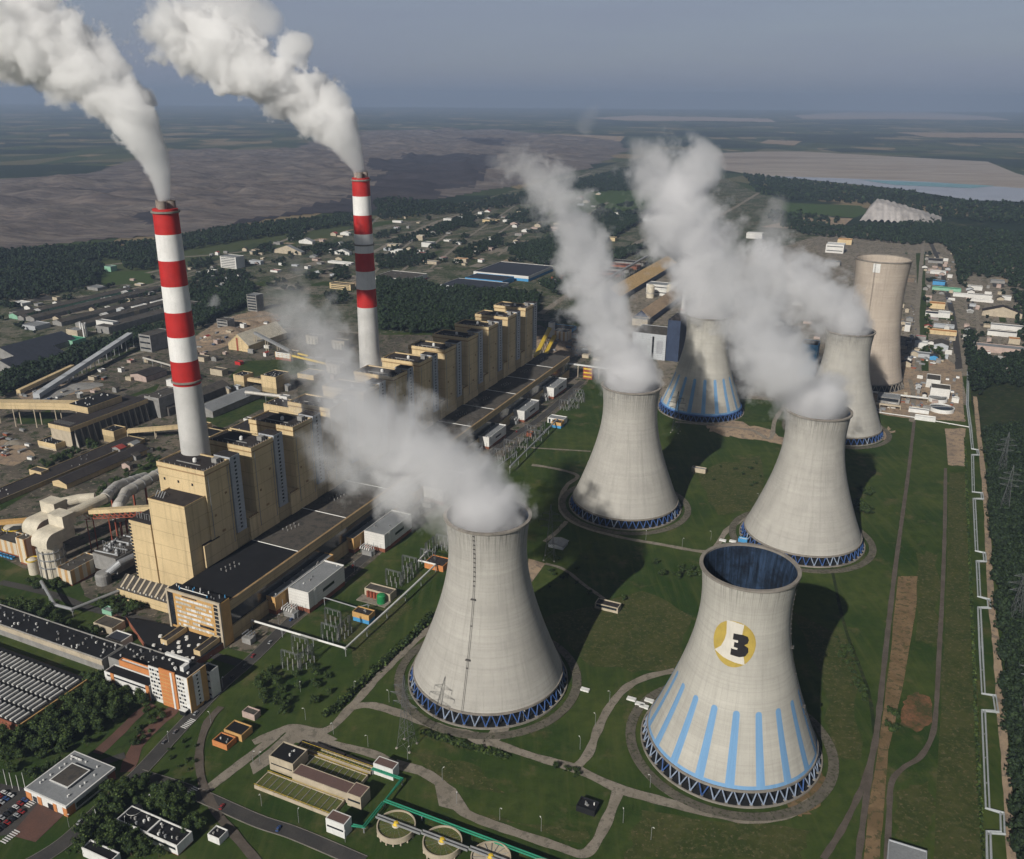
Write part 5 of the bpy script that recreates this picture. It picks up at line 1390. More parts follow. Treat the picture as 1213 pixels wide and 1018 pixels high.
# ---- water works at the bottom
root = empty('filter_basin', (*X(309, -303), 0), PLANT, 'long open filter basin of green cells nearest the road', 'filter basin')
M_ALGAE = patch_material('algae_water', [(.095, .115, .035), (.12, .11, .035), (.05, .08, .03)], .3, fine=1.5, rough=.5)
def basin(root, x0, x1, y0, y1, n, h=2.4, yel=True):
    b = MB(); t = .5
    b.box(x0, x1, y0, y0 + t, 0, h, M_BUFF); b.box(x0, x1, y1 - t, y1, 0, h, M_BUFF); b.box(x0, x0 + t, y0 + t, y1 - t, 0, h, M_BUFF); b.box(x1 - t, x1, y0 + t, y1 - t, 0, h, M_BUFF); P('basin_wall', b, root)
    b = MB(); b.box(x0 + t, x1 - t, y0 + t, y1 - t, .1, h - .5, M_ALGAE); P('water', b, root)
    for k in range(1, n):
        x = x0 + (x1 - x0) * k / n; b = MB(); b.box(x - .15, x + .15, y0 + t, y1 - t, h - .5, h - .1, M_GREYR); P('cell_wall', b, root)
    if yel:
        for yy in (y0 + .2, y1 - .3):
            b = MB(); b.tube([(x0, yy, h + 1), (x1, yy, h + 1)], .1, M_YELP, 4)
            for k in range(int((x1 - x0) / 3)): b.tube([(x0 + k * 3, yy, h), (x0 + k * 3, yy, h + 1)], .08, M_YELP, 4)
            P('railing', b, root)
basin(root, 0, 54, 0, 12.5, 12)
root = empty('filter_basin', (*X(333, -290), 0), PLANT, 'open filter basin of dark green cells behind the brown-roofed hall', 'filter basin')
basin(root, 0, 42, 0, 11, 10)
root = empty('channel', (*X(346.5, -300), 0), PLANT, 'long covered channel with grey lids and yellow railings behind the filter basins', 'channel')
basin(root, 0, 52, 0, 4, 16)
b = MB(); b.box(6, 30, 4.2, 6.6, 0, 3.2, M_ROOFD); b.box(31, 50, 4.2, 6.4, 0, 2.8, M_ROOFD); P('cover', b, root)
shed('filter_hall', 'long brown-roofed hall between the open filter basins', 322.3, 331, -286, -247, 6.8, M_BUFF, simple('brown_sheet_roof', (.12, .075, .066), .8, var=.1), parapet=.1)
shed('filter_hall', 'raised brown-roofed end of the long hall between the basins', 321, 330.5, -246.8, -237.5, 8.8, M_BUFF, MATS['brown_sheet_roof'], parapet=.1, win=('s', 8, 1.4))
shed('blower_house', 'black-roofed house at the left end of the water works', 325.5, 339.5, -305, -287.5, 10, M_BUFF, M_ROOFB, vents=3, win=('s', 8, .8))
shed('pump_station', 'small white brown-roofed pump house at the near corner of the basins', 300, 307, -246, -234, 9.5, M_WHITE, MATS['brown_sheet_roof'], parapet=.1, win=('s', 9, 1.2))
shed('pump_station', 'small brown-roofed pump house where the green pipes start', 348.3, 355, -247, -233.5, 8, M_WHITE, MATS['brown_sheet_roof'], parapet=.1)
pipe_run('green_pipeline', 'twin green pipes stepping round the water works and past the round tanks', [(*X(347.8, -247.3), 4.5), (*X(347.6, -227), 4.5), (*X(329, -226.8), 4.5), (*X(328.6, -60), 4.5)], .55, M_TEAL, rails=2)
pipe_run('green_pipeline', 'twin green pipes branching towards the white pump house', [(*X(327.6, -227), 4.2), (*X(307.9, -227), 4.2), (*X(306.3, -233.8), 4.2)], .5, M_TEAL, rails=2)
for k, (u, v, lb, wm) in enumerate(((316.2, -211.5, 'round clarifier with green water nearest the pump house', M_ALGAE), (317, -183.3, 'middle round clarifier with green water between two others', M_ALGAE), (318.2, -155.2, 'round clarifier with pale empty floor and web of struts', M_BUFF), (318.6, -127, 'round clarifier cut by the bottom edge, farthest along the row', M_ALGAE))):
    root = empty('clarifier', (*X(u, v), 0), PLANT, lb, 'clarifier')
    b = MB(); b.lathe([(10.6, 1.6), (10.6, 5.2), (10.0, 5.2), (10.0, 3.6)], M_BUFF, 48, cap=False); P('tank_wall', b, root)
    b = MB(); b.lathe([(9.9, 3.0), (9.9, 4.3), (3, 4.4), (.1, 4.4)], wm, 48, cap=False); P('water', b, root)
    for j in range(16):
        a_ = j * math.pi / 8; b = MB(); b.box(10.2 * math.cos(a_) - .4, 10.2 * math.cos(a_) + .4, 10.2 * math.sin(a_) - .4, 10.2 * math.sin(a_) + .4, 0, 1.6, M_BUFF); P('leg', b, root)
        b = MB(); b.tube([(1.8 * math.cos(a_), 1.8 * math.sin(a_), 4.6), (9.9 * math.cos(a_), 9.9 * math.sin(a_), 4.6)], .05 if wm is M_ALGAE else .22, M_GREYR, 4); P('spoke', b, root)
    b = MB(); b.lathe([(1.9, 4.4), (1.9, 5.4), (1.2, 6.6), (.2, 6.9)], M_YELP, 16); P('centre_drum', b, root)
    b = MB(); b.lathe([(2.3, 4.4), (2.3, 5.5), (2.1, 5.5)], M_CREAM, 20, cap=False); P('centre_ring', b, root)
    b = MB(); b.box(-12.5, 15.5, -1.1, -.9, 5.2, 6.6, M_STEELG); b.box(-12.5, 15.5, .9, 1.1, 5.2, 6.6, M_STEELG); b.box(-12.5, 15.5, -.9, .9, 5.1, 5.3, M_GREYR); P('walkway', b, root)
# odd huts on the tower field
shed('hut', 'white-walled hut with grey roof and dark garage door amid the middle lawn', 576.7, 585, -190, -171, 5, M_BUFF, M_ROOFD, win=('s', 5, 2))
shed('hut', 'cream hut with pale terrace on the lawn right of the middle tower shadow', 880, 886, -188, -173, 5, M_BUFF, M_ROOFL)
gable('tin_hut', 'pale blue tin-roofed shelter in the tower shade beside the pylon', 655, 668, -262, -248, 3, 4.5, M_SILVER, M_ROOFL)
shed('hut', 'tiny blue and white hut beside the track fork near the steaming tower', 738, 742, -110, -102, 4, M_SKYB, M_WHITE)
shed('black_hut', 'small dark hut with white roof dots on the bottom lawn', 372, 380, -128, -117, 4, M_DARK, M_ROOFB, vents=6)
r = shed('silver_hall', 'silver-roofed shed at the bottom edge beside the brown strip', 404, 421, 33, 52, 3.8, M_SILVER, M_ROOFL)
b = MB(); b.box(-1.5, 2, -8.8, -8.52, 0, 3, M_BRICK); P('door', b, r)
for k, q in enumerate(((748, 829), (758, 835), (763, 838), (769, 831), (693, 818), (856, 641), (868, 642), (873, 646))):
    u, v = GU(*q); shed('cover_slab', ['white cover slab beside the yellow-emblem tower path', 'white cover slab beside the yellow-emblem tower path', 'white cover slab beside the yellow-emblem tower path', 'white cover slab beside the yellow-emblem tower path', 'lone white slab on the lawn right of the ladder tower', 'white slab by the track fork near the steaming tower', 'white slab by the track fork near the steaming tower', 'white slab by the track fork near the steaming tower'][k], u - 1.6, u + 1.6, v - 3, v + 3, 1.2, M_WHITE, M_WHITE, group='white slabs on the grass' if k != 4 else None, parapet=.05, cat='slab')
# building site by the tallest tower
for k, (u, v, rr, lb) in enumerate(((1221, 57, 15, 'white-walled round basin with dark water at the building site'), (1262, 52, 12, 'dark round basin behind the white-walled one'))):
    root = empty('round_basin', (*X(u, v), 0), 0, lb, 'basin')
    b = MB(); b.lathe([(rr, 0), (rr, 5), (rr - .8, 5), (rr - .8, 3)], M_WHITE, 36, cap=False); P('basin_wall', b, root)
    b = MB(); b.lathe([(rr - .9, 2), (rr - .9, 3.6), (.2, 3.7)], M_WATERP, 36, cap=False); P('water', b, root)
    b = MB(); b.box(-rr, rr, -.6, .6, 5, 5.8, M_STEELG); P('walkway', b, root)
shed('site_hall', 'cream-walled hall with grey roof behind the round basins', 1278, 1302, 42, 66, 13, M_WHITECL, M_ROOFG)
shed('site_hall', 'cream hall with grey roof farther along the site road', 1322, 1352, 36, 54, 12, M_WHITECL, M_ROOFG)
shed('site_hall', 'silver canopy with dark bays at the foot of the tallest tower', 1218, 1240, -22, 6, 9, M_GREYR, M_ROOFL, win=('s', 9, 4))
shed('site_hall', 'long white trailer at the lower fence of the building site', 1168, 1176, 26, 50, 5, M_WHITE, M_WHITE)
shed('site_hall', 'low white wall hall beside the site pipe rack', 1196, 1204, 18, 42, 5, M_WHITE, M_ROOFL)
elevated('white pipe rack across the building site left of the basins', (1246, -30, 5), (1250, 40, 5), 3, 1.5, M_WHITE)
elevated('pale pipe rack along the near side of the building site', (1196, -80, 4), (1200, 8, 4), 3, 2, M_BUFF, step=12)
# ------------------------------------------------------------------ the town and works beyond
CNT = ['first', 'second', 'third', 'fourth', 'fifth', 'sixth', 'seventh', 'eighth', 'ninth', 'tenth', 'eleventh', 'twelfth', 'thirteenth', 'fourteenth', 'fifteenth', 'sixteenth', 'seventeenth', 'eighteenth', 'nineteenth', 'twentieth', 'twenty-first', 'twenty-second', 'twenty-third', 'twenty-fourth', 'twenty-fifth', 'twenty-sixth', 'twenty-seventh', 'twenty-eighth'] + ['twenty-ninth', 'thirtieth', 'thirty-first', 'thirty-second', 'thirty-third', 'thirty-fourth', 'thirty-fifth']
WM = {'white': M_WHITECL, 'cream': M_BUFF, 'grey': M_GREYR, 'pinkish': M_PINK, 'ochre': M_OCHRE, 'mint': M_MINT, 'silver': M_SILVER, 'brick': M_BRICK, 'blue': M_SKYB}
RM = {'grey': M_ROOFG, 'dark': M_ROOFD, 'light': M_ROOFL, 'white': M_WHITE, 'red': simple('red_tin_roof', (.30, .05, .04), .7), 'green': simple('green_tin_roof', (.03, .22, .12), .6), 'orange': simple('orange_roof', (.45, .20, .07), .7), 'navy': MATS['navy_roof']}
def at(px, py, L, W, h, wall, roof, label, name='building', pitched=False, win=None, along='u', group=None, cat='building'):
    u, v = GU(px, py)
    if pitched: return gable(name, label, u, u + L, v - W / 2, v + W / 2, h, h + W * .16, WM[wall], RM[roof], group, along, cat)
    return shed(name, label, u, u + L, v - W / 2, v + W / 2, h, WM[wall], RM[roof], group, win=win, cat=cat)
# named buildings: photo place of the near wall's foot, length away, width across, height
T = [
 (271, 318, 30, 62, 27, 'white', 'light', 'white slab hotel of eight window rows among the town trees', ('s', 3.4, 1.4)),
 (248, 324, 14, 30, 7, 'white', 'white', 'low white wing in front of the white slab hotel', None),
 (302, 313, 12, 46, 8, 'silver', 'light', 'low silver wing right of the white slab hotel', None),
 (122, 395, 220, 30, 12, 'grey', 'grey', 'long grey workshop with white arched end left of the nearer chimney', None),
 (125, 391, 12, 40, 15, 'white', 'light', 'white arched front of the long grey workshop', None),
 (86, 400, 20, 26, 13, 'cream', 'light', 'cream boiler shed with white stacks', None),
 (70, 408, 26, 64, 9, 'mint', 'green', 'low house with broad bright green roof in front of trees', None),
 (128, 322, 18, 26, 12, 'mint', 'light', 'pale mint block beside the green field', None),
 (109, 344, 26, 44, 6, 'grey', 'light', 'flat pale yard building below the dark wood', None),
 (128, 357, 16, 30, 6, 'white', 'mint' if False else 'green', 'small house with green and white roof in the left suburb', None),
 (161, 367, 30, 66, 5, 'white', 'white', 'row of white garages left of the nearer chimney', None),
 (187, 362, 30, 40, 5, 'white', 'white', 'second row of white garages touching the nearer chimney outline', None),
 (34, 391, 30, 34, 8, 'silver', 'light', 'pale blue-grey shed at the left among yards', None),
 (20, 362, 20, 30, 5, 'white', 'white', 'white low house at the far left below the wood', None),
 (283, 345, 20, 22, 7, 'white', 'white', 'bright white house with curved roof by the trees', None),
 (254, 346, 20, 40, 8, 'cream', 'grey', 'cream house with grey roof under the white slab hotel', None),
 (235, 352, 18, 20, 8, 'mint', 'light', 'mint and white house in the trees', None),
 (340, 301, 14, 120, 7, 'cream', 'light', 'long cream barrack row behind the steam top', None),
 (362, 289, 14, 60, 7, 'white', 'light', 'white barrack left of the far chimney', None),
 (408, 279, 12, 40, 6, 'white', 'white', 'bright white barrack touching the far chimney', None),
 (405, 302, 12, 60, 7, 'white', 'light', 'white barrack row left of the far chimney, lower one', None),
 (402, 313, 14, 90, 5, 'white', 'white', 'row of white garages left of the far chimney', None),
 (403, 343, 16, 70, 12, 'ochre', 'grey', 'ochre slab block with window rows left of the far chimney', ('s', 4, 1.6)),
 (470, 329, 24, 90, 8, 'white', 'grey', 'white low hall right of the far chimney', None),
 (505, 293, 26, 40, 12, 'white', 'light', 'white stepped block in the middle of the suburb', None),
 (497, 285, 14, 26, 14, 'cream', 'white', 'cream tower block behind the white stepped block', None),
 (466, 293, 16, 50, 8, 'cream', 'light', 'cream hall right of the far chimney', None),
 (473, 299, 14, 40, 6, 'white', 'white', 'bright white sheds right of the far chimney', None),
 (509, 313, 16, 50, 7, 'cream', 'light', 'cream hall in front of the red-roofed house', None),
 (545, 311, 16, 44, 9, 'cream', 'orange', 'house with orange roof beyond the white hall', None),
 (530, 262, 16, 40, 8, 'white', 'light', 'white hall by the wood edge in the far suburb', None),
 (580, 264, 24, 70, 9, 'ochre', 'grey', 'ochre shed far out beside the pipeline road', None),
 (470, 264, 12, 44, 6, 'white', 'light', 'white shed right of the far chimney by the field', None),
 (712, 285, 20, 110, 10, 'ochre', 'grey', 'ochre-fronted hall seen between the two tower plumes', None),
 (760, 262, 16, 90, 7, 'silver', 'light', 'pale shed row seen between the two tower plumes', None),
 (730, 255, 14, 40, 8, 'white', 'light', 'small white sheds beyond the ochre-fronted hall', None),
 (660, 395, 40, 40, 6, 'blue', 'grey', 'low blue-fronted hall beyond the last turbine hall', None),
 (893, 283, 24, 60, 16, 'white', 'white', 'white hall just right of the far steam', None),
 (988, 300, 44, 60, 22, 'white', 'white', 'big white building with ochre drums left of the tallest tower', ('s', 8, 2)),
 (985, 315, 26, 50, 10, 'grey', 'light', 'low grey annex in front of the big white building', None),
 (1000, 290, 30, 50, 14, 'ochre', 'orange', 'ochre-roofed sheds behind the big white building', None),
 (1103, 325, 20, 60, 6, 'white', 'white', 'white shed at the top of the east yards', None),
 (1100, 312, 44, 60, 6, 'grey', 'dark', 'dark-roofed shed at the top of the east yards', None),
 (1108, 345, 16, 100, 6, 'mint', 'green', 'long shed with bright green front in the east yards', None),
 (1106, 338, 20, 44, 8, 'blue', 'dark', 'dark-roofed shed behind the long green-fronted one', None),
 (1100, 322, 14, 50, 5, 'pinkish', 'light', 'pinkish shed row in the east yards', None),
 (1131, 352, 14, 50, 6, 'white', 'white', 'white gate building at the end of the east street', None),
 (1103, 366, 22, 50, 10, 'ochre', 'orange', 'orange-roofed store with three humps', None),
 (1099, 376, 22, 52, 7, 'white', 'navy', 'dark-roofed hall in front of the orange-roofed store', None),
 (1113, 377, 24, 36, 9, 'white', 'white', 'white cube hall beside the dark-roofed hall', None),
 (1104, 397, 16, 84, 7, 'ochre', 'orange', 'tan-roofed hall along the east street', None),
 (1110, 389, 10, 60, 6, 'silver', 'light', 'thin silver shed behind the tan-roofed hall', None),
 (1086, 404, 10, 30, 8, 'grey', 'red', 'bright red-roofed shed near the tallest tower', None),
 (1086, 413, 18, 34, 9, 'white', 'white', 'white shed in front of the bright red-roofed one', None),
 (1086, 424, 16, 44, 6, 'silver', 'light', 'silver containers stack by the site road', None),
 (1109, 416, 30, 38, 10, 'silver', 'grey', 'grey pitched hall beside the east street trees', None),
 (1103, 427, 12, 20, 6, 'blue', 'navy', 'blue shed below the grey pitched hall', None),
 (1072, 393, 20, 16, 12, 'white', 'light', 'narrow white silo house beside the tallest tower', None),
 (1148, 344, 12, 50, 9, 'white', 'navy', 'white and navy striped hall, rear one', None),
 (1150, 354, 12, 80, 8, 'white', 'navy', 'white and navy striped hall, middle one', None),
 (1150, 358, 10, 84, 5, 'white', 'white', 'white strip in front of the striped halls', None),
 (1188, 356, 14, 30, 8, 'white', 'light', 'small white hall at the wood edge', None),
 (1175, 336, 20, 50, 6, 'grey', 'light', 'grey yard sheds by the wood', None),
 (1171, 376, 20, 118, 9, 'cream', 'dark', 'long cream hall with dark pitched roof, upper right', None),
 (1182, 392, 16, 110, 8, 'white', 'light', 'long pale hall below the cream one', None),
 (1176, 399, 14, 80, 8, 'white', 'dark', 'white-fronted hall with dark roof', None),
 (1172, 420, 22, 160, 10, 'pinkish', 'light', 'longest pinkish ribbed hall at the right edge', None),
 (1197, 408, 16, 30, 9, 'cream', 'orange', 'cream block at the end of the longest ribbed hall', None),
 (1182, 441, 10, 50, 5, 'pinkish', 'white', 'pinkish low shed by the wood track', None),
]
for row in T:
    px, py, L, W, h, wl, rf_, lb, wn = row
    if px > 1060: px += W * .13; W *= .56
    elif px < 1060 and py < 360: W *= .75
    pit = 'pitched' in lb or 'barrack' in lb
    if 'barrack' in lb: pit = True
    at(px, py, L, W, h, wl, rf_, lb, 'building', pit, wn)
# three rows of arched workshops at the left
for k, (px, py, L) in enumerate(((16, 378, 260), (36, 381, 300), (68, 386, 260), (95, 388, 220))):
    at(px, py, L, 22, 7, 'mint' if k == 0 else 'grey', 'grey', f'long dark arched repair shed, {CNT[k]} of four parallel ones at the left', 'repair_shed', True)
    r = [o for o in COL.objects if o.name.startswith('repair_shed')][-1]
at(2, 425, 110, 60, 8, 'grey', 'navy', 'broad navy-roofed hall at the left edge, rear', 'repair_shed', True)
at(2, 440, 90, 60, 7, 'grey', 'navy', 'broad navy-roofed hall at the left edge, front', 'repair_shed', True)
for k, (px, py, hh) in enumerate(((97, 398, 24), (100, 400, 24), (103, 399, 24))):
    u, v = GU(px, py); root = empty('stack', (*X(u, v), 0), 0, 'slim white stack beside the cream boiler shed', 'chimney', 'slim white stacks in a row')
    b = MB(); b.lathe([(1.5, 0), (1.3, hh), (1.0, hh)], M_CWHITE, 12); P('shaft', b, root)
    b = MB(); b.lathe([(1.6, hh - 1), (1.9, hh - 1), (1.9, hh - .5), (1.6, hh - .5)], M_STEELG, 12, cap=False); P('platform_ring', b, root)
# scattered houses of the suburbs
zones = [
 ('left suburb', [(2, 364), (120, 346), (150, 330), (185, 336), (186, 372), (60, 384), (2, 384)], 26, 8, 18),
 ('suburb behind the nearer chimney', [(205, 312), (262, 300), (330, 288), (300, 332), (300, 350), (215, 352)], 26, 7, 16),
 ('suburb left of the far chimney', [(300, 300), (330, 284), (412, 268), (412, 330), (330, 330)], 20, 9, 22),
 ('suburb right of the far chimney', [(447, 262), (560, 245), (640, 268), (600, 312), (520, 322), (450, 300)], 35, 9, 22),
 ('yards along the pipeline road', [(600, 250), (680, 222), (720, 214), (715, 240), (650, 290), (610, 300)], 26, 12, 28),
 ('yards in front of the tallest tower', [(1060, 360), (1080, 350), (1090, 430), (1072, 436)], 12, 6, 14),
 ('yards of the east street', [(1092, 300), (1124, 300), (1132, 430), (1098, 432)], 34, 6, 13),
 ('yards at the right edge', [(1142, 340), (1190, 330), (1205, 425), (1145, 430)], 26, 6, 14),
 ('works ground behind the boiler houses', [(110, 556), (240, 470), (330, 452), (420, 446), (430, 470), (300, 500), (200, 530), (150, 560)], 16, 5, 13),
 ('building site', [(1075, 440), (1135, 446), (1136, 490), (1050, 486)], 14, 4, 10),
 ('yard below the silver conveyor', [(60, 465), (150, 425), (180, 430), (170, 470), (110, 490)], 12, 5, 12),
 ('yard beyond the ochre cubes', [(225, 400), (300, 385), (330, 395), (330, 420), (240, 440)], 14, 5, 12),
 ('yard beyond the turbine halls', [(650, 400), (690, 400), (770, 440), (780, 465), (700, 430)], 12, 6, 14),
 ('yards behind the striped tower', [(880, 380), (960, 330), (1000, 330), (980, 450), (890, 450)], 12, 8, 20),
]
def in_poly(x, y, ps):
    c = False; j = len(ps) - 1
    for i in range(len(ps)):
        if (ps[i][1] > y) != (ps[j][1] > y) and x < (ps[j][0] - ps[i][0]) * (y - ps[i][1]) / (ps[j][1] - ps[i][1]) + ps[i][0]: c = not c
        j = i
    return c
rnd = random.Random(21)
for zn, poly, n, smin, smax in zones:
    xs = [p[0] for p in poly]; ys = [p[1] for p in poly]; got = []; tries = 0
    while len(got) < n and tries < 900:
        tries += 1
        x, y = rnd.uniform(min(xs), max(xs)), rnd.uniform(min(ys), max(ys))
        if not in_poly(x, y, poly): continue
        u, v = GU(x, y)
        if any(abs(u - a) < smax * 1.3 and abs(v - c) < smax * 1.3 for a, c in got): continue
        got.append((u, v))
    got.sort()
    seen = {}
    for u, v in got:
        wl = rnd.choice(['white', 'cream', 'grey', 'pinkish', 'white', 'silver', 'grey', 'cream']); rf_ = rnd.choice(['grey', 'dark', 'light', 'white', 'grey', 'dark', 'red', 'light'])
        W = rnd.uniform(smin, smax); L = rnd.uniform(smin, smax) * .7; h = rnd.uniform(3.5, 7.5)
        key = (wl, rf_); seen[key] = seen.get(key, 0) + 1
        lb = f'{"small" if W < (smin + smax) / 2 else "broad"} {wl} house with {rf_} roof, {CNT[got.index((u, v))]} counted from the near side of the {zn}'
        if len(lb.split()) > 16: lb = f'{wl} house with {rf_} roof, {CNT[got.index((u, v))]} nearest in the {zn}'
        if len(lb.split()) > 16: lb = f'{wl} house, {CNT[got.index((u, v))]} nearest in the {zn}'
        if rnd.random() < .4: gable('house', lb, u, u + L, v - W / 2, v + W / 2, h, h + W * .2, WM[wl], RM[rf_])
        else: shed('house', lb, u, u + L, v - W / 2, v + W / 2, h, WM[wl], RM[rf_])

# ------------------------------------------------------------------ open-cast mine, ash lagoon, spoil heap
M_MINE = None
def mine_material(name, coal):
    m, nt, out = nodes_of(name); N = NT(nt); p = N.pos()
    a = N.noise(N.mapping(p, (.22, 1.5, 1), (0, 0, .35)), .0034, 11, .70); b_ = N.noise(p, .012, 6, .65)
    if coal:
        c = N.ramp(a, [(.3, (.028, .026, .032)), (.55, (.045, .040, .048)), (.7, (.075, .065, .066))])
    else:
        c = N.ramp(a, [(.3, (.04, .037, .042)), (.4, (.09, .076, .076)), (.46, (.17, .142, .125)), (.5, (.075, .065, .068)), (.55, (.185, .158, .14)), (.6, (.10, .088, .088)), (.68, (.23, .20, .17))])
    c = N.mix(N.maprange(b_, .45, .7, 0, .55), c, (.06, .05, .048) if not coal else (.02, .018, .022))
    N.bsdf(out, c, .95, 0, bump=b_, bstr=.9, bdist=9, spec=.1)
    return m
def terrain(name, poly_px, step, hmax, mats, inner=None, edge=300., seed=0., label=None, scale=.0016, terr=None):
    poly = [G(*p) for p in poly_px]; inn = [[G(*p) for p in q] for q in (inner or [])]
    xs = [p[0] for p in poly]; ys = [p[1] for p in poly]
    X0, X1, Y0, Y1 = min(xs), max(xs), min(ys), max(ys)
    nx = int((X1 - X0) / step) + 2; ny = int((Y1 - Y0) / step) + 2
    def edist(x, y):
        d = 1e9
        for i in range(len(poly)):
            a, b_ = poly[i], poly[(i + 1) % len(poly)]
            dx, dy = b_[0] - a[0], b_[1] - a[1]; t = max(0, min(1, ((x - a[0]) * dx + (y - a[1]) * dy) / (dx * dx + dy * dy)))
            d = min(d, math.hypot(x - a[0] - dx * t, y - a[1] - dy * t))
        return d
    idx = {}; V = []; F = []; mi = []
    for j in range(ny):
        for i in range(nx):
            x, y = X0 + i * step, Y0 + j * step
            jx, jy = mnoise.noise((x * .004, y * .004, seed)) * step * 2, mnoise.noise((x * .004, y * .004, seed + 9)) * step * 2
            if not in_poly(x + jx, y + jy, poly): continue
            e = min(1, edist(x, y) / edge)
            h = mnoise.fractal((x * scale, y * scale * 1.3, seed), .6, 2.1, 8)
            h = abs(h) * 1.4
            if terr: h = (math.floor(h * terr) + min(1, (h * terr - math.floor(h * terr)) * 2.5)) / terr
            idx[(i, j)] = len(V); V.append((x, y, .5 + max(0, h) * hmax * e))
    for (i, j), a in idx.items():
        q = [idx.get((i + 1, j)), idx.get((i + 1, j + 1)), idx.get((i, j + 1))]
        if None in q: continue
        F.append((a, q[0], q[1], q[2]))
        x, y = X0 + i * step, Y0 + j * step
        jx, jy = mnoise.fractal((x * .0016, y * .0016, 3.), .8, 2.2, 5) * 150, mnoise.fractal((x * .0016, y * .0016, 7.), .8, 2.2, 5) * 260
        mi.append(1 if any(in_poly(x + jx, y + jy, q_) for q_ in inn) else 0)
    o = bpy.data.objects.new(name, npmesh(name, V, F, mats, mi, smooth=True)); COL.objects.link(o)
    return tag(o, label, kind='structure')
MINE = mine_material('mine_spoil', False); COAL = mine_material('coal_seam', True)
coal_px = [[(180, 292), (335, 250), (400, 242), (440, 220), (420, 200), (480, 186), (570, 186), (590, 196), (550, 222), (470, 240), (440, 253), (330, 272), (230, 288)], [(540, 166), (590, 168), (600, 174), (545, 173)],
           [(120, 266), (190, 252), (200, 262), (150, 274)]]
terrain('open_cast_mine', [(-140, 312), (0, 299), (60, 290), (170, 283), (235, 278), (330, 258), (440, 252), (475, 240), (560, 232), (650, 212), (700, 200), (745, 178), (735, 166), (600, 155), (480, 154), (400, 157), (340, 178), (280, 178), (200, 178), (100, 206), (0, 212), (-140, 225)], 32, 30, [MINE, COAL], coal_px, 350, 2., terr=6)
def pale_material():
    m, nt, out = nodes_of('ash_flat'); N = NT(nt); p = N.pos()
    a = N.noise(N.mapping(p, (.4, 1.5, 1), (0, 0, .1)), .002, 7, .6)
    c = N.ramp(a, [(.3, (.20, .165, .14)), (.5, (.30, .27, .245)), (.6, (.25, .21, .18)), (.7, (.34, .32, .30))])
    N.bsdf(out, c, .95, 0, spec=.1); return m
px_sheet('ash_flat', [(840, 182), (900, 180), (950, 180), (1060, 186), (1170, 192), (1204, 206), (1240, 216), (1240, 226), (1100, 216), (1000, 212), (900, 209), (858, 202)], 2.0, pale_material())
px_sheet('lagoon_water', [(900, 209), (1000, 212), (1100, 216), (1240, 226), (1240, 241), (1150, 238), (1060, 224), (960, 214)], 2.5, simple('lagoon_pale_water', (.33, .34, .38), .25, var=.12, scale=.001, spec=.5))
px_sheet('lagoon_water', [(1020, 214), (1100, 217), (1178, 221), (1150, 224), (1060, 220)], 3.0, simple('lagoon_turquoise', (.13, .30, .33), .3, var=.15, scale=.002, spec=.5))
for nm, q, sc in (('distant_dump', [(700, 140), (760, 137), (910, 141), (920, 145), (860, 144), (740, 143)], 1), ('distant_dump', [(940, 137), (1010, 133), (1090, 133), (1170, 138), (1200, 143), (1060, 141), (950, 141)], 1), ('sand_field', [(530, 160), (620, 158), (740, 162), (735, 168), (640, 166), (560, 165)], 1), ('sand_field', [(910, 166), (950, 168), (940, 173), (900, 170)], 1), ('sand_field', [(1060, 157), (1213, 158), (1213, 164), (1100, 163)], 1), ('sand_field', [(900, 270), (960, 258), (1010, 260), (1000, 268), (930, 272)], 1)):
    px_sheet(nm, wobble(q, .6), 3.0, M_SAND if nm != 'distant_dump' else simple('pink_dump', (.36, .28, .23), .95, var=.1, scale=.001))
# grey-white spoil heap with ribs
hc = Vector((*X(3300, -75), 0))
root = empty('spoil_heap', tuple(hc), PLANT, 'pale grey flat-topped spoil heap with ribbed flanks beyond the tallest tower', 'spoil heap')
def heap():
    V = []; F = []; n = 60; m = 24
    for j in range(m + 1):
        for i in range(n + 1):
            x = -125 + 250 * i / n; y = -70 + 260 * j / m
            ex = min(1, (x + 125) / 38, (125 - x) / 60); ey = min(1, min(y + 70, 190 - y) / 60)
            h = 66 * max(0, min(ex, ey)) * (1.0 - (x + 125) / 250 * .85) + mnoise.noise((x * .05, y * .02, 1)) * 4 + abs(math.sin(x * .16 + y * .03)) * 9 * min(1, ex * 2) * (1 - ey * .5)
            V.append((x, y, max(.3, h)))
    for j in range(m):
        for i in range(n):
            a = j * (n + 1) + i; F.append((a, a + 1, a + n + 2, a + n + 1))
    o = bpy.data.objects.new('heap', npmesh('heap', V, F, [simple('spoil_grey', (.34, .32, .31), .95, var=.35, scale=.03)])); COL.objects.link(o); o.parent = root
heap()
# ------------------------------------------------------------------ trees
def leaf_mat(name, a, b, sc=.25):
    m, nt, out = nodes_of(name); N = NT(nt); p = N.pos()
    rnd_ = N.n('ShaderNodeObjectInfo').outputs['Random']
    f = N.noise(p, sc, 4, .65); f2 = N.noise(p, sc * .35, 3, .5); isl = N.n('ShaderNodeNewGeometry').outputs['Random Per Island']
    c = N.mix(N.maprange(f, .35, .65), a, b)
    c = N.mix(N.maprange(f2, .4, .65, 0, .6), c, tuple(k * .6 for k in a))
    c = N.mix(N.math('MULTIPLY', rnd_, .5), c, tuple(k * 1.6 for k in b))
    c = N.mix(N.maprange(isl, .55, 1., 0, .75), c, tuple(k * 2.1 for k in b)); c = N.mix(N.maprange(isl, .3, 0., 0, .6), c, tuple(k * .35 for k in a))
    N.bsdf(out, c, .75, 0, spec=.2)
    return m
LEAF_A = leaf_mat('leaves_mid', (.020, .036, .009), (.048, .070, .017))
LEAF_B = leaf_mat('leaves_dark', (.008, .018, .006), (.020, .035, .011))
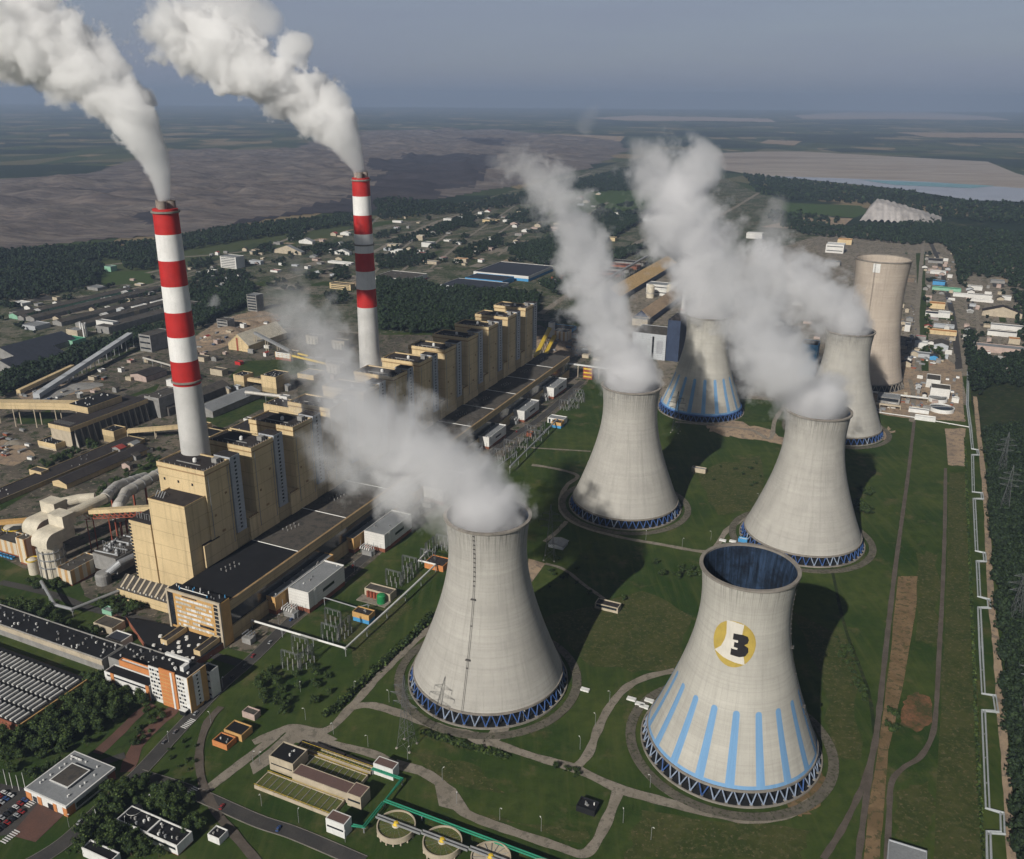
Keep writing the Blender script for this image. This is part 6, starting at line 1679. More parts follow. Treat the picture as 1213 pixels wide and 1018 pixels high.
PINE_A = leaf_mat('pine_needles', (.008, .016, .008), (.018, .030, .012))
PINE_B = leaf_mat('pine_needles_dark', (.005, .010, .006), (.010, .018, .009))
WOOD_A = leaf_mat('wood_canopy', (.007, .016, .007), (.017, .032, .011))
BARK = simple('bark', (.07, .05, .035), .95)

def crown_arrays(seed, n, leaf, kind='round', flat=1.0):
    """unit crown (height 1 above z=0, radius about .38) of loose leaf clumps round a ragged core"""
    r = np.random.default_rng(seed)
    nb = 7 if kind == 'round' else 5
    if kind == 'round':
        cen = np.stack([r.normal(0, .15, nb), r.normal(0, .15, nb), r.uniform(.30, .76, nb)], 1); rad = r.uniform(.16, .27, nb)
    elif kind == 'poplar':
        cen = np.stack([r.normal(0, .02, nb), r.normal(0, .02, nb), np.linspace(.25, .85, nb)], 1); rad = np.array([.14, .16, .15, .12, .08])
    else:
        cen = np.stack([r.normal(0, .05, nb), r.normal(0, .05, nb), np.linspace(.3, .85, nb)], 1); rad = np.array([.30, .26, .21, .15, .09]) * r.uniform(.85, 1.15, nb)
    w = rad ** 2; k = r.choice(nb, n, p=w / w.sum())
    d = r.normal(size=(n, 3)); d /= np.linalg.norm(d, axis=1)[:, None]
    d[:, 2] = np.where(d[:, 2] < -.4, -d[:, 2], d[:, 2])
    rr = rad[k] * r.uniform(.72, 1.18, n)
    P_ = cen[k] + d * rr[:, None]
    nrm = d + r.normal(0, .45, (n, 3)); nrm /= np.linalg.norm(nrm, axis=1)[:, None]
    t = np.cross(nrm, r.normal(size=(n, 3))); t /= np.linalg.norm(t, axis=1)[:, None]
    b_ = np.cross(nrm, t)
    s = leaf * r.uniform(.6, 1.3, n)[:, None]
    V = np.concatenate([P_ - t * s - b_ * s * .8, P_ + t * s - b_ * s * .6, P_ + t * s * .7 + b_ * s, P_ - t * s * .8 + b_ * s * .7], 1).reshape(-1, 3)
    F = np.arange(4 * n).reshape(-1, 4)
    # ragged solid core in each lobe (an octahedron-like ball), so that a crown is not see-through everywhere
    cv = []; cf = []
    for c_, q in zip(cen, rad):
        base = len(cv)
        ring = []
        for j in range(4):
            for i in range(6):
                th = math.pi * (j + .5) / 4; ph = 2 * math.pi * (i + .5 * (j % 2)) / 6; z = math.cos(th)
                k_ = q * .80 * r.uniform(.75, 1.15)
                cv.append((c_[0] + k_ * math.sin(th) * math.cos(ph), c_[1] + k_ * math.sin(th) * math.sin(ph), c_[2] + k_ * z))
        for j in range(3):
            for i in range(6):
                cf.append((base + j * 6 + i, base + (j + 1) * 6 + i, base + (j + 1) * 6 + (i + 1) % 6, base + j * 6 + (i + 1) % 6))
        cf.append((base, base + 1, base + 2, base + 3)); cf.append((base, base + 3, base + 4, base + 5))
    V = np.concatenate([V, np.array(cv)]); F = np.concatenate([F, np.array(cf) + 4 * n])
    mi = np.concatenate([(r.random(n) < .38).astype(int), np.ones(len(cf), int)])
    return V, F, mi
def tree_proto(seed, kind='round', n=420, leaf=.035):
    V, F, mi = crown_arrays(seed, n, leaf, kind)
    mats = [LEAF_A, LEAF_B] if kind != 'pine' else [PINE_A, PINE_B]
    cr = npmesh('crown', V, F, mats, mi)
    b = MB(); b.tube([(0, 0, 0), (.01, 0, .25), (-.01, .01, .6)], [.028, .020, .008], BARK, 6)
    for k in range(4):
        a_ = k * 1.7; b.tube([(0, 0, .25 + k * .06), (.16 * math.cos(a_), .16 * math.sin(a_), .45 + k * .07)], [.012, .004], BARK, 4)
    o = b.build('trunk'); tr = o.data; bpy.data.objects.remove(o)
    return cr, tr
PROTOS = {'round': [tree_proto(s) for s in (1, 2, 3, 4, 5)], 'poplar': [tree_proto(s, 'poplar', 260, .03) for s in (11, 12)], 'pine': [tree_proto(s, 'pine', 300, .04) for s in (21, 22, 23)]}
NTREE = 0
def tree(x, y, h, label, group, kind='round', name='tree', wide=1.0, cat='tree'):
    global NTREE; NTREE += 1
    cr, tr = rnd.choice(PROTOS[kind])
    root = empty(name, (x, y, 0), rnd.uniform(0, 6.28), label, cat, group); root.scale = (h * wide, h * wide, h)
    for nm, me in (('trunk', tr), ('crown', cr)):
        o = bpy.data.objects.new(nm, me); COL.objects.link(o); o.parent = root
rnd = random.Random(77)
FOOT = []
def blocked(x, y, m=2.):
    return any(abs(q[0] * (x - a) + q[1] * (y - b_)) < L / 2 + m and abs(q[1] * (x - a) - q[0] * (y - b_)) < W / 2 + m for a, b_, L, W, q in FOOT)
def footprints():
    dg = bpy.context.evaluated_depsgraph_get(); dg.update()
    for o in COL.objects:
        if o.parent or o.get('kind') or o.type != 'EMPTY': continue
        xs = []; ys = []
        for c in o.children:
            if c.type != 'MESH': continue
            for q in c.bound_box:
                p = o.matrix_world @ c.matrix_basis @ Vector(q); u, v = UV(p.x, p.y); xs.append(u); ys.append(v)
        if not xs: continue
        u0, u1, v0, v1 = min(xs), max(xs), min(ys), max(ys)
        if (u1 - u0) * (v1 - v0) > 60000: continue
        if 'conveyor' in str(o.get('category')) or 'pipeline' in str(o.get('category')): continue
        x, y = X((u0 + u1) / 2, (v0 + v1) / 2); FOOT.append((x, y, u1 - u0, v1 - v0, (SA, CA)))
footprints()
def scatter(poly, n, h0, h1, label, group, kind='round', name='tree', wide=1.0, mind=5, cat='tree'):
    xs = [p[0] for p in poly]; ys = [p[1] for p in poly]; got = []; t = 0
    while len(got) < n and t < n * 40:
        t += 1
        x, y = rnd.uniform(min(xs), max(xs)), rnd.uniform(min(ys), max(ys))
        if not in_poly(x, y, poly): continue
        gx, gy = G(x, y)
        if blocked(gx, gy) or any((gx - a) ** 2 + (gy - c) ** 2 < mind ** 2 for a, c in got): continue
        got.append((gx, gy)); tree(gx, gy, rnd.uniform(h0, h1), label, group, kind, name, wide, cat)
scatter([(58, 850), (100, 808), (120, 800), (170, 800), (180, 832), (150, 850), (110, 868), (88, 880), (0, 910), (-10, 880)], 62, 8, 13, 'leafy tree in the park between the sawtooth workshop and the office tower', 'park trees by the sawtooth workshop')
scatter([(-10, 870), (60, 855), (130, 880), (90, 905), (40, 930), (-10, 915)], 16, 6, 10, 'leafy tree on the lawn above the flagpoles', 'trees on the lawn above the flagpoles')
scatter([(100, 985), (135, 935), (165, 925), (225, 948), (240, 975), (230, 1000), (200, 1018), (90, 1018)], 46, 7, 12, 'leafy tree around the white clinic houses', 'trees around the white clinic')
scatter([(0, 718), (60, 730), (85, 745), (72, 762), (30, 745), (0, 745)], 22, 7, 12, 'dense tree between the park road and the steel pipe bridge', 'trees by the steel pipe bridge')
scatter([(118, 712), (150, 712), (196, 740), (198, 752), (150, 735), (118, 722)], 16, 6, 10, 'round tree in front of the ribbed workshop wall', 'trees before the ribbed workshop')
scatter([(303, 792), (340, 778), (392, 795), (392, 830), (360, 850), (306, 846)], 24, 4.5, 8.5, 'leafy tree in the grove between the avenue and the water works', 'grove above the water works')
scatter([(75, 775), (130, 770), (170, 768), (110, 745), (80, 752)], 14, 6, 10, 'leafy tree among the low offices beside the black vented hall', 'trees among the low offices')
scatter([(30, 690), (75, 690), (75, 700), (45, 700)], 9, 5, 7, 'round shrub on the island lawn before the scrubber plant', 'shrubs before the scrubber plant', name='shrub', wide=1.5, cat='shrub')
scatter([(35, 560), (60, 545), (110, 525), (118, 540), (80, 556), (50, 572)], 18, 7, 11, 'leafy tree between the crusher house and the long gabled shed', 'trees by the crusher house')
scatter([(100, 600), (150, 560), (190, 535), (192, 545), (150, 580), (110, 610)], 22, 6, 10, 'leafy tree in the strip behind the long gabled shed', 'trees behind the long gabled shed')
scatter([(170, 825), (200, 842), (180, 870), (160, 890), (150, 880), (175, 850)], 14, 3, 5, 'low shrub in the paved garden before the office tower', 'shrubs before the office tower', name='shrub', wide=1.5, cat='shrub')
scatter([(605, 895), (735, 925), (733, 932), (605, 902)], 22, 2.5, 4.5, 'low bush in the row below the middle concrete track', 'bush row below the middle track', name='shrub', wide=1.4, mind=4, cat='shrub')
scatter([(735, 940), (900, 978), (895, 984), (735, 948)], 14, 2, 4, 'low bush in the row below the striped front tower track', 'bush row below the front tower', name='shrub', wide=1.4, mind=4, cat='shrub')
scatter([(775, 668), (800, 670), (850, 680), (848, 690), (780, 682)], 14, 3.5, 6, 'dark bush in the clump left of the yellow-emblem tower rim', 'bush clump left of the emblem tower', name='shrub', wide=1.5, mind=3, cat='shrub')
scatter([(1008, 598), (1018, 596), (1052, 625), (1056, 640), (1040, 636)], 26, 4, 7, 'dark bush in the hedge line right of the steaming tower in front', 'bushes right of the steaming tower', name='shrub', wide=1.4, mind=3, cat='shrub')
scatter([(1012, 578), (1034, 580), (1032, 588), (1014, 586)], 8, 3, 5, 'dark bush in the small clump above the hedge line', 'small clump above the hedge line', name='shrub', wide=1.5, mind=3, cat='shrub')
scatter([(985, 750), (1005, 765), (1030, 830), (1022, 834), (998, 785)], 26, 2.5, 4.5, 'low bush along the overgrown track right of the emblem tower', 'bushes along the overgrown track', name='shrub', wide=1.4, mind=3, cat='shrub')
scatter([(985, 960), (1000, 930), (1010, 900), (1016, 905), (1000, 955), (985, 985)], 18, 2.5, 5, 'low bush beside the left rail branch', 'bushes beside the left rail branch', name='shrub', wide=1.4, mind=3, cat='shrub')
scatter([(1050, 845), (1060, 845), (1062, 874), (1048, 874)], 5, 5, 7.5, 'round tree on the brown strip', 'trees on the brown strip', mind=4)
scatter([(205, 868), (235, 880), (240, 905), (225, 918), (185, 905)], 9, 2, 4, 'small bush on the triangle lawn at the junction', 'bushes on the junction lawn', name='shrub', wide=1.3, cat='shrub')
scatter([(640, 695), (660, 660), (700, 680), (720, 712), (750, 705), (760, 720)], 10, 3, 5, 'bush beside the hut amid the middle lawn', 'bushes by the middle hut', name='shrub', wide=1.3, cat='shrub')
scatter([(830, 545), (910, 545), (900, 585), (840, 575)], 9, 3, 5, 'bush on the lawn right of the cream hut', 'bushes right of the cream hut', name='shrub', wide=1.4, cat='shrub')
scatter([(1095, 335), (1100, 335), (1102, 430), (1096, 430)], 12, 8, 12, 'street tree left of the east yards', 'street trees left of the east yards')
scatter([(1082, 412), (1100, 412), (1120, 425), (1120, 432), (1090, 420)], 5, 10, 14, 'dark tree between the east site sheds', 'trees between the east site sheds')
# hedges
def hedge(name, label, pts, w, h, n):
    P_ = [Vector((*G(*p), 0)) for p in pts]; L = smooth_line(P_, 5); r = np.random.default_rng(len(label))
    seg = np.array([(q.x, q.y) for q in L]); d = np.r_[0, np.cumsum(np.linalg.norm(np.diff(seg, axis=0), axis=1))]
    t = r.uniform(0, d[-1], n); x = np.interp(t, d, seg[:, 0]); y = np.interp(t, d, seg[:, 1])
    c = np.stack([x + r.normal(0, w * .35, n), y + r.normal(0, w * .35, n), r.uniform(.1, 1, n) * h * (.7 + .3 * np.sin(t * .5))], 1)
    nr = r.normal(size=(n, 3)); nr[:, 2] += .8; nr /= np.linalg.norm(nr, axis=1)[:, None]
    a = np.cross(nr, r.normal(size=(n, 3))); a /= np.linalg.norm(a, axis=1)[:, None]; b_ = np.cross(nr, a); s = .75
    V = np.concatenate([c - a * s - b_ * s, c + a * s - b_ * s, c + a * s + b_ * s, c - a * s + b_ * s], 1).reshape(-1, 3)
    root = empty(name, (0, 0, 0), 0, label, 'hedge')
    o = bpy.data.objects.new('foliage', npmesh('foliage', V, np.arange(4 * n).reshape(-1, 4), [LEAF_A, LEAF_B], (r.random(n) < .4).astype(int))); COL.objects.link(o); o.parent = root
hedge('hedge', 'long dark clipped hedge beside the concrete track left of the ladder tower', [(384, 848), (400, 838), (450, 790), (488, 755), (512, 728)], 3.2, 4.0, 5200)
hedge('hedge', 'ragged hedge below the track in front of the ladder tower', [(500, 868), (545, 882), (600, 898)], 2.6, 2.6, 1800)
hedge('hedge', 'thin hedge along the fence of the forest road', [(1143, 520), (1150, 700), (1158, 900), (1166, 1030)], 1.2, 1.6, 2500)

# woods that read as one mass
def wood(label, polys, sp, h0, h1, nl, leaf, kind='round', name='forest', seed=5):
    r = np.random.default_rng(seed); var = [crown_arrays(seed * 10 + i, nl, leaf, kind) for i in range(5)]
    VS, FS, MS = [], [], []; off = 0; cnt = 0
    for poly_px in polys:
        poly = [G(*p) for p in poly_px]
        xs = [p[0] for p in poly]; ys = [p[1] for p in poly]
        gx = np.arange(min(xs), max(xs), sp); gy = np.arange(min(ys), max(ys), sp)
        for x in gx:
            for y in gy:
                xx, yy = x + r.uniform(-.5, .5) * sp, y + r.uniform(-.5, .5) * sp
                if not in_poly(xx, yy, poly): continue
                if mnoise.noise((xx * .01, yy * .01, seed)) < -.62: continue
                if blocked(xx, yy, 1): continue
                V, F, mi = var[int(r.integers(5))]
                h = r.uniform(h0, h1); w = h * r.uniform(.85, 1.25); a = r.uniform(0, 6.28); c, s = math.cos(a), math.sin(a)
                W_ = np.stack([(V[:, 0] * c - V[:, 1] * s) * w + xx, (V[:, 0] * s + V[:, 1] * c) * w + yy, V[:, 2] * h], 1)
                VS.append(W_); FS.append(F + off); MS.append(mi); off += len(V); cnt += 1
    o = bpy.data.objects.new(name, npmesh(name, np.concatenate(VS), np.concatenate(FS), [PINE_A, PINE_B] if kind == 'pine' else [WOOD_A, PINE_B], np.concatenate(MS))); COL.objects.link(o)
    print('WOOD', label[:30], cnt, off // 4)
    return tag(o, label, 'forest' if False else None, None, 'stuff')
wood('dark pine wood along the right-hand edge beside the sandy forest road', [[(1165, 512), (1262, 504), (1275, 700), (1300, 1090), (1212, 1090), (1197, 913), (1190, 838), (1185, 763), (1180, 710), (1173, 600)]], 5.6, 11, 16, 130, .055, 'pine')
wood('belt of trees between the scrub field and the east sheds', [[(1146, 442), (1160, 428), (1260, 432), (1260, 462), (1180, 458), (1160, 470), (1150, 462)], [(1140, 400), (1150, 396), (1166, 425), (1172, 440), (1146, 438)], [(1190, 425), (1213, 420), (1230, 440), (1196, 446)]], 9, 10, 14, 50, .08)
wood('big dark trees behind the far boiler houses', [[(446, 335), (480, 330), (520, 345), (560, 345), (640, 352), (636, 372), (560, 392), (500, 398), (446, 392)], [(600, 300), (640, 318), (700, 300), (760, 262), (720, 262)], [(660, 350), (720, 318), (770, 292), (690, 310), (640, 340)]], 11, 14, 20, 60, .08)
wood('poplar and shrub row along the works railway', [[(0, 452), (60, 428), (120, 408), (200, 386), (200, 398), (120, 424), (60, 446), (0, 474)], [(205, 352), (300, 340), (300, 362), (232, 384), (205, 386)], [(230, 372), (300, 350), (296, 360), (232, 392)]], 9, 13, 18, 50, .08)
wood('dark woods at the left below the open-cast mine', [[(-80, 332), (0, 326), (100, 314), (122, 316), (124, 326), (96, 345), (60, 352), (20, 356), (-80, 368)], [(-80, 306), (0, 300), (170, 289), (280, 270), (420, 256), (440, 258), (440, 264), (300, 284), (182, 304), (0, 322), (-80, 330)], [(140, 308), (184, 304), (184, 320), (150, 322)]], 15, 13, 18, 26, .12)
wood('tree groups of the suburbs', [[(240, 322), (262, 322), (280, 326), (300, 330), (290, 342), (240, 345), (210, 350)], [(340, 280), (362, 276), (360, 286), (340, 288)], [(372, 292), (412, 290), (412, 300), (372, 304)], [(300, 296), (320, 290), (325, 300), (300, 304)], [(446, 306), (490, 298), (520, 304), (500, 316), (446, 320)], [(455, 290), (520, 268), (560, 256), (560, 264), (520, 280), (470, 292)], [(540, 300), (590, 280), (600, 290), (560, 304)], [(222, 312), (252, 306), (252, 316), (226, 322)], [(396, 318), (412, 316), (412, 332), (396, 334)], [(385, 350), (412, 346), (412, 362), (390, 362)]], 13, 9, 14, 26, .12)
_r = random.Random(5); _q = []
while len(_q) < 150:
    x, y = _r.uniform(0, 760), _r.uniform(240, 400)
    if not in_poly(x, y, [(0, 352), (200, 322), (400, 284), (600, 236), (720, 205), (760, 240), (700, 310), (600, 318), (440, 330), (330, 350), (230, 372), (100, 392), (0, 420)]): continue
    w_, h_ = _r.uniform(3, 12), _r.uniform(1.0, 2.6); _q.append([(x - w_, y + w_ * .15), (x, y - h_), (x + w_, y - w_ * .25), (x + w_ * .6, y + h_)])
for _k in range(26):
    x, y = _r.uniform(1095, 1205), _r.uniform(300, 432); w_, h_ = _r.uniform(3, 8), _r.uniform(1, 3); _q.append([(x - w_, y), (x, y - h_), (x + w_, y), (x, y + h_)])
wood('scattered trees and tree rows between the houses and works of the town', _q, 11, 8, 13, 30, .11, seed=8)
wood('woods beyond the far suburb along the mine edge', [[(440, 240), (470, 236), (540, 244), (630, 228), (680, 212), (700, 216), (640, 240), (560, 252), (450, 262)], [(600, 258), (660, 240), (640, 262), (600, 268)], [(655, 222), (760, 196), (800, 212), (790, 226), (655, 230)], [(650, 258), (780, 250), (800, 262), (700, 270)]], 22, 13, 18, 16, .16)
wood('dark woods at the upper right round the east yards', [[(1118, 290), (1130, 272), (1260, 282), (1260, 440), (1206, 415), (1200, 350), (1190, 330), (1150, 328), (1135, 340), (1130, 310)], [(925, 258), (1000, 272), (1060, 268), (1100, 262), (1130, 270), (1120, 284), (1094, 286), (1088, 292), (1030, 286), (960, 280), (925, 270)], [(1095, 270), (1110, 268), (1124, 290), (1100, 290)]], 16, 12, 17, 22, .14)
wood('far dark wood slope below the ash lagoon', [[(878, 208), (960, 217), (1060, 227), (1150, 241), (1260, 245), (1260, 270), (1180, 266), (1118, 260), (1030, 243), (930, 238), (895, 228)], [(905, 252), (930, 254), (1000, 262), (990, 266), (910, 262)]], 30, 16, 22, 12, .2)

# ------------------------------------------------------------------ pylons, lamps, flagpoles, cars
def pylon_proto(H=52):
    g = empty('lattice_pylon', (0, 0, 0))
    lev = [(0, 4.6), (8, 3.7), (16, 2.9), (24, 2.2), (31, 1.6), (37, 1.25), (43, 1.0), (52, .25)]
    C = [(-1, -1), (1, -1), (1, 1), (-1, 1)]
    b = MB()
    for (z0, a0), (z1, a1) in zip(lev, lev[1:]):
        for i in range(4):
            p = C[i]; q = C[(i + 1) % 4]
            b.tube([(p[0] * a0, p[1] * a0, z0), (p[0] * a1, p[1] * a1, z1)], .13, M_LATT, 4)
            b.tube([(p[0] * a0, p[1] * a0, z0), (q[0] * a1, q[1] * a1, z1)], .08, M_LATT, 4)
            b.tube([(q[0] * a0, q[1] * a0, z0), (p[0] * a1, p[1] * a1, z1)], .08, M_LATT, 4)
            b.tube([(p[0] * a1, p[1] * a1, z1), (q[0] * a1, q[1] * a1, z1)], .09, M_LATT, 4)
    P('body', b, g)
    for z, w_ in ((31, 8.5), (37, 10.5), (43, 7.5)):
        b = MB()
        for s in (-1, 1):
            for y in (-1, 1): b.tube([(s * 1.2, y * 1.0, z), (s * w_, 0, z + .4)], .12, M_LATT, 4)
            b.tube([(s * 1.0, 0, z + 2.6), (s * w_, 0, z + .4)], .12, M_LATT, 4)
            for k in range(1, 4):
                t = k / 4; b.tube([(s * (1.2 + (w_ - 1.2) * t), 0, z + .2), (s * (1.1 + (w_ - 1.1) * (t - .12)), 0, z + 2.6 * (1 - t) + .5)], .08, M_LATT, 4)
        P('cross_arm', b, g)
        for s in (-1, 1):
            b = MB(); b.lathe([(.14, z - 2.8), (.2, z - 1.5), (.1, z + .3)], M_GLASS, 6, s * (w_ - .3), 0); P('insulator', b, g)
    for i in range(4):
        b = MB(); b.box(C[i][0] * 4.6 - .6, C[i][0] * 4.6 + .6, C[i][1] * 4.6 - .6, C[i][1] * 4.6 + .6, 0, .7, M_CONCRETE); P('footing', b, g)
    return g
pp = pylon_proto()
PYL = [((482, 884), 'steel lattice pylon standing before the foot of the ladder tower'), ((651, 662), 'steel lattice pylon in the shade beside the tin shelter'), ((800, 512), 'steel lattice pylon at the foot of the back striped tower'),
       ((1184, 566), 'upper steel lattice pylon rising from the pine wood'), ((1188, 610), 'middle steel lattice pylon rising from the pine wood'), ((1200, 742), 'lower steel lattice pylon rising from the pine wood'), ((1215, 850), 'steel lattice pylon in the pine wood at the right edge')]
for k, (q, lb) in enumerate(PYL):
    g = pp if k == 0 else copy_tree(pp); g.location = (*G(*q), 0); g.rotation_euler = (0, 0, PLANT + .25 * (k % 2)); tag(g, lb, 'pylon')
def lamp_proto():
    g = empty('street_lamp', (0, 0, 0))
    b = MB(); b.tube([(0, 0, 0), (0, 0, 8.6), (.9, 0, 9.2)], [.14, .10, .08], M_STEELG, 6); P('pole', b, g)
    b = MB(); b.box(.7, 1.7, -.2, .2, 9.1, 9.3, M_WHITE); P('lamp_head', b, g); return g
lp = lamp_proto(); first = True
LAMPS = [(250, 858), (264, 815), (362, 853), (395, 870), (436, 885), (483, 900), (524, 925), (541, 952), (592, 972), (310, 955), (354, 975), (308, 905), (356, 820), (687, 888), (705, 860), (722, 832), (770, 933), (738, 975), (771, 995), (641, 985), (461, 832), (420, 820), (300, 905), (409, 998),
         (620, 855), (898, 595), (765, 640), (808, 648), (842, 640), (345, 725), (420, 678), (500, 610), (250, 790), (200, 880), (330, 740), (150, 985), (82, 980), (180, 955)]
for q in LAMPS:
    g = lp if first else copy_tree(lp); first = False
    g.location = (*G(*q), 0); g.rotation_euler = (0, 0, rnd.uniform(0, 6.28)); tag(g, 'slim grey street lamp beside a track or lawn', 'street lamp', 'street lamps along the tracks')
for k, q in enumerate(((8, 930), (15, 934), (23, 937), (30, 934), (116, 978))):
    root = empty('flagpole', (*G(*q), 0), 0, 'tall white flagpole in the row above the car park' if k < 4 else 'lone white flagpole beside the clinic trees', 'flagpole', 'flagpoles above the car park' if k < 4 else None)
    b = MB(); b.tube([(0, 0, 0), (0, 0, 11)], [.22, .14], M_WHITE, 8); P('pole', b, root)
    b = MB(); b.lathe([(.05, 11), (.25, 11.25), (.05, 11.5)], M_STEELG, 8); P('finial', b, root)
# cars
CARM = [simple('car_' + n_, c_, .3, .1, var=.05, spec=.6) for n_, c_ in (('white', (.6, .6, .6)), ('silver', (.34, .35, .36)), ('black', (.015, .015, .018)), ('red', (.25, .02, .02)), ('blue', (.03, .07, .2)), ('grey', (.12, .12, .13)))]
CN = ['white', 'silver', 'black', 'red', 'blue', 'grey']
TYRE = simple('tyre', (.015, .015, .015), .9)
def car_proto(mat):
    g = empty('parked_car', (0, 0, 0))
    b = MB()
    sec = [(-2.15, .55, .85), (-1.9, .9, .95), (-1.3, .92, 1.0), (1.0, .92, .98), (1.9, .88, .85), (2.2, .7, .6)]
    V = []; F = []
    for y, w_, z in sec: V += [(-w_, y, .3), (w_, y, .3), (w_, y, z * .8), (w_ * .9, y, z), (-w_ * .9, y, z), (-w_, y, z * .8)]
    for i in range(len(sec) - 1):
        for j in range(6): F.append((i * 6 + j, i * 6 + (j + 1) % 6, (i + 1) * 6 + (j + 1) % 6, (i + 1) * 6 + j))
    F.append((5, 4, 3, 2, 1, 0)); e = (len(sec) - 1) * 6; F.append(tuple(e + j for j in range(6)))
    b.v = V; b.f = F; b.m = [b.mi(mat)] * len(F); P('body', b, g)
    b = MB(); b.hexa([(-.84, -1.8, .98), (.84, -1.8, .98), (.84, 1.1, .98), (-.84, 1.1, .98)], [(-.66, -1.3, 1.46), (.66, -1.3, 1.46), (.66, .35, 1.46), (-.66, .35, 1.46)], M_GLASS); P('window', b, g)
    b = MB(); b.box(-.64, .64, -1.25, .3, 1.465, 1.52, mat); P('roof', b, g)
    for x in (-.86, .86):
        for y in (-1.35, 1.35):
            b = MB(); b.tube([(x - .1, y, .32), (x + .1, y, .32)], .32, TYRE, 10); P('wheel', b, g)
    return g
cp = [None] * 6
px_sheet('car_park', [(-60, 945), (-20, 925), (50, 937), (62, 952), (18, 988), (-60, 1000)], .16, M_ASPHALT)
px_sheet('forecourt', [(50, 947), (82, 960), (42, 998), (12, 990)], .2, M_PAVE)
ncar = 0
def car(x, y, rz, where, k=None):
    k = rnd.choice((0, 1, 1, 2, 2, 3, 4, 5)) if k is None else k
    if cp[k] is None: cp[k] = car_proto(CARM[k]); g = cp[k]
    else: g = copy_tree(cp[k])
    g.location = (x, y, .34); g.rotation_euler = (0, 0, rz); tag(g, f'{CN[k]} car {where}', 'car', f'{CN[k]} cars {where}')
for row, (v0, u0, u1) in enumerate(((-408, 216, 240), (-414, 220, 247), (-424.5, 222, 247), (-430, 222, 248), (-440, 226, 249))):
    u = u0
    while u < u1:
        if rnd.random() < .85:
            x, y = X(u, v0); car(x, y, PLANT + math.pi / 2 + (math.pi if rnd.random() < .5 else 0), 'parked in the bottom left car park rows')
        u += 2.9
for q in ((95, 975), (130, 948), (208, 868), (232, 846), (275, 803), (300, 778), (345, 735), (372, 708), (418, 672), (450, 645), (500, 603), (560, 555), (612, 512), (1131, 400), (1129, 380), (1126, 360), (1134, 425), (1117, 330), (263, 957), (330, 983), (150, 930), (195, 880), (243, 832), (320, 762), (290, 790), (395, 690)): car(*G(*q), PLANT + .2, 'driving or standing on the avenue')
for k in range(36):
    q = (rnd.uniform(1076, 1085), rnd.uniform(330, 430)) if k < 16 else (rnd.uniform(1118, 1128), rnd.uniform(330, 435))
    x, y = G(*q)
    if not blocked(x, y, 0): car(x, y, PLANT, 'standing in the yards of the east street', rnd.choice((0, 0, 1, 4)))
# piles and stored goods on the sandy sites
def heap_at(q, r_, h, mat, lb, nm='earth_heap', cat='heap'):
    x, y = G(*q); root = empty(nm, (x, y, 0), rnd.uniform(0, 6), lb, cat)
    V = []; F = []; n = 20
    for j in range(7):
        for i in range(n):
            a_ = 2 * math.pi * i / n; rr = r_ * (1 - j / 6) * (1 + .25 * mnoise.noise((math.cos(a_) * 2, math.sin(a_) * 2, x))); V.append((rr * math.cos(a_) * 1.5, rr * math.sin(a_), h * (1 - (1 - j / 6) ** 1.6)))
    for j in range(6):
        for i in range(n): F.append((j * n + i, j * n + (i + 1) % n, (j + 1) * n + (i + 1) % n, (j + 1) * n + i))
    o = bpy.data.objects.new('heap', npmesh('heap', V, F, [mat])); COL.objects.link(o); o.parent = root
for k, (q, r_, h, m, lb) in enumerate((((272, 392), 22, 7, M_SAND, 'long sand heap below the frame building'), ((290, 384), 18, 8, M_SAND, 'second sand heap below the frame building'), ((250, 402), 15, 5, M_SAND, 'flat sand heap left of the cream store'), ((318, 378), 16, 5, M_SAND, 'sand heap at the edge of the steam'), ((1062, 470), 9, 3, M_SAND, 'earth heap at the foot of the tallest tower'), ((1120, 470), 8, 3, M_SAND, 'earth heap beside the round basins'), ((18, 525), 9, 3.5, M_CONC, 'rubble heap on the pale yard at the left edge'), ((68, 465), 22, 3, M_GREYR, 'grey aggregate heap below the silver conveyor'), ((95, 458), 20, 3, M_GREYR, 'second grey aggregate heap below the silver conveyor'))):
    heap_at(q, r_, h, m, lb)
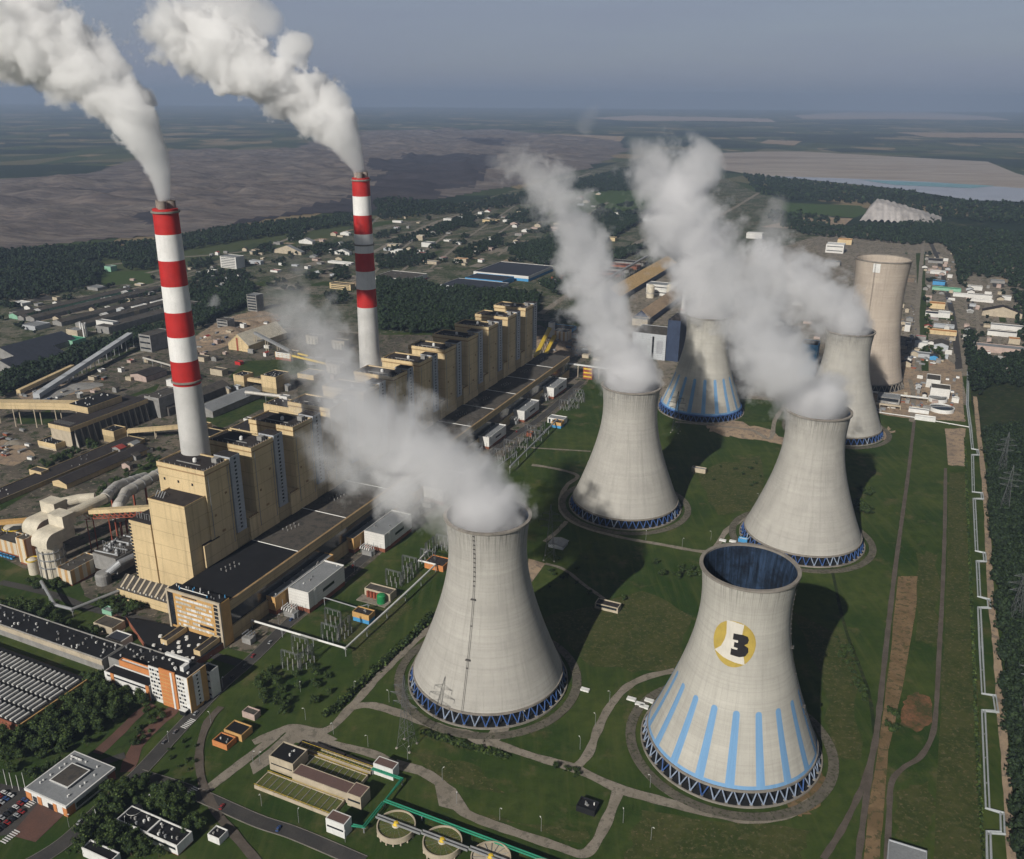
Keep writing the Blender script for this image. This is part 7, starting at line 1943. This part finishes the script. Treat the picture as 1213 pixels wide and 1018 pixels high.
# small goods and boxes in the yards: many pallets, cabins and crates
KN = {'white': M_WHITE, 'grey': M_GREYR, 'blue': M_NAVY, 'brown': M_BRICK, 'cream': M_BUFF, 'pale': M_ROOFL}
def cabin(x, y, L, W, h, kn, where, rz):
    root = empty('site_cabin', (x, y, 0), rz, f'small {kn} cabin or crate lying {where}', 'cabin', f'{kn} cabins {where}')
    b = MB(); b.box(-W / 2, W / 2, -L / 2, L / 2, .2, h, KN[kn]); P('cabin_body', b, root)
    b = MB(); b.box(-W / 2 - .1, W / 2 + .1, -L / 2 - .1, L / 2 + .1, h, h + .2, M_ROOFL); P('cabin_roof', b, root)
for poly, n, where in (([(1060, 445), (1135, 448), (1134, 492), (1010, 486), (1030, 470)], 34, 'on the building site by the tallest tower'), ([(1075, 400), (1098, 400), (1125, 432), (1080, 438)], 26, 'in the yard beside the tallest tower'), ([(225, 405), (330, 372), (340, 395), (240, 420)], 26, 'on the sandy yard by the cream store'),
                        ([(20, 468), (120, 440), (130, 455), (60, 482)], 24, 'on the yard below the silver conveyor'), ([(640, 404), (690, 398), (720, 425), (660, 425)], 18, 'on the yard beyond the last turbine hall'), ([(-5, 505), (30, 500), (40, 545), (-5, 550)], 16, 'on the pale yard at the left edge'), ([(1095, 300), (1128, 300), (1134, 330), (1100, 330)], 16, 'in the top east yard')):
    t = 0; c_ = 0
    xs = [p[0] for p in poly]; ys = [p[1] for p in poly]
    while c_ < n and t < 800:
        t += 1; q = (rnd.uniform(min(xs), max(xs)), rnd.uniform(min(ys), max(ys)))
        if not in_poly(*q, poly): continue
        x, y = G(*q)
        if blocked(x, y, 1): continue
        cabin(x, y, rnd.uniform(4, 9), rnd.uniform(2.4, 4), rnd.uniform(1.8, 3.4), rnd.choice(list(KN)), where, PLANT + rnd.choice((0, math.pi / 2)) + rnd.uniform(-.1, .1)); c_ += 1
# ------------------------------------------------------------------ steam and smoke
WIND = Vector((-.94, .34)).normalized()
def on_wind_plane(px, py, sx, sy):
    """point seen at (px, py) on the upright plane through the mouth at (sx, sy) that the wind blows along"""
    d = _fw + _rt * ((px - PW / 2) / CF) - _up * ((py - PH / 2) / CF)
    nx, ny = -WIND.y, WIND.x
    t = (nx * sx + ny * sy) / (nx * d.x + ny * d.y)
    P = Vector((d.x * t, d.y * t, CH + d.z * t))
    return P, t * d.dot(_fw) / CF          # point and metres per pixel there

def plume(name, label, cat, src, keys, dens, nscale=.03, A=.35, B=.22, C=.5, soft=.12, col=(.98, .98, .98, 1), aniso=.25, seed=1, wander=.35, step=5., parent=None, fade=1.0, thin=1.0, holes=0.):
    """steam drifting along a bent line: a closed billowing hull whose inside thins out towards its torn skin"""
    rnd = random.Random(seed)
    pts = []
    for px, py, rp in keys:
        P_, mpp = on_wind_plane(px, py, *src)
        pts.append((P_, rp * mpp))
    P0, P1 = pts[0][0], pts[-1][0]
    ax = (P1 - P0); L = ax.length; ax.normalize()
    e1 = ax.cross(Vector((WIND.y, -WIND.x, 0))).normalized(); e2 = ax.cross(e1).normalized()
    S = []
    for k, (P_, r) in enumerate(pts):
        q = P_ - P0; s = q.dot(ax) / L
        S.append([s, q.dot(e1), (rnd.uniform(-1, 1) * wander * r if k > 1 else 0), r])
    S.sort()
    ss = np.linspace(0, 1, 25); T = np.array(S)
    o1 = np.interp(ss, T[:, 0], T[:, 1]); o2 = np.interp(ss, T[:, 0], T[:, 2]); rr = np.interp(ss, T[:, 0], T[:, 3])
    k3 = np.array([.25, .5, .25])
    for arr in (o1, o2, rr):
        arr[1:-1] = np.convolve(arr, k3, 'same')[1:-1]
    m1 = max(1e-3, np.abs(o1).max()); m2 = max(1e-3, np.abs(o2).max()); mr = rr.max()
    # the hull: rings of the widened tube, pushed in and out
    grow = 1 + (A + B) * .75 + .12
    V = []; F = []; nr = 64; ns = 110
    for i in range(ns + 1):
        s = -.0 + i / ns
        g = 1.0
        c = P0 + ax * (s * L) + e1 * np.interp(s, ss, o1) + e2 * np.interp(s, ss, o2); r = np.interp(s, ss, rr) * grow
        r *= math.sqrt(max(.002, 1 - max(0, (s - .93) / .07) ** 2))
        if i == 0: r *= .9
        for j in range(nr):
            th = 2 * math.pi * j / nr; dv = e1 * math.cos(th) + e2 * math.sin(th); p = c + dv * r
            w = 1 + .16 * mnoise.fractal(p * .035, 1., 2., 3) if i > 1 else 1
            V.append(tuple(c + dv * r * w))
    for i in range(ns):
        for j in range(nr): F.append((i * nr + j, i * nr + (j + 1) % nr, (i + 1) * nr + (j + 1) % nr, (i + 1) * nr + j))
    base = len(V); V += [tuple(P0 - ax * 0.1), tuple(P1 + ax * .1)]
    m, nt, out = nodes_of(name); N = NT(nt)
    p = N.pos()
    def vdot(vec, d):
        nd = N.n('ShaderNodeVectorMath', operation='DOT_PRODUCT'); N.link(vec, nd.inputs[0]); nd.inputs[1].default_value = tuple(d); return nd.outputs['Value']
    sub = N.n('ShaderNodeVectorMath', operation='SUBTRACT'); N.link(p, sub.inputs[0]); sub.inputs[1].default_value = tuple(P0)
    q = sub.outputs[0]
    s = N.math('MULTIPLY', vdot(q, ax), 1 / L); a_ = vdot(q, e1); b_ = vdot(q, e2)
    ramp = N.n('ShaderNodeValToRGB'); cr = ramp.color_ramp
    while len(cr.elements) < len(ss): cr.elements.new(.5)
    for e, si, x1, x2, r in zip(cr.elements, ss, o1, o2, rr):
        e.position = float(si); e.color = (float(x1 / m1 * .5 + .5), float(x2 / m2 * .5 + .5), float(r / mr), 1)
    N.link(s, ramp.inputs[0]); sc = N.n('ShaderNodeSeparateColor'); N.link(ramp.outputs[0], sc.inputs[0])
    da = N.math('SUBTRACT', a_, N.math('MULTIPLY_ADD', sc.outputs[0], 2 * m1, -m1)); db = N.math('SUBTRACT', b_, N.math('MULTIPLY_ADD', sc.outputs[1], 2 * m2, -m2))
    cxyz = N.n('ShaderNodeCombineXYZ'); N.link(da, cxyz.inputs[0]); N.link(db, cxyz.inputs[1])
    ln = N.n('ShaderNodeVectorMath', operation='LENGTH'); N.link(cxyz.outputs[0], ln.inputs[0])
    d = N.math('DIVIDE', ln.outputs['Value'], N.math('MULTIPLY', sc.outputs[2], mr))
    n1 = N.noise(p, nscale * .8, 1.5, .55, .8); n2 = N.noise(p, nscale * 2.6, 4, .62)
    g = N.math('MULTIPLY', N.math('ABSOLUTE', N.math('SUBTRACT', n1, .5)), -A * 5)
    g = N.math('ADD', g, N.math('MULTIPLY', N.math('ABSOLUTE', N.math('SUBTRACT', n2, .5)), -B * 5))
    g = N.math('ADD', g, N.math('MULTIPLY_ADD', n2, C, -C * .5 + (A + B) * .35))
    f = N.math('ADD', d, N.math('MULTIPLY', g, N.maprange(s, 0., .22, .25, 1.)))    # still whole at the mouth, torn farther on
    if fade > 0:    # thinner and more torn with distance from the mouth
        f = N.math('ADD', f, N.math('MULTIPLY', N.math('POWER', N.math('MAXIMUM', s, 0.), 3.), .45 * fade))
    k = N.maprange(f, 1.0, 1.0 - soft, 0, 1)
    dn = N.math('MULTIPLY', k, N.math('MULTIPLY_ADD', s, dens * (thin - 1), dens))
    f_end = N.maprange(s, .80, .99, 0., 1.); dn = N.math('MULTIPLY', dn, N.maprange(N.math('ADD', f_end, N.math('MULTIPLY', n2, 1.2)), 1.45, .75, 0., 1.))
    if holes: dn = N.math('MULTIPLY', dn, N.maprange(n1, .5 - holes * .1, .5 + holes * .15, .15, 1))
    pv = N.n('ShaderNodeVolumePrincipled'); pv.inputs['Color'].default_value = col
    pv.inputs['Anisotropy'].default_value = aniso; pv.inputs['Density Attribute'].default_value = ''
    N.link(dn, pv.inputs['Density']); N.link(pv.outputs[0], out.inputs['Volume'])
    me = bpy.data.meshes.new(name)
    F += [(base, (j + 1) % nr, j) for j in range(nr)] + [(base + 1, ns * nr + j, ns * nr + (j + 1) % nr) for j in range(nr)]
    me.from_pydata(V, [], F); me.materials.append(m); me.update()
    bm = bmesh.new(); bm.from_mesh(me); bmesh.ops.recalc_face_normals(bm, faces=bm.faces); bm.to_mesh(me); bm.free()
    arr = np.array(V); dims = arr.max(0) - arr.min(0)
    try: m.cycles.volume_step_rate = float(step / (dims.mean() / 10))
    except Exception as ex: print('step', ex)
    o = bpy.data.objects.new(name, me); COL.objects.link(o)
    if parent is not None: o.parent = parent; return o
    return tag(o, label, cat)
WS = (.998, .998, .998, 1); GS = (.965, .965, .972, 1)
C1, C2 = (-253.3, 657.2), (-156.4, 933.9)
P1 = plume('smoke_plume', 'dense white smoke plume trailing from the nearer striped chimney to the upper left corner', 'smoke plume', C1,
      [(195, 240, 9), (195, 226, 12), (191, 205, 16), (183, 178, 23), (167, 148, 30), (140, 118, 34), (105, 92, 40), (68, 62, 52), (25, 42, 60), (-20, 30, 66), (-80, 15, 70)], .22, .030, .46, .30, .7, .16, WS, .3, 1, step=5, fade=.2)
P2 = plume('smoke_plume', 'dense white smoke plume leaning left from the far striped chimney', 'smoke plume', C2,
      [(427, 206, 8), (426, 194, 12), (419, 172, 19), (405, 150, 27), (380, 132, 31), (350, 115, 34), (325, 98, 36), (300, 80, 38), (272, 62, 42), (240, 50, 46), (205, 35, 48), (170, 20, 44)], .18, .024, .50, .34, .8, .18, WS, .3, 2, step=6, fade=.7)
plume('upper_billow', None, None, C2, [(335, 70, 14), (350, 55, 22), (362, 50, 16), (372, 42, 8)], .12, .03, .3, .3, .5, .2, WS, .3, 12, parent=P2, step=6)
plume('upper_billow', None, None, C2, [(330, 30, 16), (290, 15, 36), (250, 0, 44), (200, -10, 44)], .05, .02, .36, .3, .7, .4, WS, .3, 13, parent=P2, step=8)
T1c, T2c, T3c, T5c, T6c = (-15.2, 514.4), (112, 793.3), (265.9, 725.7), (244.2, 1085.2), (395.2, 1012.1)
P3 = plume('steam_plume', 'grey steam from the ladder tower drifting left across the turbine hall', 'steam plume', T1c,
      [(580, 628, 49), (574, 606, 58), (545, 578, 58), (508, 556, 62), (472, 532, 64), (440, 502, 62), (412, 470, 56), (392, 440, 50), (374, 408, 46), (358, 380, 42), (340, 348, 42), (318, 308, 34)], .085, .021, .55, .40, 1.55, .5, GS, .25, 3, step=5, fade=.35, thin=.45)
plume('side_wisp', None, None, T1c, [(450, 570, 22), (420, 560, 34), (390, 545, 36), (365, 520, 28), (355, 500, 16)], .035, .024, .4, .34, 1.1, .5, GS, .25, 33, parent=P3, step=6)
P4 = plume('steam_plume', 'tall grey steam column rising from the tower beside the white switch halls', 'steam plume', T2c,
      [(751, 466, 34), (748, 447, 40), (730, 415, 39), (713, 378, 42), (701, 340, 42), (691, 305, 41), (679, 268, 39), (662, 238, 37), (645, 212, 35), (615, 190, 36), (572, 180, 34)], .085, .021, .55, .40, 1.55, .5, GS, .25, 4, step=5, fade=.7, thin=.5)
P5 = plume('steam_plume', 'grey steam from the plain tower behind the emblem tower, rising leftwards', 'steam plume', T3c,
      [(973, 497, 37), (965, 474, 44), (936, 440, 43), (914, 408, 46), (894, 376, 48), (878, 344, 50), (862, 312, 48), (842, 285, 42)], .085, .021, .55, .40, 1.55, .5, GS, .25, 5, step=5, fade=.5, thin=.5)
P6 = plume('steam_plume', 'small grey steam plume blowing left from the tower before the tallest one', 'steam plume', T6c,
      [(1010, 399, 29), (1002, 380, 36), (972, 353, 37), (948, 337, 40), (920, 322, 42), (895, 305, 40), (870, 295, 34)], .09, .022, .55, .40, 1.55, .5, GS, .25, 6, step=5, fade=.6, thin=.6)
plume('side_wisp', None, None, T6c, [(905, 305, 24), (915, 272, 24), (922, 245, 18), (925, 225, 10)], .02, .022, .4, .3, 1.2, .5, GS, .25, 36, parent=P6, step=7)
P7 = plume('steam_plume', 'widest grey steam plume, rising from the back striped tower', 'steam plume', T5c,
      [(841, 382, 29), (842, 362, 40), (834, 325, 46), (820, 290, 52), (806, 255, 50), (790, 222, 48), (772, 196, 42), (756, 172, 34), (745, 155, 22)], .075, .016, .55, .40, 1.55, .5, GS, .25, 7, step=6, fade=.6, thin=.5)
plume('side_billow', None, None, T5c, [(800, 240, 22), (815, 215, 34), (828, 195, 38), (836, 175, 34), (830, 155, 24)], .05, .018, .36, .3, .9, .4, GS, .25, 37, parent=P7, step=7)
plume('steam_wisp', 'thin wisp of steam hanging over the mine horizon', 'steam wisp', G(690, 200),
      [(690, 158, 12), (694, 145, 16), (702, 132, 14), (712, 122, 8)], .0025, .003, .4, .3, 1.2, .5, GS, .1, 8, step=60)
plume('steam_wisp', 'small puff of steam left of the frame building', 'steam wisp', G(253, 372),
      [(250, 374, 5), (252, 364, 8), (255, 355, 8), (257, 348, 5)], .03, .03, .3, .3, .8, .4, GS, .1, 9, step=5)

# the steam standing over each mouth before the wind takes it
for par, src_, keys_, st in ((P3, T1c, [(578, 632, 47), (578, 615, 53), (575, 596, 50), (568, 578, 36)], 4), (P4, T2c, [(749, 468, 33), (749, 455, 38), (746, 440, 36), (741, 428, 26)], 4), (P5, T3c, [(970, 499, 36), (969, 484, 41), (965, 468, 38), (958, 455, 28)], 4),
                            (P7, T5c, [(839, 383, 26), (840, 372, 32), (839, 358, 32), (836, 345, 24)], 4), (P6, T6c, [(1008, 401, 28), (1006, 390, 31), (1002, 378, 28), (996, 366, 20)], 4)):
    plume('mouth_steam', None, None, src_, keys_, .09, .03, .36, .28, .9, .35, GS, .25, 41, parent=par, step=st, fade=0)
